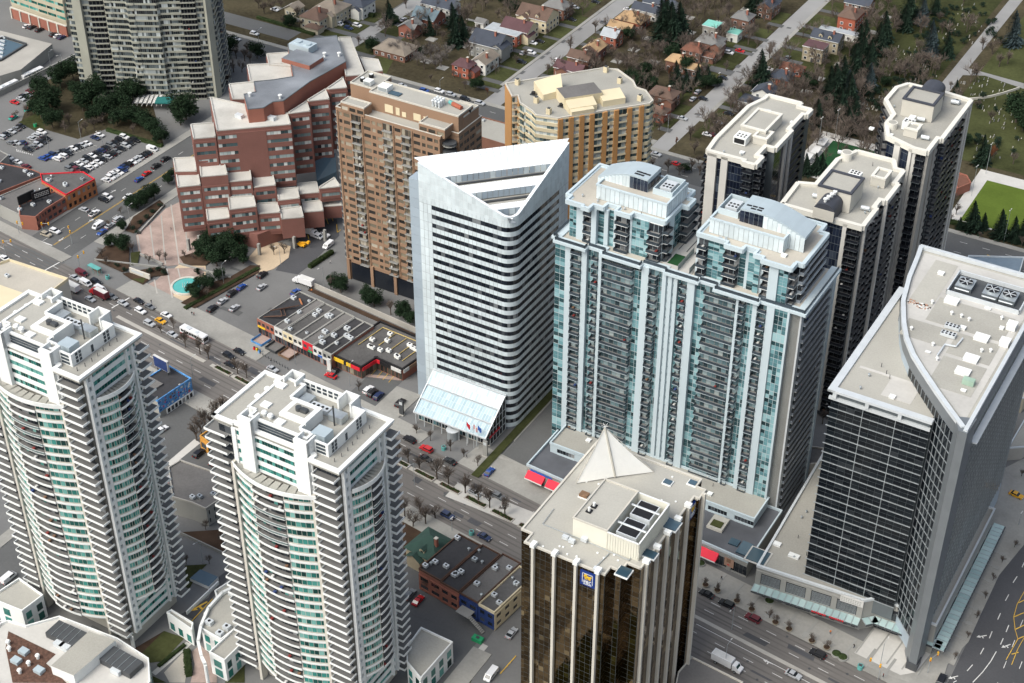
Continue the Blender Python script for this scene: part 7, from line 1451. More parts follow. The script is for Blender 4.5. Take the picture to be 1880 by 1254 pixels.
# ---- low wings of the white condominium towers
def wing(label, pts, z, roof='gravel', F=GF, wins=True, extra=None, mat='white'):
 t = low('condo_wing', label, 'building', ccw(PX(z, pts, F)), z, mat, roof, F, 'low wings of the white towers', parmat='white', roofn=0, par=.7, done=False)
 if wins:
  pl = ccw(PX(z, pts, F))
  for i in range(len(pl)):
   a, b = pl[i], pl[(i + 1) % len(pl)]; L = sqrt((a[0] - b[0]) ** 2 + (a[1] - b[1]) ** 2)
   if L > 4:
    n = int(L / 3.4)
    for f in range(2 if z > 6 else 1):
     for k in range(n): t.item('window', 'glass_green', f).seg(a, b, L * (k + .25) / n, L * (k + .75) / n, 0, .06, .6 + f * 3.6, 3.3 + f * 3.4, 'glass_green')
 if extra: extra(t)
 t.done()
def ex3(t):
 z = 9
 def bx(part, m, pts, h, top=None, z0=z): t.mb(part, m).prism(ccw(PX(z0 + h, pts)), z0, z0 + h, m, top)
 bx('roof_bed', 'soil_red', [(41, 60, 880), (41, 400, 1045), (41, 330, 1110), (41, 480, 1253), (41, 90, 1250), (41, 40, 1000)], .12)
 bx('stair_block', 'white', [(41, 365, 1130), (41, 640, 880), (41, 830, 945), (41, 530, 1200)], 3.4, 'gravel');
 for P4 in ([(41, 325, 890), (41, 425, 800), (41, 625, 890), (41, 530, 985)], [(41, 715, 1080), (41, 820, 985), (41, 1030, 1100), (41, 930, 1190)]):
  bx('louvre_screen', 'dark_metal', P4, 1.9)
  a, b, c, d = PX(z + 1.95, P4)
  for k in range(1, 5): p, q = lerp(a, b, 0), lerp(d, c, 0); p = lerp(a, d, k / 5); q = lerp(b, c, k / 5); t.mb('screen_bar', 'metal').tube((*p, z + 1.98), (*q, z + 1.98), .07)
 for x, y in ((170, 1020), (115, 1085), (280, 1155)): c = G(41, x, y, z + 1); m = t.item('roof_unit', 'metal_blue', 2); m.box(c[0] - 1.3, c[0] + 1.3, c[1] - 1, c[1] + 1, z + .1, z + 1.2)
 for x, y in ((58, 960), (65, 1005), (270, 1060), (205, 1110), (140, 1165)): c = G(41, x, y, z + 1); m = t.item('mushroom_vent', 'white', 2); m.cyl(c[0], c[1], .45, z + .1, z + 1.3, 10); m.cyl(c[0], c[1], .7, z + 1.3, z + 1.7, 12, .5)
 for x, y in ((430, 980), (470, 1000), (840, 1170)): c = G(41, x, y, z + .5); m = t.item('air_handler', 'metal_pale', 2); m.box(c[0] - 1.5, c[0] + 1.5, c[1] - 1, c[1] + 1, z + .1, z + 1.5)
wing('curved white wing with a red gravel roof bed in the bottom left corner', [(41, -60, 900), (41, 10, 830), (41, 60, 812), (41, 190, 850), (41, 430, 782), (41, 845, 940), (41, 1070, 1085), (41, 1080, 1253), (41, 1000, 1400), (41, 60, 1400), (41, -60, 1200)], 9, 'paving_pale', extra=ex3)
wing('white two storey wing with gravel roof left of the red gravel roof', [(41, -100, 640), (41, 0, 600), (41, 140, 508), (41, 312, 630), (41, 160, 745), (41, 85, 715), (41, -100, 640)][:6], 8)
def ex2(t):
 for x, y in ((1505, 810), (1630, 845), (1580, 890), (1670, 600)): c = G(41, x, y, 9); m = t.item('air_handler', 'metal_pale', 2); m.box(c[0] - 1.0, c[0] + 1.0, c[1] - .8, c[1] + .8, 8, 9.3); m.cyl(c[0], c[1], .45, 9.3, 9.38, 8, mat='black')
wing('curved white wing with rooftop units between the two white towers', [(41, 1545, 600), (41, 1700, 500), (41, 1790, 640), (41, 1790, 800), (41, 1590, 950), (41, 1450, 870), (41, 1470, 760), (41, 1560, 640)], 8, extra=ex2)
wing('small white wing with sloping wall beside the brick path', [(41, 1505, 1040), (41, 1730, 830), (41, 1790, 930), (41, 1615, 1100)], 8)
wing('long narrow white link building behind the curved beam', [(41, 1200, 755), (41, 1235, 735), (41, 1390, 830), (41, 1380, 880)], 6)
wing('square gravel roofed white wing right of the middle white tower', [(42, 1085, 1000), (42, 1187, 862), (42, 1415, 968), (42, 1185, 1230), (42, 1085, 1110)], 8)
m = MB('white'); pts = [(41, 1700, 560), (41, 1600, 610), (41, 1500, 720), (41, 1445, 850), (41, 1425, 960), (41, 1450, 1070), (41, 1475, 1120)]; q = PX(8.5, pts)
for i in range(len(q) - 1): L = sqrt((q[i][0] - q[i + 1][0]) ** 2 + (q[i][1] - q[i + 1][1]) ** 2); m.seg(q[i], q[i + 1], -.1, L + .1, -.4, .4, 8.2, 9.2)
m.cyl(q[-1][0], q[-1][1], .5, 0, 8.3, 10); single('curved_beam', m, 'curved white entrance beam on a slender column by the brick path', 'beam', q[-1])
a, b, c, d = PX(1.2, [(41, 1365, 500), (41, 1440, 435), (41, 1570, 490), (41, 1500, 560)]); m = MB('white'); m.prism(ccw([a, b, c, d]), 0, 1.2, 'white', 'skylight'); single('garden_grate', m, 'dark ventilation grate with a white rim in the small garden', 'grate', a)
low('podium_building', 'low gravel roofed annex with a pale kerb wall at the foot of the bronze tower', 'building', PX(4, [(43, 1195, 1180), (43, 1290, 1068), (43, 1660, 1253), (43, 1500, 1400), (43, 1150, 1400)]), 4, 'stone', 'gravel_dark', roofn=0, parmat='stone')
# garden walls and ramp of the lower left
wl = MB('white'); a, b = G(41, 1340, 760), G(41, 1570, 540); wl.seg(a, b, 0, sqrt((a[0] - b[0]) ** 2 + (a[1] - b[1]) ** 2), 0, .4, 0, 1.3); single('ramp_wall', wl, 'low white wall along the driveway ramp with a yellow arrow', 'wall', a)
wl = MB('stone_grey'); a, b = G(41, 1290, 175), G(41, 1660, 350); wl.seg(a, b, 0, sqrt((a[0] - b[0]) ** 2 + (a[1] - b[1]) ** 2), 0, .3, 0, 1.0); single('garden_wall', wl, 'grey retaining wall beside the lane between the white towers', 'wall', a)
# ================================================================ trees and plants
ORD = ['first', 'second', 'third', 'fourth', 'fifth', 'sixth', 'seventh', 'eighth', 'ninth', 'tenth'] + ['%dth' % i if i % 10 not in (1, 2, 3) else '%d%s' % (i, ['st', 'nd', 'rd'][i % 10 - 1]) for i in range(21, 100)]
ORD = ORD[:10] + ['%dth' % i for i in range(11, 21)] + ['%d%s' % (i, {1: 'st', 2: 'nd', 3: 'rd'}.get(i % 10, 'th')) for i in range(21, 99)]
def mesh_obj(name, me, parent=None):
 o = bpy.data.objects.new(name, me); COL.objects.link(o); o.parent = parent; return o
def bare_proto(seed, h, spread=1.0, twig='twig', up=.55, dens=1.0):
 R = random.Random(seed); tr = MB('bark'); tw = MB(twig)
 def br(p, d, L, r, lv, m):
  q = p + d * L; m.tube(p, q, r, 4 if lv < 2 else 3, r * .7, mat='bark' if lv < 3 else twig)
  if lv >= 4: return
  n = [0, 5, 5, 5, 0][lv] if lv else 6
  n = int(n * dens) if lv else n
  for k in range(n):
   f = R.uniform(.35, 1.0) if lv else R.uniform(.45, 1.0)
   a = R.uniform(0, 2 * pi); tilt = R.uniform(.45, 1.0) * spread if lv else R.uniform(.35, .95) * spread
   o = d.orthogonal().normalized(); o2 = d.cross(o); s = (o * cos(a) + o2 * sin(a)); nd = (d * cos(tilt) + s * sin(tilt)); nd.z += up * .35; nd.normalize()
   br(p + d * L * f, nd, L * R.uniform(.5, .8), r * R.uniform(.4, .6), lv + 1, tr if lv < 1 else tw)
 br(Vector((0, 0, 0)), Vector((R.uniform(-.05, .05), R.uniform(-.05, .05), 1)).normalized(), h * .36, h * .03, 0, tr)
 return tr.mesh('trunk'), tw.mesh('twigs')
def conifer_proto(seed, h, r, mat, lay=26, n=15, droop=.35):
 R = random.Random(seed); tr = MB('bark'); tr.cyl(0, 0, h * .018 + .08, 0, h * .9, 6, .03); cr = MB(mat)
 for i in range(lay):
  f = i / (lay - 1); z = h * (.07 + .93 * f); rr = r * (1 - f) ** .8 * R.uniform(.8, 1.12) + .12
  for k in range(n):
   a = 2 * pi * (k + R.random()) / n; L = rr * R.uniform(.65, 1.15); w = L * .26 + .12; zz = z + R.uniform(-.25, .25)
   ca, sa = cos(a), sin(a); dz = -droop * L
   for s in range(3):
    f0, f1 = s / 3, (s + 1) / 3; j = R.uniform(-.12, .12)
    cr.poly([(ca * L * f0 - sa * w * .5, sa * L * f0 + ca * w * .5, zz + dz * f0 * f0), (ca * L * f1 + sa * w * (.5 + j), sa * L * f1 - ca * w * (.5 - j), zz + dz * f1 * f1 - .1), (ca * L * (f1 + .1), sa * L * (f1 + .1), zz + dz * f1 + .15)])
 return tr.mesh('trunk'), cr.mesh('crown')
def bush_proto(seed, h, r, mat, n=900, trunk=True, flat=.75, clumps=9, leaf=.3):
 R = random.Random(seed); tr = MB('bark'); tr.cyl(0, 0, h * .03 + .05, 0, h * .6, 6, .05); cr = MB(mat)
 cs = [(R.uniform(-.6, .6) * r, R.uniform(-.6, .6) * r, h * R.uniform(.4, .85), r * R.uniform(.35, .62)) for _ in range(clumps)]
 for c in cs: tr.tube((0, 0, h * .3), (c[0], c[1], c[2]), .08, 4, .03)
 for k in range(n):
  c = cs[R.randrange(clumps)]; v = Vector((R.gauss(0, 1), R.gauss(0, 1), R.gauss(0, 1))).normalized() * c[3] * R.uniform(.5, 1.22)
  p = Vector((c[0] + v.x, c[1] + v.y, max(.15, c[2] + v.z * flat))); a = Vector((R.gauss(0, 1), R.gauss(0, 1), R.gauss(0, .6))).normalized() * leaf * R.uniform(.6, 1.5); b = a.cross(Vector((R.gauss(0, 1), R.gauss(0, 1), R.gauss(0, 1)))).normalized() * leaf * R.uniform(.5, 1.1)
  cr.rr = .5 + .5 * sin(c[0] * 3 + c[1] * 5) * .8 + R.uniform(-.1, .1); cr.poly([tuple(p - a), tuple(p + b), tuple(p + a)]); cr.rr = None
 return tr.mesh('trunk'), cr.mesh('crown')
PR = {}
def protos():
 PR['bare'] = [bare_proto(s, 9, .95, dens=1.0) for s in (1, 2, 3)]
 PR['grey'] = [bare_proto(s, 10, 1.15, 'twig_grey', dens=1.15) for s in (4, 5)]
 PR['rust'] = [bare_proto(8, 7, .45, 'twig_rust', 1.2, 1.2)]
 PR['street'] = [bare_proto(s, 7, .85, 'twig', .7, 1.0) for s in (11, 12, 13)]
 PR['spruce'] = [conifer_proto(s, 12, 4.1, 'needle', 30, 19, .28) for s in (21, 22)]
 PR['blue'] = [conifer_proto(s, 12, 3.7, 'needle_blue', 30, 19, .28) for s in (23, 24)]
 PR['pine'] = [bush_proto(s, 9, 4.4, 'needle_pine', 3800, leaf=.40, clumps=15) for s in (31, 32, 33)]
 PR['shrub'] = [bush_proto(s, 2.0, 1.2, 'needle', 420, leaf=.17, clumps=6) for s in (41, 42)]
 PR['column'] = [conifer_proto(51, 3.4, .75, 'needle', 16, 9, .1)]
protos()
TREES = []
def tree(kind, tt, x, y, s, desc, zone, grp): TREES.append((kind, tt, x, y, s, desc, zone, grp))
def plant_all():
 byz = {}
 for i, t in enumerate(TREES): byz.setdefault((t[5], t[6]), []).append(i)
 R = random.Random(77)
 for key, ids in byz.items():
  ids.sort(key=lambda i: src(*TREES[i][1:4])[0]); n = len(ids)
  for r, i in enumerate(ids):
   kind, tt, x, y, s, desc, zone, grp = TREES[i]; pr = PR[kind]; tm, cm = pr[i % len(pr)]
   gx, gy = at(tt, x, y); nm = {'bare': 'bare_tree', 'grey': 'bare_tree', 'rust': 'columnar_tree', 'street': 'street_tree', 'spruce': 'spruce_tree', 'blue': 'spruce_tree', 'pine': 'pine_tree', 'shrub': 'shrub', 'column': 'clipped_shrub'}[kind]
   lab = desc + ' ' + zone + ('' if n == 1 else ', %s from the left' % ORD[min(r, len(ORD) - 1)]) if kind != 'shrub' or n < 40 else desc + ' ' + zone + ' near the top right'
   e = bpy.data.objects.new(nm, None); COL.objects.link(e); e.location = (gx, gy, 0); e.rotation_euler = (0, 0, R.uniform(0, 6.28)); k = s * R.uniform(.93, 1.07); e.scale = (k, k, k * R.uniform(.95, 1.1))
   prop(e, lab, 'shrub' if kind in ('shrub', 'column') else 'tree', grp)
   mesh_obj('trunk', tm, e); mesh_obj('twigs' if kind in ('bare', 'grey', 'rust', 'street') else 'crown', cm, e)
def many(kind, tt, pts, s, desc, zone, grp):
 for p in pts: tree(kind, tt, p[0], p[1], p[2] if len(p) > 2 else s, desc, zone, grp)
# street trees of the median and pavements
many('street', 32, [(1020, 870, 1), (1095, 905, 1.15), (1175, 950, 1.1)], 1.1, 'slim bare street tree in the avenue median', 'before the atrium', 'street trees of the avenue')
many('street', 32, [(1300, 1015), (1385, 1060), (1505, 1120), (1600, 1175), (1680, 1225), (1790, 1275)], 1.35, 'spreading bare tree in the avenue median', 'below the atrium', 'street trees of the avenue')
many('street', 31, [(1335, 70), (1440, 120), (1500, 155), (1710, 260), (1775, 290)], 1.15, 'bare street tree in the median', 'between the white towers', 'street trees of the avenue')
many('street', 31, [(1415, 740), (1450, 700), (1480, 660), (1520, 640), (1555, 590), (1600, 555)], 1.3, 'tall thin bare tree in the row', 'beside the orange shed', 'bare trees along the side street')
many('street', 21, [(1160, 1180), (1250, 1150), (1330, 1250)], .8, 'small bare tree', 'on the avenue near the yellow taxi', 'street trees of the avenue')
many('street', 32, [(1155, 690), (1255, 740), (1400, 815), (1495, 860), (1595, 925)], .75, 'thin bare sapling on the pavement', 'before the glass atrium', 'street trees of the avenue')
many('street', 43, [(1390, 560), (1475, 600), (1620, 680), (1725, 735), (1850, 790)], .62, 'leafless sapling in a round pot', 'on the pavement by the podium', 'potted saplings')
many('street', 44, [(90, 830), (190, 880), (355, 965), (460, 1010)], .62, 'leafless sapling in a pot', 'before the slatted podium', 'potted saplings')
many('street', 44, [(1810, 280), (1720, 390), (1655, 520), (1600, 650), (1540, 790), (1475, 930), (1380, 1085)], .5, 'small leafless sapling', 'on the curved pavement by the ring road', 'saplings by the ring road')
many('bare', 32, [(740, 380, .55), ], .6, 'small bare tree', 'at the edge of the strip mall parking', 'bare trees')
many('bare', 42, [(1070, 60, 1.0), (1130, 130, .9), (1220, 110, 1.1), (1180, 30, .9), (1290, 70, .8)], 1, 'bare tree in the brown yard', 'beside the green roofed house', 'bare trees')
many('bare', 42, [(1240, 600, .9), (1330, 640, .8), (1280, 520, .8)], 1, 'tangled bare tree', 'behind the flat brick shops', 'bare trees')
many('street', 41, [(1340, 400), (1505, 395)], .6, 'small bare tree', 'in the little garden between the white towers', 'bare trees')
many('bare', 41, [(1480, 150, .55), (1600, 250, .6), (1620, 170, .6)], 1, 'small bare tree', 'on the bare soil behind the grey block', 'bare trees')
many('street', 22, [(540, 870, .9), (640, 850, .7), (970, 1050, 1.0), (1165, 1130, .8), (130, 620, .9), (205, 610, .9)], 1, 'bare young tree', 'on the paving below the tan tower', 'bare trees')
many('pine', 22, [(560, 850, .62), (610, 890, .72), (800, 960, .68), (850, 990, .78), (1060, 1070, .72), (1105, 1110, .62)], 1, 'dark green pine', 'along the wall below the tan tower', 'pines of the plaza')
# plaza
many('pine', 21, [(1470, 640, .95), (1560, 700, 1.05), (1640, 650, 1.0), (1700, 560, 1.0), (1750, 680, .85), (1600, 560, .95), (1520, 560, .8)], 1, 'dense dark pine in the plaza grove', 'before the stepped brick building', 'pines of the plaza')
many('pine', 21, [(1380, 900, .5), (1440, 860, .6), (1500, 860, .6), (1570, 800, .6), (1410, 930, .55)], 1, 'small yellow green pine', 'beside the round fountain', 'pines of the plaza')
many('pine', 21, [(880, 590, .75), (800, 560, .6), (990, 290, .75), (1060, 240, .7), (1110, 220, .7), (950, 300, .6), (885, 440, .45), (1210, 110, .5), (1240, 60, .45)], 1, 'dark pine', 'at the street side of the plaza', 'pines of the plaza')
many('bare', 21, [(730, 640, .7), (770, 690, .6), (955, 600, .7), (1070, 680, .7), (1150, 660, .7), (1190, 660, .6), (870, 320, .5), (780, 420, .5), (1330, 640, .5), (1390, 650, .5), (1490, 920, .6)], 1, 'bare brown tree', 'around the plaza', 'bare trees')
many('shrub', 21, [(1420, 750, 1.1), (960, 440, 1), (1010, 400, 1.1), (1060, 360, 1.1), (1100, 320, 1.1), (1150, 280, 1.1), (990, 470, 1), (1140, 740, 1.2), (1080, 750, 1.2), (1180, 760, 1.2), (900, 740, 1), (840, 710, 1)], 1, 'round dark shrub', 'in the plaza beds', 'shrubs')
# grove below the concrete slab tower
many('pine', 11, [(300, 850, 1.3), (380, 800, 1.35), (440, 620, 1.1), (530, 580, 1.25), (290, 680, 1.0), (600, 800, 1.3), (690, 760, 1.4), (780, 830, 1.3), (880, 800, 1.2), (960, 740, 1.3), (960, 900, 1.1), (1060, 930, 1.0), (1110, 990, .9), (1160, 1030, .8), (380, 920, 1.0), (700, 880, 1.0), (1340, 860, 1.5), (1300, 900, 1.0), (560, 700, .9), (850, 900, .9)], 1, 'big dark evergreen', 'below the concrete slab tower', 'evergreens below the slab tower')
many('bare', 11, [(500, 900, .9), (620, 960, .8), (740, 900, .9), (820, 920, .8), (350, 700, .8), (470, 950, .8), (960, 960, .7), (200, 830, .7), (120, 850, .6), (590, 980, .7), (680, 930, .8)], 1, 'bare brown tree', 'among the evergreens above the car park', 'bare trees')
many('pine', 11, [(1590, 330, .9), (1640, 400, 1.1), (1850, 420, .9), (1600, 500, .9)], 1, 'dark evergreen', 'right of the concrete slab tower', 'evergreens below the slab tower')
many('bare', 11, [(1700, 420, 1), (1760, 440, 1), (1680, 520, 1), (1780, 380, .9), (1640, 600, .9), (1740, 520, .9), (1800, 450, .9)], 1, 'bare brown tree', 'right of the concrete slab tower', 'bare trees')
# suburb: left of the first street
many('bare', 12, [(60, 100, 1), (120, 80, .9), (200, 180, .8), (20, 60, .9), (180, 60, .8), (330, 200, .8), (300, 130, .8), (90, 20, .9)], 1, 'bare brown tree', 'beside the slip road', 'bare trees of the suburb')
many('spruce', 12, [(955, 165, 1.15), (1245, 250, .8), (1420, 330, 1.25), (1480, 300, 1.1), (1410, 200, 1.1)], 1, 'tall dark conifer', 'between the houses left of the cream tower', 'conifers of the suburb')
many('pine', 12, [(250, 200, .8), (830, 370, .75), (1000, 170, .5), (1790, 40, .8), (1860, 90, .8), (1590, 650, .7), (1200, 390, .5), (360, 430, .5)], 1, 'rounded dark evergreen', 'between the houses left of the cream tower', 'conifers of the suburb')
many('grey', 12, [(1160, 470, 1.1), (1260, 440, 1.2), (1330, 480, 1.1), (1210, 500, 1.0), (1010, 400, 1.25), (1290, 510, .9), (1370, 420, 1)], 1, 'broad grey bare tree', 'on the brown lawn by the cross road', 'bare trees of the suburb')
many('bare', 12, [(740, 330, .8), (790, 350, .8), (880, 380, .8), (1080, 60, .9), (1300, 260, .9), (1340, 300, .9), (1460, 130, 1), (1550, 100, 1), (1500, 30, 1), (1650, 60, .9), (1740, 130, .8), (1540, 590, .7), (1420, 560, .6), (1260, 590, .6), (1500, 640, .6), (1690, 520, .7), (1750, 470, .7), (1590, 240, .8), (1380, 90, .8), (1130, 330, .7)], 1, 'bare brown tree', 'among the houses left of the cream tower', 'bare trees of the suburb')
tree('rust', 12, 1665, 700, .95, 'narrow russet leaved tree', 'beside the cross road lawn', 'bare trees of the suburb')
# suburb: middle
many('bare', 13, [(420, 370, 1.2), (600, 230, 1.0), (255, 530, .8), (340, 150, .8), (430, 130, .8), (260, 260, .7), (820, 480, 1), (900, 560, 1.1), (970, 620, 1.0), (870, 400, 1.2), (960, 400, 1.3), (760, 460, 1), (720, 420, .9), (1060, 420, 1.1), (1100, 400, 1.0), (1010, 520, 1.1), (1130, 560, .9), (930, 300, 1.2), (1540, 510, .8), (1330, 560, .9), (1270, 590, .9), (1400, 530, .8), (1300, 110, 1.2), (1240, 80, 1.1), (1400, 60, 1), (1500, 60, 1.1), (1560, 110, 1), (1340, 30, 1), (1160, 620, .8), (1700, 260, .9), (1790, 110, .9), (1840, 240, .8), (560, 540, .7), (860, 620, .9), (690, 380, .8), (1230, 700, .6), (1130, 900, .8), (1060, 940, .8), (1180, 780, .7), (30, 460, .7), (100, 420, .7), (1850, 420, .9), (1760, 340, .7)], 1, 'bare brown tree', 'among the middle houses', 'bare trees of the suburb')
many('spruce', 13, [(1060, 300, 1.7), (1130, 330, 1.8), (1190, 290, 1.6), (1090, 220, 1.5), (1770, 640, 1.45), (1170, 620, 1.0), (1240, 650, .9), (1330, 600, .9), (1720, 60, 1.2), (1400, 600, .8), (1760, 110, 1.0)], 1, 'large dark conifer', 'among the middle houses', 'conifers of the suburb')
many('rust', 13, [(1130, 590, 1.3), (1160, 620, 1.1), (650, 470, .7)], 1, 'russet leafed tree', 'among the middle houses', 'bare trees of the suburb')
tree('rust', 13, 1178, 1055, .8, 'slim russet tree', 'at the mouth of the middle street', 'bare trees of the suburb')
many('street', 13, [(1570, 780, 1.2), (1440, 890, .8), (1280, 1010, 1.2), (1310, 1110, 1.2)], 1, 'bare street tree', 'along the middle street', 'bare trees of the suburb')
many('bare', 13, [(1120, 1240, .9), (1200, 1260, .8), (1290, 1230, .9), (1340, 1180, .7), (1350, 1260, .8), (1010, 1210, .7), (1380, 1230, .7)], 1, 'bare tree', 'beside the cross road behind the silver block', 'bare trees of the suburb')
many('pine', 13, [(850, 600, .8), (960, 560, .8), (1000, 640, .8), (920, 640, .8), (1240, 520, .9), (1400, 640, .7), (1340, 380, .6), (830, 290, .7), (1240, 1240, .5), (1150, 430, .8), (1650, 820, .45), (1480, 620, .5)], 1, 'rounded dark evergreen', 'among the middle houses', 'conifers of the suburb')
# cemetery and its edge
many('spruce', 14, [(820, 390, 1.4), (860, 300, 1.3), (1030, 150, 1.5), (1010, 220, 1.2), (1310, 410, 1.1), (700, 470, 1.3), (740, 560, 1.3), (640, 560, 1.4), (560, 640, 1.4), (500, 720, 1.4), (600, 800, 1.4), (540, 860, 1.3), (640, 900, 1.3), (680, 400, 1.2), (720, 330, 1.2), (470, 680, 1.2), (600, 960, 1.0), (380, 900, 1.0), (760, 480, 1.1), (1380, 690, .7), (1560, 1180, 1.1), (1230, 100, 1.0)], 1, 'tall dark spruce', 'at the cemetery edge', 'spruces of the cemetery')
many('blue', 14, [(1190, 385, 1.5), (1780, 325, 1.5), (755, 650, 1.1), (600, 720, 1.2), (1130, 170, 1.3), (630, 760, 1.1)], 1, 'blue grey spruce', 'in the cemetery', 'spruces of the cemetery')
many('pine', 14, [(1820, 880, 1.4), (1870, 940, 1.2), (1440, 1050, .7), (950, 1060, .5), (350, 640, .7), (310, 600, .6), (870, 620, .6)], 1, 'broad dark evergreen', 'in the cemetery', 'spruces of the cemetery')
many('bare', 14, [(1530, 590, 1.1), (1650, 390, 1.2), (1700, 480, 1.1), (1580, 360, 1), (1760, 460, 1), (1240, 540, .9), (1640, 880, .9), (1540, 780, .7), (740, 1030, 1.2), (820, 1000, 1.1), (700, 980, 1), (100, 470, 1.2), (60, 380, .9), (440, 500, .9), (240, 700, 1.1), (320, 760, 1.2), (390, 800, 1.1), (190, 660, 1), (300, 680, 1), (430, 870, 1), (480, 950, .9), (360, 990, .9), (940, 130, 1), (960, 230, 1.1), (900, 60, 1), (820, 190, 1), (1350, 640, .6), (1800, 1180, .8), (1660, 1140, .7), (1290, 240, .9), (1270, 160, .9), (880, 160, 1), (760, 120, .9), (1440, 40, .9), (550, 430, .7), (1100, 20, .9), (530, 560, .9), (170, 320, .7), (280, 870, .8), (860, 1060, .8)], 1, 'bare brown tree', 'around the cemetery', 'bare trees of the suburb')
tree('rust', 14, 1635, 1180, 1.5, 'tall russet tree', 'near the bright green lawn', 'bare trees of the suburb')
many('spruce', 24, [(1490, 440, 1.1), (1690, 490, 1.05), (1790, 510, .8), (1580, 430, .6), (1850, 520, .9), (1410, 430, .5)], 1, 'dark spruce', 'before the bright green lawn', 'spruces by the bowling greens')
many('bare', 24, [(1390, 330, .8), (1350, 380, .6), (1560, 500, .5), (1860, 560, .6), (1370, 250, .7), (1330, 200, .7)], 1, 'bare shrubby tree', 'behind the rightmost dark tower', 'bare trees of the suburb')
many('spruce', 14, [(300, 1250, .8), (370, 1250, .8), (415, 1240, .75)], 1, 'small dark spruce', 'at the corner of the dark bowling green', 'spruces by the bowling greens')
many('street', 34, [(1860, 1000, .6), (430, 620, .9), (460, 560, .8)], 1, 'bare sapling', 'right of the silver block', 'bare trees')
many('street', 24, [(1300, 400, .8), ], 1, 'bare sapling', 'by the far road', 'bare trees')
# shrubs and headstones of the cemetery
R = random.Random(15)
for k in range(150):
 x, y = R.choice([(R.uniform(1000, 1250), R.uniform(380, 620)), (R.uniform(870, 1200), R.uniform(480, 800)), (R.uniform(1250, 1700), R.uniform(20, 320)), (R.uniform(1080, 1420), R.uniform(60, 330)), (R.uniform(1470, 1880), R.uniform(650, 1150)), (R.uniform(700, 900), R.uniform(640, 800))])
 tree('shrub', 14, x, y, R.uniform(.8, 1.7), 'small dark shrub', 'among the graves', 'cemetery shrubs')
many('column', 21, [(1425, 760, .8)], 1, 'clipped cone shrub', 'beside the fountain', 'shrubs')
plant_all()
mats = ['stone', 'stone_grey', 'stone_grey', 'concrete']; GS = []
for i in range(4):
 m = MB(mats[i]); m.box(-.35 - .1 * i, .35 + .1 * i, -.14, .14, .2, .8 + .12 * i); m.box(-.5 - .1 * i, .5 + .1 * i, -.25, .25, 0, .22); GS.append(m.mesh('gravestone'))
for k in range(190):
 x, y = R.choice([(R.uniform(900, 1250), R.uniform(330, 640)), (R.uniform(1500, 1880), R.uniform(680, 1150)), (R.uniform(1500, 1880), R.uniform(760, 1150)), (R.uniform(1380, 1760), R.uniform(560, 690)), (R.uniform(1150, 1700), R.uniform(30, 320)), (R.uniform(680, 880), R.uniform(700, 800))])
 o = mesh_obj('gravestone', GS[k % 4]); gx, gy = at(14, x, y); o.location = (gx, gy, 0); o.rotation_euler = (0, 0, GF.rot + pi / 2 + R.uniform(-.06, .06)); s = R.uniform(.55, .95); o.scale = (s, s, s)
 prop(o, 'small pale headstone standing in the cemetery grass', 'gravestone', 'headstones of the cemetery')
# hedges and hedge rows
def hedge(a, b, w, h, lab, n=500):
 p, q = a, b; L = sqrt((p[0] - q[0]) ** 2 + (p[1] - q[1]) ** 2); m = MB('hedge'); m.seg(p, q, 0, L, -w / 2 * .8, w / 2 * .8, 0, h * .85)
 dx, dy = (q[0] - p[0]) / L, (q[1] - p[1]) / L
 for k in range(n):
  s, o, z = random.uniform(0, L), random.uniform(-w / 2, w / 2), random.uniform(.2, h); c = (p[0] + dx * s + dy * o, p[1] + dy * s - dx * o, z)
  if abs(o) < w * .3 and z < h * .75: z = h; c = (c[0], c[1], h)
  m.poly([(c[0] - .25, c[1] + random.uniform(-.2, .2), c[2]), (c[0] + .2, c[1] - .2, c[2] + .15), (c[0] + .05, c[1] + .25, c[2] + random.uniform(-.1, .2))])
 single('hedge', m, lab, 'hedge', lerp(p, q, .5))
hedge(G(22, 385, 715), G(22, 550, 605), 2.2, 1.6, 'clipped green hedge beside the tan tower driveway')
hedge(G(12, 640, 75), G(12, 850, 125), 3, 2, 'long brown green hedge around the front lawn')
hedge(G(12, 900, 385), G(12, 1030, 430), 3, 2.5, 'tall dark hedge before the low brown bungalow')
hedge(G(12, 10, 130), G(12, 420, 255), 2, 1.4, 'low hedge along the slip road')
hedge(G(41, 1345, 1030), G(41, 1360, 1210), 2.2, 1.5, 'curving green hedge beside the brick path of the white towers')
hedge(G(41, 1140, 1140), G(41, 1330, 985), 1.2, .8, 'low dark hedge in the long planter of the white tower garden')
hedge(G(24, 1310, 380), G(24, 1560, 440), 2.5, 1.6, 'dark hedge before the far road behind the black tower')
hedge(G(11, 770, 940), G(11, 1170, 1060), 2.0, 1.5, 'scrubby hedge along the upper edge of the car park')
hedge(G(21, 1330, 1010), G(21, 1860, 720), 2.2, .9, 'low shrubs on the long plaza bank', 700)
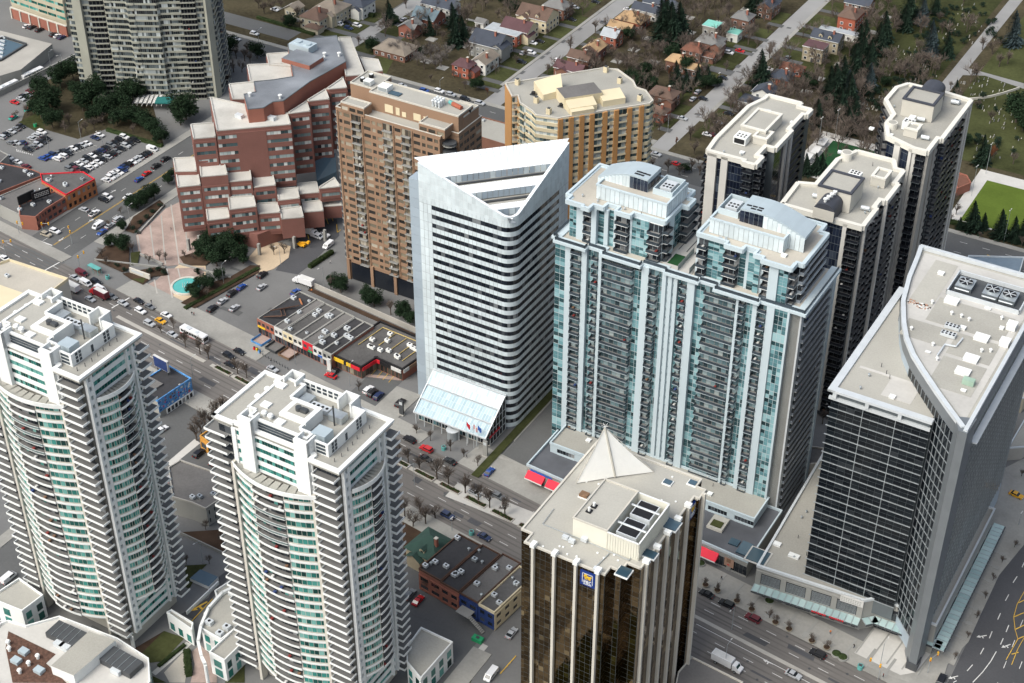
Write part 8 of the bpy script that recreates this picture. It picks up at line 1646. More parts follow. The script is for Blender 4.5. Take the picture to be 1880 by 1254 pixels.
# loose wood of bare trees filling the gardens between the houses, as one mass
def wood(name, zones, n, seed, proto):
 R = random.Random(seed); m = MB('twig')
 P = proto; k = 0
 while k < n:
  a, b, c, d, w = R.choice(zones); x, y = R.uniform(a, b), R.uniform(c, d)
  if any(abs(x - s) < 7 for s in (-331.5, -247, -423, -159)) or R.random() > w: continue
  X, Y = GF.w(x, y); s = R.uniform(.9, 1.6); r = R.uniform(0, 6.28); cr, sr = cos(r) * s, sin(r) * s; i = len(m.v)
  m.v += [(X + p[0] * cr - p[1] * sr, Y + p[0] * sr + p[1] * cr, p[2] * s) for p in P.v]; m.f += [tuple(i + q for q in f) for f in P.f]; m.m += P.m; sh = R.random(); m.r += [sh] * len(P.f); k += 1
 ob = bpy.data.objects.new(name, m.mesh(name)); COL.objects.link(ob); prop(ob, 'loose mass of leafless brown garden trees between the suburban houses', 'wood', None, 'stuff')
def light_proto(seed):
 R = random.Random(seed); tw = MB('twig')
 def br(p, d, L, r, lv):
  q = p + d * L; tw.tube(p, q, r, 3, r * .6, mat='bark' if lv < 2 else 'twig')
  if lv >= 3: return
  for k in range((5, 5, 6)[lv]):
   a = R.uniform(0, 6.28); tl = R.uniform(.4, 1.0); o = d.orthogonal().normalized(); o2 = d.cross(o); nd = d * cos(tl) + (o * cos(a) + o2 * sin(a)) * sin(tl); nd.z += .2; nd.normalize(); br(p + d * L * R.uniform(.4, 1), nd, L * R.uniform(.55, .85), r * .56, lv + 1)
 br(Vector((0, 0, 0)), Vector((0, 0, 1)), 3.4, .2, 0); return tw
ZN = [(-420, -340, 560, 720, .5), (-322, -256, 556, 760, 1), (-322, -256, 556, 760, 1), (-240, -165, 560, 740, 1), (-240, -190, 560, 640, .7), (-205, -150, 590, 680, .8)]
LP = [light_proto(3), light_proto(4)]; wood('bare_wood', ZN, 330, 5, LP[0]); R = random.Random(12); lm = [p.mesh('branches') for p in LP]; pos = []
while len(pos) < 110:
 a, b, c, d, w = R.choice(ZN); x, y = R.uniform(a, b), R.uniform(c, d)
 if min(abs(x - s) for s in (-331.5, -247, -423, -159)) > 6: pos.append(GF.w(x, y))
pos.sort(key=lambda p: p[0] / p[1])
for k, p in enumerate(pos):
 e = mesh_obj('bare_tree', lm[k % 2]); e.location = (p[0], p[1], 0); s = R.uniform(.95, 1.6); e.scale = (s, s, s); e.rotation_euler = (0, 0, R.uniform(0, 6)); n_ = ['left', 'middle', 'right'][min(2, k // 37)]
 prop(e, 'thin leafless garden tree behind the %s suburban houses, %s from the left' % (n_, ORD[k % 37]), 'tree', 'garden trees of the suburb')
M('asphalt_worn', (.120, .112, .105), .85, .2, .08)
patch = MB('asphalt_dark')
R = random.Random(8)
for k in range(46):
 a, b = R.uniform(-430, -90), R.choice([270.3, 274.2, 278.4, 284.6, 288, 291]); w = R.uniform(1.2, 9); h = R.uniform(.5, 2.6); patch.poly([(a, b, .062 + k * .0002), (a + w, b, .062 + k * .0002), (a + w + R.uniform(-.6, .6), b + h, .062 + k * .0002), (a + R.uniform(-.6, .6), b + h, .062 + k * .0002)])
struct('road_patch', patch, YF)
patch = MB('asphalt')
for k in range(70):
 x, y = R.choice([(R.uniform(-427, -407), R.uniform(352, 470)), (R.uniform(-260, -200), R.uniform(300, 420)), (R.uniform(-308, -292), R.uniform(180, 315)), (R.uniform(-560, -440), R.uniform(370, 520)), (R.uniform(-360, -300), R.uniform(340, 380)), (R.uniform(-300, -160), R.uniform(170, 265)), (R.uniform(-250, -243), R.uniform(560, 800)), (R.uniform(-40, -10), R.uniform(250, 400))]); w, h = R.uniform(.8, 7), R.uniform(.4, 3); z = .064 + k * .0002
 patch.poly([(x, y, z), (x + w, y + R.uniform(-.4, .4), z), (x + w, y + h, z), (x, y + h + R.uniform(-.4, .4), z)])
struct('road_patch', patch)
wr = MB('asphalt_worn')
for b in (270.4, 272.1, 274.4, 276.1, 278.4, 280.2, 284.7, 285.8, 287.6, 289.2, 291.1, 292.8): a = -630 + R.uniform(0, 9); [wr.poly([(a + k * 20, b, .0605), (a + k * 20 + 20, b, .0605), (a + k * 20 + 20, b + .55, .0605), (a + k * 20, b + .55, .0605)]) for k in range(40)]
struct('tyre_wear', wr, YF)
mh = MB('dark_metal')
for k in range(40): mh.cyl(R.uniform(-430, -95), R.uniform(271, 292), .38, .05, .095, 10)
struct('manhole_cover', mh, YF)
# ================================================================ vehicles
for n_, c_ in dict(white=(.72, .73, .74), silver=(.42, .44, .46), grey=(.16, .17, .18), black=(.015, .016, .02), blue=(.02, .07, .28), red=(.50, .015, .02), maroon=(.12, .015, .025), green=(.02, .2, .12), teal=(.03, .35, .28), yellow=(.70, .36, .02), navy=(.015, .03, .09), beige=(.38, .34, .27)).items(): M('car_' + n_, c_, .28, .02, .2, spec=.6)
M('car_glass', (.012, .016, .02), .08, .02, spec=.7); M('tail_lamp', (.35, .01, .01), .3); M('head_lamp', (.7, .72, .7), .2)
def prof(m, pts, y0, y1, mat):
 """extrude a side profile (x, z) across y0..y1"""
 n = len(pts); i = len(m.v); m.v += [(x, y0, z) for x, z in pts] + [(x, y1, z) for x, z in pts]
 for k in range(n): j = (k + 1) % n; m.face((i + k, i + n + k, i + n + j, i + j), mat)
 m.face(tuple(i + k for k in range(n)), mat); m.face(tuple(i + n + k for k in reversed(range(n))), mat)
CARS = {}
def car_meshes(kind, col):
 if (kind, col) in CARS: return CARS[(kind, col)]
 c = 'car_' + col; b = MB(c); g = MB('car_glass'); W = .92; roof = 'car_' + ('green' if False else col)
 if kind in ('taxi',): roof = 'car_red' if col == 'teal' else 'car_yellow'
 if kind in ('car', 'taxi'):
  L = 4.5; prof(b, [(-2.2, .3), (2.2, .3), (2.27, .62), (2.1, .82), (1.0, .95), (-1.4, .97), (-2.2, .88), (-2.27, .6)], -W, W, c)
  prof(g, [(.98, .93), (.3, 1.38), (-1.0, 1.40), (-1.75, .95)], -W + .1, W - .1, 'car_glass'); prof(b, [(.28, 1.385), (.2, 1.46), (-.95, 1.46), (-1.05, 1.40)], -W + .14, W - .14, roof)
 elif kind == 'suv':
  L = 4.7; prof(b, [(-2.3, .35), (2.3, .35), (2.36, .75), (2.2, .98), (1.1, 1.1), (-2.25, 1.12), (-2.36, .7)], -.96, .96, c)
  prof(g, [(1.08, 1.08), (.45, 1.6), (-1.9, 1.62), (-2.25, 1.1)], -.86, .86, 'car_glass'); prof(b, [(.42, 1.6), (.35, 1.72), (-1.9, 1.72), (-2.0, 1.6)], -.84, .84, c)
 elif kind == 'van':
  L = 5.2; prof(b, [(-2.55, .35), (2.5, .35), (2.6, .9), (2.2, 1.15), (1.4, 1.95), (-2.5, 2.0), (-2.6, .8)], -.98, .98, c); g.poly([(2.21, -.8, 1.2), (2.21, .8, 1.2), (1.52, .72, 1.88), (1.52, -.72, 1.88)])
  for s in (-1, 1): g.poly([(1.9, s * .99, 1.2), (-.2, s * .99, 1.2), (-.2, s * .99, 1.75), (1.5, s * .99, 1.75)])
 elif kind == 'pickup':
  L = 5.4; prof(b, [(-2.6, .4), (2.6, .4), (2.65, .8), (2.5, 1.0), (1.3, 1.1), (-2.6, 1.1)], -.98, .98, c); prof(g, [(1.2, 1.08), (.6, 1.6), (-.6, 1.62), (-.8, 1.1)], -.88, .88, 'car_glass'); prof(b, [(.55, 1.6), (.5, 1.7), (-.6, 1.7), (-.65, 1.6)], -.86, .86, c); b.box(-2.5, -.9, -.8, .8, 1.1, 1.13, 'black')
 elif kind == 'bus':
  L = 12; prof(b, [(-6, .4), (6, .4), (6.05, 2.9), (5.8, 3.15), (-5.9, 3.15), (-6.05, 2.9)], -1.27, 1.27, c)
  for s in (-1, 1):
   for k in range(8): g.poly([(-5.4 + k * 1.35, s * 1.28, 1.5), (-4.2 + k * 1.35, s * 1.28, 1.5), (-4.2 + k * 1.35, s * 1.28, 2.6), (-5.4 + k * 1.35, s * 1.28, 2.6)])
  g.box(6.03, 6.08, -1.1, 1.1, 1.2, 2.8); b.box(-3.5, -1.5, -.8, .8, 3.16, 3.4, 'metal_pale'); b.box(1, 2.4, -.6, .6, 3.16, 3.3, 'metal_pale'); b.box(-5.9, 5.9, -1.285, 1.285, .5, .8, 'car_red' if col == 'white' else c)
 elif kind == 'truck':
  L = 9; b.box(-4.5, 1.8, -1.2, 1.2, 1.0, 3.4, c); prof(b, [(2.1, .6), (4.6, .6), (4.7, 1.5), (3.7, 1.75), (3.2, 2.6), (2.1, 2.6)], -1.1, 1.1, 'car_white' if col != 'maroon' else 'car_red'); g.poly([(3.72, -.9, 1.8), (3.72, .9, 1.8), (3.27, .85, 2.5), (3.27, -.85, 2.5)]); b.box(-4.4, 2.2, -.9, .9, .6, .99, 'black'); b.box(-4.3, 1.6, -1.0, 1.0, 3.4, 3.43, 'clutter_white')
 w = MB('rubber'); r = .33 if kind not in ('bus', 'truck') else .48; w.tube((0, -.13, 0), (0, .13, 0), r, 12); w.tube((0, -.14, 0), (0, .14, 0), r * .55, 8, mat='metal')
 hl = MB('head_lamp'); hl.box(-.04, .05, -.2, .2, -.09, .09); tl = MB('tail_lamp'); tl.box(-.05, .04, -.18, .18, -.12, .12)
 ax = {'car': 1.38, 'taxi': 1.38, 'suv': 1.42, 'van': 1.65, 'pickup': 1.75, 'bus': 3.6, 'truck': 3.0}[kind]; hw = {'bus': 1.18, 'truck': 1.1}.get(kind, .85)
 CARS[(kind, col)] = (b.mesh('body'), g.mesh('windows'), w.mesh('wheel'), hl.mesh('headlight'), tl.mesh('taillight'), ax, hw, r, L); return CARS[(kind, col)]
VEH = []
def veh(kind, col, tt, x, y, hd, zone, grp, flip=0): VEH.append((kind, col, tt, x, y, hd, zone, grp, flip))
HD = {'Y': YF.rot, 'U': GF.rot, 'V': GF.rot + pi / 2, 'W': YF.rot + pi / 2}
def park_all():
 dic = {}
 for i, v in enumerate(VEH): dic.setdefault((v[0], v[1], v[6]), []).append(i)
 for key, ids in dic.items():
  ids.sort(key=lambda i: src(*VEH[i][2:5])[0])
  for r, i in enumerate(ids):
   kind, col, tt, x, y, hd, zone, grp, flip = VEH[i]; b, g, w, hl, tl, ax, hw, wr, L = car_meshes(kind, col)
   nm = {'suv': 'suv', 'taxi': 'taxi', 'van': 'van', 'pickup': 'pickup_truck', 'bus': 'bus', 'truck': 'box_truck', 'car': 'car'}[kind]; cat = {'suv': 'car', 'pickup': 'pickup', 'truck': 'truck'}.get(kind, kind)
   cn = {'teal': 'teal and red', 'yellow': 'orange and yellow'}.get(col, col) if kind == 'taxi' else {'maroon': 'dark red'}.get(col, col)
   word = {'suv': 'tall SUV', 'truck': 'box truck', 'pickup': 'pickup truck'}.get(kind, kind)
   lab = '%s %s %s' % (cn, word, zone) + ('' if len(ids) == 1 else ', %s from the left' % ORD[r])
   gx, gy = at(tt, x, y, .7); e = bpy.data.objects.new(nm, None); COL.objects.link(e); e.location = (gx, gy, .1); a = HD[hd] if isinstance(hd, str) else hd
   e.rotation_euler = (0, 0, a + (pi if flip else 0) + random.uniform(-.03, .03)); prop(e, lab, cat, grp)
   mesh_obj('body', b, e); mesh_obj('windows', g, e)
   for sx in (-1, 1):
    for sy in (-1, 1): o = mesh_obj('wheel', w, e); o.location = (sx * ax, sy * hw, wr)
   zl = .68 if kind not in ('bus', 'truck') else 1.0
   for sy in (-1, 1):
    o = mesh_obj('headlight', hl, e); o.location = (L / 2 + .02, sy * hw * .72, zl); o = mesh_obj('taillight', tl, e); o.location = (-L / 2 - .02 + (.3 if kind == 'truck' else 0) * 0, sy * hw * .8, zl + .08)
R = random.Random(31); PALET = ['black', 'black', 'grey', 'grey', 'silver', 'silver', 'white', 'white', 'navy', 'blue', 'black', 'beige', 'maroon']
def row(x0, y0, x1, y1, n, cols, zone, tt=11):
 for k in range(n):
  c = cols[k % len(cols)] if cols else R.choice(PALET); f = k / max(1, n - 1); veh(R.choice(['car', 'car', 'suv']), c, tt, x0 + (x1 - x0) * f + R.uniform(-3, 3), y0 + (y1 - y0) * f, 'U', zone, 'cars in the car park', R.random() < .3)
row(150, 905, 15, 985, 5, ['black', 'grey', 'silver', 'black', 'silver'], 'in the upper left corner row of the car park')
row(300, 950, 232, 995, 3, ['white', 'silver', 'silver'], 'at the top of the left double row of the car park'); row(335, 995, 270, 1040, 3, ['black', 'black', 'silver'], 'in the front of the left double row'); row(165, 1025, 78, 1027, 3, ['navy', 'silver', 'grey'], 'on the left side of the car park'); row(240, 1055, 198, 1075, 2, ['grey', 'black'], 'beside the painted island of the car park')
row(628, 1030, 310, 1138, 10, ['white', 'silver', 'black', 'white', 'grey', 'black', 'grey', 'navy', 'blue', 'blue'], 'in the second double row, upper side'); row(490, 1100, 415, 1142, 3, ['black', 'white', 'white'], 'in the second double row, lower side'); row(718, 970, 685, 990, 2, ['white', 'navy'], 'against the hedge of the car park')
row(895, 985, 500, 1215, 13, ['white', 'black', 'black', 'grey', 'black', 'navy', 'black', 'white', 'black', 'silver', 'white', 'black', 'grey'], 'in the long third double row, upper side'); row(970, 1008, 605, 1225, 12, ['black', 'black', 'silver', 'black', 'grey', 'black', 'silver', 'black', 'white', 'white', 'white', 'black'], 'in the long third double row, lower side')
row(1062, 1100, 812, 1248, 10, ['black', 'black', 'silver', 'silver', 'white', 'black', 'navy', 'blue', 'silver', 'white'], 'in the roadside row of the car park'); veh('van', 'white', 11, 1095, 1072, 'U', 'in the roadside row of the car park', 'cars in the car park')
row(765, 80, 885, 8, 5, ['white', 'white', 'silver', 'white', 'navy'], 'at the lower end of the roadside row', 21); row(500, 0, 610, 10, 3, ['navy', 'maroon', 'black'], 'behind the orange brick shop', 21)
row(65, 1135, 185, 1195, 3, ['silver', 'white', 'maroon'], 'beside the cluttered flat roof')
C = lambda l, z, g: [veh(k, c, t, x, y, h, z, g, f) for (k, c, t, x, y, h, f) in l]
C([('suv', 'black', 11, 1190, 1145, 'V', 0), ('suv', 'black', 11, 1122, 1195, 'V', 0), ('car', 'red', 21, 1055, 32, 'V', 0), ('car', 'blue', 21, 998, 75, 'V', 0), ('car', 'white', 21, 920, 198, 'V', 1), ('suv', 'white', 21, 772, 200, 'U', 0), ('suv', 'black', 21, 745, 222, 'U', 0), ('car', 'silver', 21, 605, 292, 'U', 1), ('pickup', 'white', 21, 680, 320, 'V', 0), ('suv', 'silver', 21, 850, 362, 'V', 0), ('van', 'white', 21, 706, 410, 'V', 1), ('car', 'blue', 21, 732, 455, 'V', 1), ('car', 'silver', 21, 790, 408, 'V', 0), ('suv', 'white', 21, 395, 448, 'U', 0), ('suv', 'beige', 21, 332, 472, 'U', 0), ('car', 'silver', 21, 1105, 145, 'V', 0), ('suv', 'silver', 21, 1205, 62, 'V', 0)], 'on the cross street beside the plaza', 'traffic')
C([('taxi', 'teal', 11, 205, 785, 'V', 0), ('taxi', 'teal', 11, 95, 845, 'V', 0), ('car', 'red', 11, 105, 735, 'U', 0), ('car', 'silver', 11, 150, 710, 'U', 0), ('car', 'black', 11, 170, 690, 'U', 0), ('car', 'silver', 11, 200, 680, 'U', 0), ('car', 'maroon', 11, 218, 655, 'U', 0), ('car', 'white', 11, 410, 545, 'V', 0), ('car', 'white', 11, 510, 495, 'V', 0)], 'on the street below the bus terminal wall', 'traffic')
C([('car', 'white', 11, 190, 188, 'V', 0), ('car', 'black', 11, 228, 195, 'V', 0), ('suv', 'black', 11, 282, 215, 'V', 0), ('suv', 'black', 11, 385, 250, 'V', 0), ('car', 'white', 11, 412, 258, 'V', 0), ('car', 'navy', 11, 442, 268, 'V', 0)], 'by the brick retaining wall', 'traffic')
for x, y in ((268, 445), (238, 545), (55, 640)): veh('bus', 'white', 11, x, y, GF.rot + pi / 2 - .06, 'at the bus terminal', 'buses at the terminal')
C([('van', 'maroon', 21, 588, 752, 'Y', 0), ('car', 'silver', 21, 540, 782, 'Y', 0), ('van', 'white', 21, 616, 822, 'Y', 0), ('suv', 'black', 21, 690, 812, 'Y', 0), ('van', 'white', 21, 722, 868, 'Y', 0), ('truck', 'maroon', 21, 715, 908, 'Y', 1), ('car', 'grey', 21, 805, 918, 'Y', 0), ('car', 'silver', 21, 648, 936, 'Y', 0), ('car', 'silver', 21, 885, 965, 'Y', 0), ('suv', 'white', 21, 1010, 1022, 'Y', 0), ('car', 'black', 21, 998, 950, 'Y', 0), ('car', 'grey', 21, 1076, 990, 'Y', 0), ('car', 'white', 21, 1196, 1050, 'Y', 0), ('taxi', 'yellow', 21, 1155, 1092, 'Y', 0), ('suv', 'silver', 21, 1075, 1112, 'Y', 0), ('car', 'silver', 21, 1240, 1190, 'Y', 0), ('bus', 'white', 21, 1398, 1205, 'Y', 0), ('truck', 'white', 21, 505, 860, 'Y', 1), ('car', 'white', 21, 30, 640, 'Y', 1)], 'on the upper part of the avenue', 'traffic')
C([('suv', 'black', 31, 1645, 130, 'Y', 0), ('car', 'black', 31, 1720, 98, 'Y', 0), ('car', 'black', 31, 1655, 192, 'Y', 0), ('car', 'silver', 32, 118, 225, 'Y', 0), ('suv', 'black', 32, 1105, 732, 'Y', 1), ('suv', 'red', 32, 1225, 800, 'Y', 1), ('car', 'black', 32, 1222, 868, 'Y', 0), ('car', 'black', 32, 1395, 887, 'Y', 1), ('car', 'silver', 32, 1572, 1115, 'Y', 0), ('suv', 'grey', 32, 1742, 1140, 'Y', 0), ('suv', 'navy', 42, 1378, 48, 'Y', 0), ('car', 'navy', 42, 1642, 200, 'Y', 0)], 'on the middle part of the avenue', 'traffic')
C([('car', 'black', 43, 1400, 612, 'Y', 1), ('suv', 'black', 43, 1543, 685, 'Y', 1), ('suv', 'maroon', 43, 1732, 788, 'Y', 1), ('suv', 'black', 44, 397, 1045, 'Y', 1), ('car', 'silver', 44, 222, 1192, 'Y', 0), ('truck', 'white', 43, 1545, 1120, 'Y', 0), ('suv', 'black', 44, 1285, 1232, 'V', 0)], 'on the lower part of the avenue', 'traffic')
C([('suv', 'white', 32, 808, 375, 'V', 0), ('suv', 'black', 32, 838, 398, 'V', 0), ('suv', 'navy', 32, 880, 420, 'V', 0), ('car', 'black', 32, 565, 245, 'V', 1), ('car', 'red', 32, 538, 272, 'U', 1), ('suv', 'black', 32, 1037, 470, 'V', 0), ('car', 'blue', 32, 1678, 965, 'V', 0)], 'near the strip mall and the atrium', 'traffic')
C([('truck', 'white', 22, 345, 822, 'U', 1), ('truck', 'white', 22, 378, 462, 'U', 0), ('van', 'white', 22, 437, 485, 'U', 0), ('car', 'white', 22, 492, 472, 'U', 0), ('van', 'white', 22, 520, 550, GF.rot + pi / 2, 1), ('suv', 'black', 22, 45, 762, 'V', 0), ('car', 'blue', 22, 282, 885, 'V', 0)], 'in the lane of the stepped brick building', 'traffic')
C([('car', 'blue', 21, 1735, 850, 'V', 0), ('suv', 'black', 21, 1668, 895, 'V', 0), ('car', 'silver', 21, 1600, 950, 'V', 0), ('suv', 'black', 21, 1528, 1005, 'V', 0), ('car', 'silver', 21, 1685, 1000, 'V', 0), ('car', 'silver', 22, 40, 850, 'V', 0)], 'on the side street right of the fountain plaza', 'traffic')
C([('suv', 'black', 31, 1430, 832, 'V', 0), ('suv', 'black', 31, 1545, 890, 'V', 0), ('car', 'white', 31, 1165, 660, 'W', 0), ('suv', 'silver', 31, 1235, 1010, 'V', 0), ('van', 'white', 41, 60, 498, 'V', 0), ('suv', 'grey', 42, 1105, 618, 'V', 0), ('car', 'red', 42, 1165, 660, 'V', 0), ('van', 'white', 42, 1690, 1195, 'V', 1), ('car', 'silver', 42, 1838, 895, 'V', 0)], 'in the lanes around the white towers', 'traffic')
C([('car', 'silver', 12, 1050, 615, 'U', 0), ('suv', 'blue', 12, 1210, 652, 'U', 0), ('suv', 'white', 12, 1318, 655, 'U', 0), ('suv', 'silver', 12, 1402, 680, 'U', 0), ('suv', 'black', 12, 1502, 710, 'U', 0), ('suv', 'silver', 12, 1610, 742, 'U', 0), ('car', 'silver', 13, 1037, 1108, 'U', 0), ('car', 'red', 13, 1182, 1178, 'U', 0), ('suv', 'white', 11, 1830, 242, 'U', 0), ('car', 'silver', 11, 1700, 280, 'U', 0)], 'on the far cross road', 'traffic')
C([('van', 'white', 12, 592, 172, 'U', 0), ('suv', 'black', 12, 665, 165, 'U', 0), ('suv', 'white', 12, 728, 182, 'U', 0), ('suv', 'navy', 12, 665, 202, 'U', 0), ('car', 'white', 12, 135, 68, 'U', 0), ('car', 'silver', 12, 1060, 140, 'V', 0)], 'on the driveway of the beige houses', 'parked cars of the suburb')
C([('suv', 'white', 13, 138, 378, 'U', 0), ('suv', 'white', 13, 330, 438, 'U', 0), ('car', 'white', 13, 150, 308, 'U', 0), ('car', 'black', 13, 200, 295, 'U', 0), ('suv', 'black', 13, 68, 445, 'U', 0), ('car', 'white', 13, 832, 68, 'U', 0), ('car', 'black', 13, 600, 12, 'U', 0), ('car', 'silver', 13, 455, 52, 'U', 0), ('car', 'grey', 13, 660, 160, 'U', 0), ('car', 'black', 13, 430, 140, 'U', 0), ('car', 'silver', 13, 80, 380, 'V', 0)], 'in the driveways of the left suburban street', 'parked cars of the suburb')
C([('car', 'silver', 13, 1225, 850, 'U', 0), ('car', 'black', 13, 1370, 708, 'U', 0), ('car', 'silver', 13, 1300, 712, 'V', 0), ('car', 'black', 13, 1515, 558, 'U', 0), ('car', 'red', 13, 1640, 365, 'U', 0), ('car', 'black', 13, 1558, 815, 'U', 0), ('car', 'silver', 13, 1488, 882, 'U', 0), ('car', 'white', 13, 1405, 965, 'U', 0), ('car', 'maroon', 13, 1452, 970, 'U', 0), ('car', 'silver', 13, 1335, 660, 'V', 0), ('car', 'grey', 14, 180, 415, 'V', 0), ('car', 'white', 14, 45, 495, 'U', 0), ('suv', 'white', 13, 1560, 378, 'U', 0)], 'in the driveways of the right suburban street', 'parked cars of the suburb')
veh('taxi', 'yellow', 34, 1825, 1130, GF.rot - .15, 'at the right edge on the ring road', 'traffic')
park_all()
# ================================================================ street furniture
def lamp_mesh(h, arm, heads=1):
 a = MB('metal'); a.tube((0, 0, 0), (0, 0, h), .1, 6, .06); b = MB('metal'); l = MB('clutter_white')
 for s in ((1,) if heads == 1 else (1, -1)): b.tube((0, 0, h - .1), (s * arm, 0, h + .35), .05, 5); l.box(s * arm - .35, s * arm + .35, -.14, .14, h + .28, h + .42)
 return a.mesh('pole'), b.mesh('arm'), l.mesh('lamp_head')
LM = {'street': lamp_mesh(9, 2.2), 'flood': lamp_mesh(14, .8, 2), 'park': lamp_mesh(5, .4, 2)}
def lamps(kind, lst, zone, grp):
 lst = sorted(lst, key=lambda p: src(*p[:3])[0])
 for r, (tt, x, y) in enumerate(lst):
  e = bpy.data.objects.new('street_lamp', None); COL.objects.link(e); gx, gy = at(tt, x, y); e.location = (gx, gy, 0); e.rotation_euler = (0, 0, YF.rot + pi / 2 + (0 if r % 2 else pi))
  prop(e, {'street': 'slim grey street lamp ', 'flood': 'tall double floodlight mast ', 'park': 'short lamp post '}[kind] + zone + ('' if len(lst) == 1 else ', %s from the left' % ORD[r]), 'lamp', grp)
  for nm, me in zip(('pole', 'arm', 'lamp_head'), LM[kind]): mesh_obj(nm, me, e)
lamps('street', [(21, 940, 410), (21, 1610, 830), (31, 1390, 300), (31, 1350, 470), (32, 675, 345), (32, 1140, 1060), (32, 285, 190), (22, 178, 690), (43, 1530, 1140), (43, 1580, 870), (44, 845, 1130), (22, 490, 850), (11, 460, 520), (11, 370, 500), (12, 1325, 705), (13, 1120, 950), (11, 1865, 340), (12, 25, 340), (11, 355, 1100), (11, 745, 1070), (11, 585, 1010), (41, 1460, 390)], 'beside the road', 'street lamps')
lamps('flood', [(14, 520, 1000), (14, 1605, 1250), (14, 400, 1060), (24, 1735, 520), (24, 1500, 200)], 'by the bowling greens', 'floodlights')
lamps('park', [(44, 1840, 120), (34, 330, 620), (42, 1410, 160), (13, 1485, 600)], 'on the pavement', 'small lamp posts')
def signal(tt, x, y, lab, ang):
 e = T('traffic_light', lab, 'traffic light', G(tt, x, y), GF, 'traffic lights'); c = e.o; e.mb('pole', 'metal').cyl(c[0], c[1], .1, 0, 6, 6); dx, dy = cos(ang), sin(ang)
 e.mb('arm', 'metal').tube((c[0], c[1], 5.7), (c[0] + dx * 3.2, c[1] + dy * 3.2, 6.0), .07)
 for k, f in enumerate((.1, 3.1)):
  h = e.item('signal_head', 'signal_yellow', k); X, Y = c[0] + dx * f, c[1] + dy * f; h.box(X - .22, X + .22, Y - .2, Y + .2, 4.9 + k * .4, 6.1 + k * .4)
  for j, cc in enumerate(('tail_lamp', 'signal_yellow', 'green')): h.cyl(X, Y - .21, .12, 5.0 + k * .4 + j * .36, 5.2 + k * .4 + j * .36, 8, mat=cc)
 e.done()
M('signal_yellow', (.85, .42, .02), .6, .05)
for a in ((21, 140, 470, 'yellow traffic light at the corner shop', 0), (21, 575, 720, 'yellow traffic light at the plaza corner', 1.5), (21, 40, 610, 'yellow traffic light left on the avenue', 0.5), (21, 520, 540, 'yellow traffic light on the cross street stop line', 2.5), (44, 830, 1230, 'yellow traffic light at the lower avenue corner', 3), (44, 1185, 1185, 'yellow traffic light on the pavement below the prow', 1.2), (21, 315, 480, 'yellow traffic light beside the two parked cars', .3)): signal(*a)
# bus shelter, fountain, canopy sign and small things of the plaza
t = T('bus_shelter', 'green glass bus shelter on the pavement above the avenue', 'bus shelter', G(21, 685, 745), YF); t.o = YF.l(*at(21, 685, 745)); t.e.location = (*at(21, 685, 745), 0); c = t.o
t.mb('roof', 'teal_metal').box(c[0] - 3, c[0] + 3, c[1] - 1, c[1] + 1, 2.5, 2.7); t.mb('back_glass', 'rail_glass').box(c[0] - 2.9, c[0] + 2.9, c[1] + .85, c[1] + .92, .4, 2.4)
for sx in (-2.8, 0, 2.8):
 for sy in (-.9, .9): t.item('post', 'teal_metal').box(c[0] + sx - .06, c[0] + sx + .06, c[1] + sy - .06, c[1] + sy + .06, .1, 2.5)
t.mb('bench', 'wood').box(c[0] - 2, c[0] + 2, c[1] + .3, c[1] + .7, .5, .6); t.done()
c = G(21, 1345, 850); t = T('fountain', 'round stone fountain with turquoise water and low jets on the plaza', 'fountain', c)
m = t.mb('basin', 'stone'); n = 32
for k in range(n):
 a0, a1 = 2 * pi * k / n, 2 * pi * (k + 1) / n; P = lambda r, a: (c[0] + r * cos(a), c[1] + r * sin(a)); m.prism([P(6.2, a0), P(6.2, a1), P(5.3, a1), P(5.3, a0)], 0, .8)
m.cyl(c[0], c[1], 5.25, 0, .25, 32, mat='stone_grey'); t.mb('water', 'water').cyl(c[0], c[1], 5.25, .26, .55, 32); f = t.mb('jet', 'clutter_white')
for k in range(9): f.cyl(c[0] + 1.6 * cos(k * .7), c[1] + 1.6 * sin(k * .7), .18, .5, 1.6 + .5 * sin(k * 3), 5, .02)
t.done()
c = G(21, 1010, 775); t = T('plaza_sign', 'low white sign board in the planting bed by the avenue', 'sign', c); t.mb('board', 'stone').box(c[0] - 5, c[0] + 5, c[1] - .3, c[1] + .3, .4, 2.6); t.mb('panel', 'metal_pale').box(c[0] - 4, c[0] + 2, c[1] - .36, c[1] - .31, 1.2, 2.2); t.done()
for i, (a, b, lab) in enumerate((((21, 680, 660), (21, 1190, 720), 'curved low stone wall round the plaza bed by the avenue'), ((21, 1290, 690), (21, 1660, 790), 'stepped stone wall below the pine grove'), ((21, 1180, 270), (21, 1000, 470), 'low wall between the plaza paving and the street bed'), ((21, 1010, 620), (21, 1170, 690), 'short retaining wall beside the plaza lawn'))):
 p, q = G(*a), G(*b); m = MB('stone_grey'); L = sqrt((p[0] - q[0]) ** 2 + (p[1] - q[1]) ** 2); m.seg(p, q, 0, L, -.25, .25, 0, .9); single('planter_wall', m, lab, 'wall', lerp(p, q, .5))
bx = [(32, 1350, 805, 'teal_metal', 'round pale green bin on the pavement before the atrium'), (21, 775, 790, 'teal_metal', 'small teal bin on the pavement near the bus shelter'), (44, 700, 1150, 'teal_metal', 'grey green kiosk drum on the pavement below the prow'), (42, 1550, 185, 'teal_metal', 'pale blue box on the pavement beside the brick shops'), (42, 1595, 950, 'green', 'green skip beside the lane behind the brick shops'), (11, 255, 910, 'green', 'round green tank beside the lawn of the car park'), (31, 1850, 95, 'yellow', 'yellow newspaper box in the row on the avenue'), (31, 1830, 88, 'red', 'red newspaper box in the row on the avenue'), (31, 1868, 110, 'blue_pale', 'blue newspaper box in the row on the avenue')]
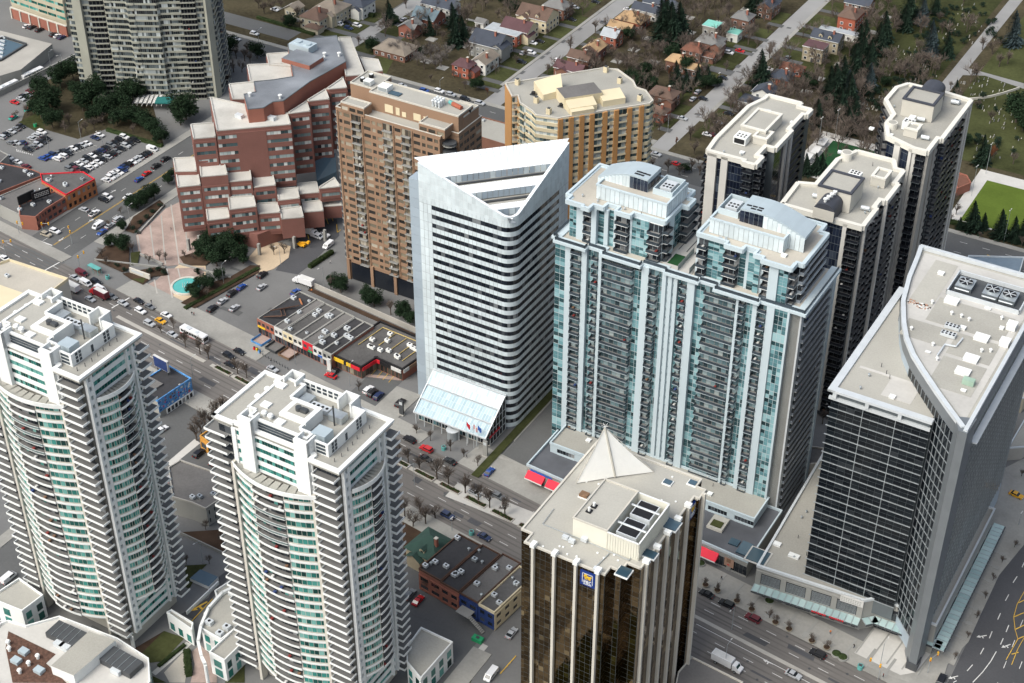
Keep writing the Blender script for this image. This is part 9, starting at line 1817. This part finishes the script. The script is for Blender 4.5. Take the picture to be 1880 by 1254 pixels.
for tt, x, y, mt, lab in bx:
 c = G(tt, x, y); s = .5 if 'newspaper' in lab else 1.0; t = T('street_bin' if s == 1 else 'newspaper_box', lab, 'bin' if s == 1 else 'box', c);
 (t.mb('body', mt).cyl(c[0], c[1], .8, 0, 1.4, 14) if s == 1 and 'skip' not in lab else t.mb('body', mt).box(c[0] - s * (1.6 if 'skip' in lab else .5), c[0] + s * (1.6 if 'skip' in lab else .5), c[1] - s * .9, c[1] + s * .9, .1, 1.3)); t.mb('lid', 'dark_metal').box(c[0] - .5 * s, c[0] + .5 * s, c[1] - .4 * s, c[1] + .4 * s, 1.4, 1.5); t.done()
pot = MB('stone_tan'); pot.cyl(0, 0, .6, 0, .7, 14, 1.0); pot.cyl(0, 0, .88, .7, .72, 14, mat='soil'); pm = pot.mesh('pot')
for r, (tt, x, y) in enumerate([(43, 1390, 562), (43, 1475, 602), (43, 1615, 678), (43, 1722, 738), (44, 90, 832), (44, 188, 880), (44, 352, 965), (44, 458, 1012)]):
 o = mesh_obj('flower_pot', pm); o.location = (*at(tt, x, y), .3); prop(o, 'round stone pot holding a bare sapling, %s from the left along the podium' % ORD[r], 'flower pot', 'stone pots')
for r, (tt, x, y) in enumerate([(44, 370, 745), (43, 1850, 670), (44, 530, 1050), (44, 575, 1075), (43, 1355, 400)]):
 c = G(tt, x, y); t = T('planter', 'low round mound planter on the podium pavement, %s of five' % ORD[r], 'planter', c, GF, 'round planters'); t.mb('rim', 'stone_grey').cyl(c[0], c[1], 1.5, .1, .7, 16); t.mb('plants', 'hedge').cyl(c[0], c[1], 1.3, .7, 1.1, 14, .5); t.done()
for r, (tt, x, y) in enumerate([(14, 435, 1020), (14, 385, 1080), (14, 325, 1130)]):
 c = G(tt, x, y, 2.4); t = T('shade_canopy', 'white shade canopy beside the dark bowling green, %s from the right' % ORD[r], 'canopy', c, GF, 'shade canopies'); m = t.mb('canopy', 'clutter_white'); m.prism([(c[0] - 1.6, c[1] - 3), (c[0] + 1.6, c[1] - 3), (c[0] + 1.6, c[1] + 3), (c[0] - 1.6, c[1] + 3)], 2.3, [2.4, 2.4, 2.9, 2.9])
 for a in (-1.4, 1.4):
  for b in (-2.6, 2.6): t.item('post', 'metal').cyl(c[0] + a, c[1] + b, .06, 0, 2.3, 5)
 t.done()
m = MB('brick_tan'); p = G(14, 1480, 720); q = G(14, 1845, 640); L = sqrt((p[0] - q[0]) ** 2 + (p[1] - q[1]) ** 2)
for k in range(10): a, b = lerp(p, q, k / 10), lerp(p, q, (k + 1) / 10); f = lambda s: 6 * sin(pi * s) * -.5; a = (a[0] , a[1] + f(k / 10)); b = (b[0], b[1] + f((k + 1) / 10)); m.seg(a, b, 0, sqrt((a[0] - b[0]) ** 2 + (a[1] - b[1]) ** 2), -.2, .2, 0, 1.1, 'stone')
single('garden_wall', m, 'long curved low stone wall across the cemetery grass', 'wall', lerp(p, q, .5))
# sign pylons
for tt, x, y, h, mt, lab in ((32, 1048, 555, 6, 'dark_metal', 'dark sign pylon at the corner of the atrium forecourt'), (32, 1650, 855, 6.5, 'stone_grey', 'grey sign pylon below the red atrium letters'), (32, 530, 235, 5, 'clutter_white', 'white sign box on posts before the strip mall')):
 c = G(tt, x, y); t = T('sign_pylon', lab, 'sign', c); t.mb('base', 'concrete').box(c[0] - 1, c[0] + 1, c[1] - .6, c[1] + .6, 0, .4); t.mb('panel', mt).box(c[0] - .8, c[0] + .8, c[1] - .3, c[1] + .3, .4, h); t.mb('face', 'metal_pale').box(c[0] - .6, c[0] + .6, c[1] - .34, c[1] - .31, h - 1.6, h - .4); t.done()
# fence posts of the shops, yellow lift beside the brick building
c = G(22, 330, 558); t = T('boom_lift', 'yellow boom lift parked under the stepped brick building', 'lift', c); t.mb('chassis', 'signal_yellow').box(c[0] - 1.6, c[0] + 1.6, c[1] - .9, c[1] + .9, .5, 1.4); t.mb('boom', 'signal_yellow').tube((c[0] - 1.2, c[1], 1.6), (c[0] + 2.8, c[1] + .4, 2.6), .2); t.mb('basket', 'signal_yellow').box(c[0] + 2.6, c[0] + 3.6, c[1] - .2, c[1] + 1, 2.2, 3.1)
for a in (-1.1, 1.1):
 for b in (-.9, .9): t.item('wheel', 'rubber').tube((c[0] + a, c[1] + b - .12, .45), (c[0] + a, c[1] + b + .12, .45), .45, 12)
t.done()
# ================================================================ people, one skinned figure with clothes by height
def person_mesh(stride, cols, arm=0.0):
 V = [(0, 0, .95), (0, 0, 1.2), (0, 0, 1.42), (0, 0, 1.52), (0, 0, 1.66), (0, .1, .88), (stride, .11, .48), (stride * .5, .11, .08), (stride * .5 + .14, .11, .04), (0, -.1, .88), (-stride * .6, -.11, .48), (-stride * 1.3, -.11, .1), (-stride * 1.3 + .14, -.11, .05), (0, .2, 1.40), (-stride * .5 - .04, .26, 1.13), (-stride * .3 + arm * .2, .25, .88 + arm * .3), (0, -.2, 1.40), (stride * .5, -.26, 1.13), (stride * .9, -.24, .9)]
 E = [(0, 1), (1, 2), (2, 3), (3, 4), (0, 5), (5, 6), (6, 7), (7, 8), (0, 9), (9, 10), (10, 11), (11, 12), (2, 13), (13, 14), (14, 15), (2, 16), (16, 17), (17, 18)]
 Rr = [.14, .13, .15, .06, .105, .095, .062, .042, .04, .095, .062, .042, .04, .065, .045, .035, .065, .045, .035]
 me = bpy.data.meshes.new('person_base'); me.from_pydata(V, E, []); o = bpy.data.objects.new('tmp', me); COL.objects.link(o); mod = o.modifiers.new('s', 'SKIN'); sub = o.modifiers.new('u', 'SUBSURF'); sub.levels = 1
 for i, r in enumerate(Rr): me.skin_vertices[0].data[i].radius = (r, r)
 me.skin_vertices[0].data[0].use_root = True; dg = bpy.context.evaluated_depsgraph_get(); m2 = bpy.data.meshes.new_from_object(o.evaluated_get(dg)); bpy.data.objects.remove(o)
 m2.materials.clear()
 for c in cols: m2.materials.append(MATS[c])
 for p in m2.polygons: z = p.center.z; y = abs(p.center.y); p.material_index = 0 if (z > 1.5 or (z < .95 and y > .2 and z > .8)) else (3 if z > 1.7 else (1 if z > .92 else 2))
 for p in m2.polygons:
  if p.center.z > 1.68 or (p.center.z > 1.56 and p.center.x < -.02): p.material_index = 3
 return m2
PM = [person_mesh(.22, ('skin', 'black', 'navy_cloth', 'hair')), person_mesh(.05, ('skin', 'clutter_red', 'black', 'hair')), person_mesh(.18, ('skin', 'orange', 'navy_cloth', 'hair'), 1.0), person_mesh(.2, ('skin', 'clutter_white', 'black', 'hair'))] if (M('navy_cloth', (.03, .04, .08)), M('hair', (.03, .02, .015))) else None
for i, (tt, x, y, k, lab) in enumerate([(21, 1232, 445, 0, 'person in dark clothes walking across the brick plaza'), (21, 1382, 1055, 0, 'person in dark clothes at the plaza kerb, left of two'), (21, 1397, 1060, 1, 'person in a red coat at the plaza kerb, right of two'), (22, 402, 892, 2, 'worker in an orange vest beside the lorry behind the shops'), (43, 1505, 515, 0, 'person in black walking past the red awning'), (44, 655, 1005, 0, 'person in black walking on the pale forecourt'), (44, 485, 905, 2, 'person in an orange jacket under the glass canopy'), (32, 1515, 870, 0, 'person in black on the pavement, right of the atrium sapling'), (32, 110, 185, 0, 'person in dark clothes on the pavement by the bollards'), (31, 1250, 505, 1, 'person in a red coat before the mural building'), (31, 1195, 872, 1, 'person in red on the pavement near the left white tower'), (21, 1090, 970, 0, 'person stepping along the kerb of the upper avenue'), (22, 535, 685, 3, 'person in a white top on the tan tower forecourt'), (12, 1465, 665, 0, 'person in dark clothes on the far pavement'), (44, 865, 1215, 1, 'person waiting at the lower avenue corner')]):
 o = mesh_obj('person', PM[k]); o.location = (*at(tt, x, y), .2); o.rotation_euler = (0, 0, i * 1.3); prop(o, lab, 'person')
bo = MB('dark_metal'); bo.cyl(0, 0, .13, 0, .9, 8); bo.cyl(0, 0, .17, .9, 1.0, 8, .08); bm_ = bo.mesh('bollard')
for k in range(11): f = k / 10; o = mesh_obj('bollard', bm_); o.location = (*at(32, 30 + f * 200, 120 + f * 110), .15); prop(o, 'short dark bollard in the kerbside row before the shops, %s from the left' % ORD[k], 'bollard', 'bollards before the shops')
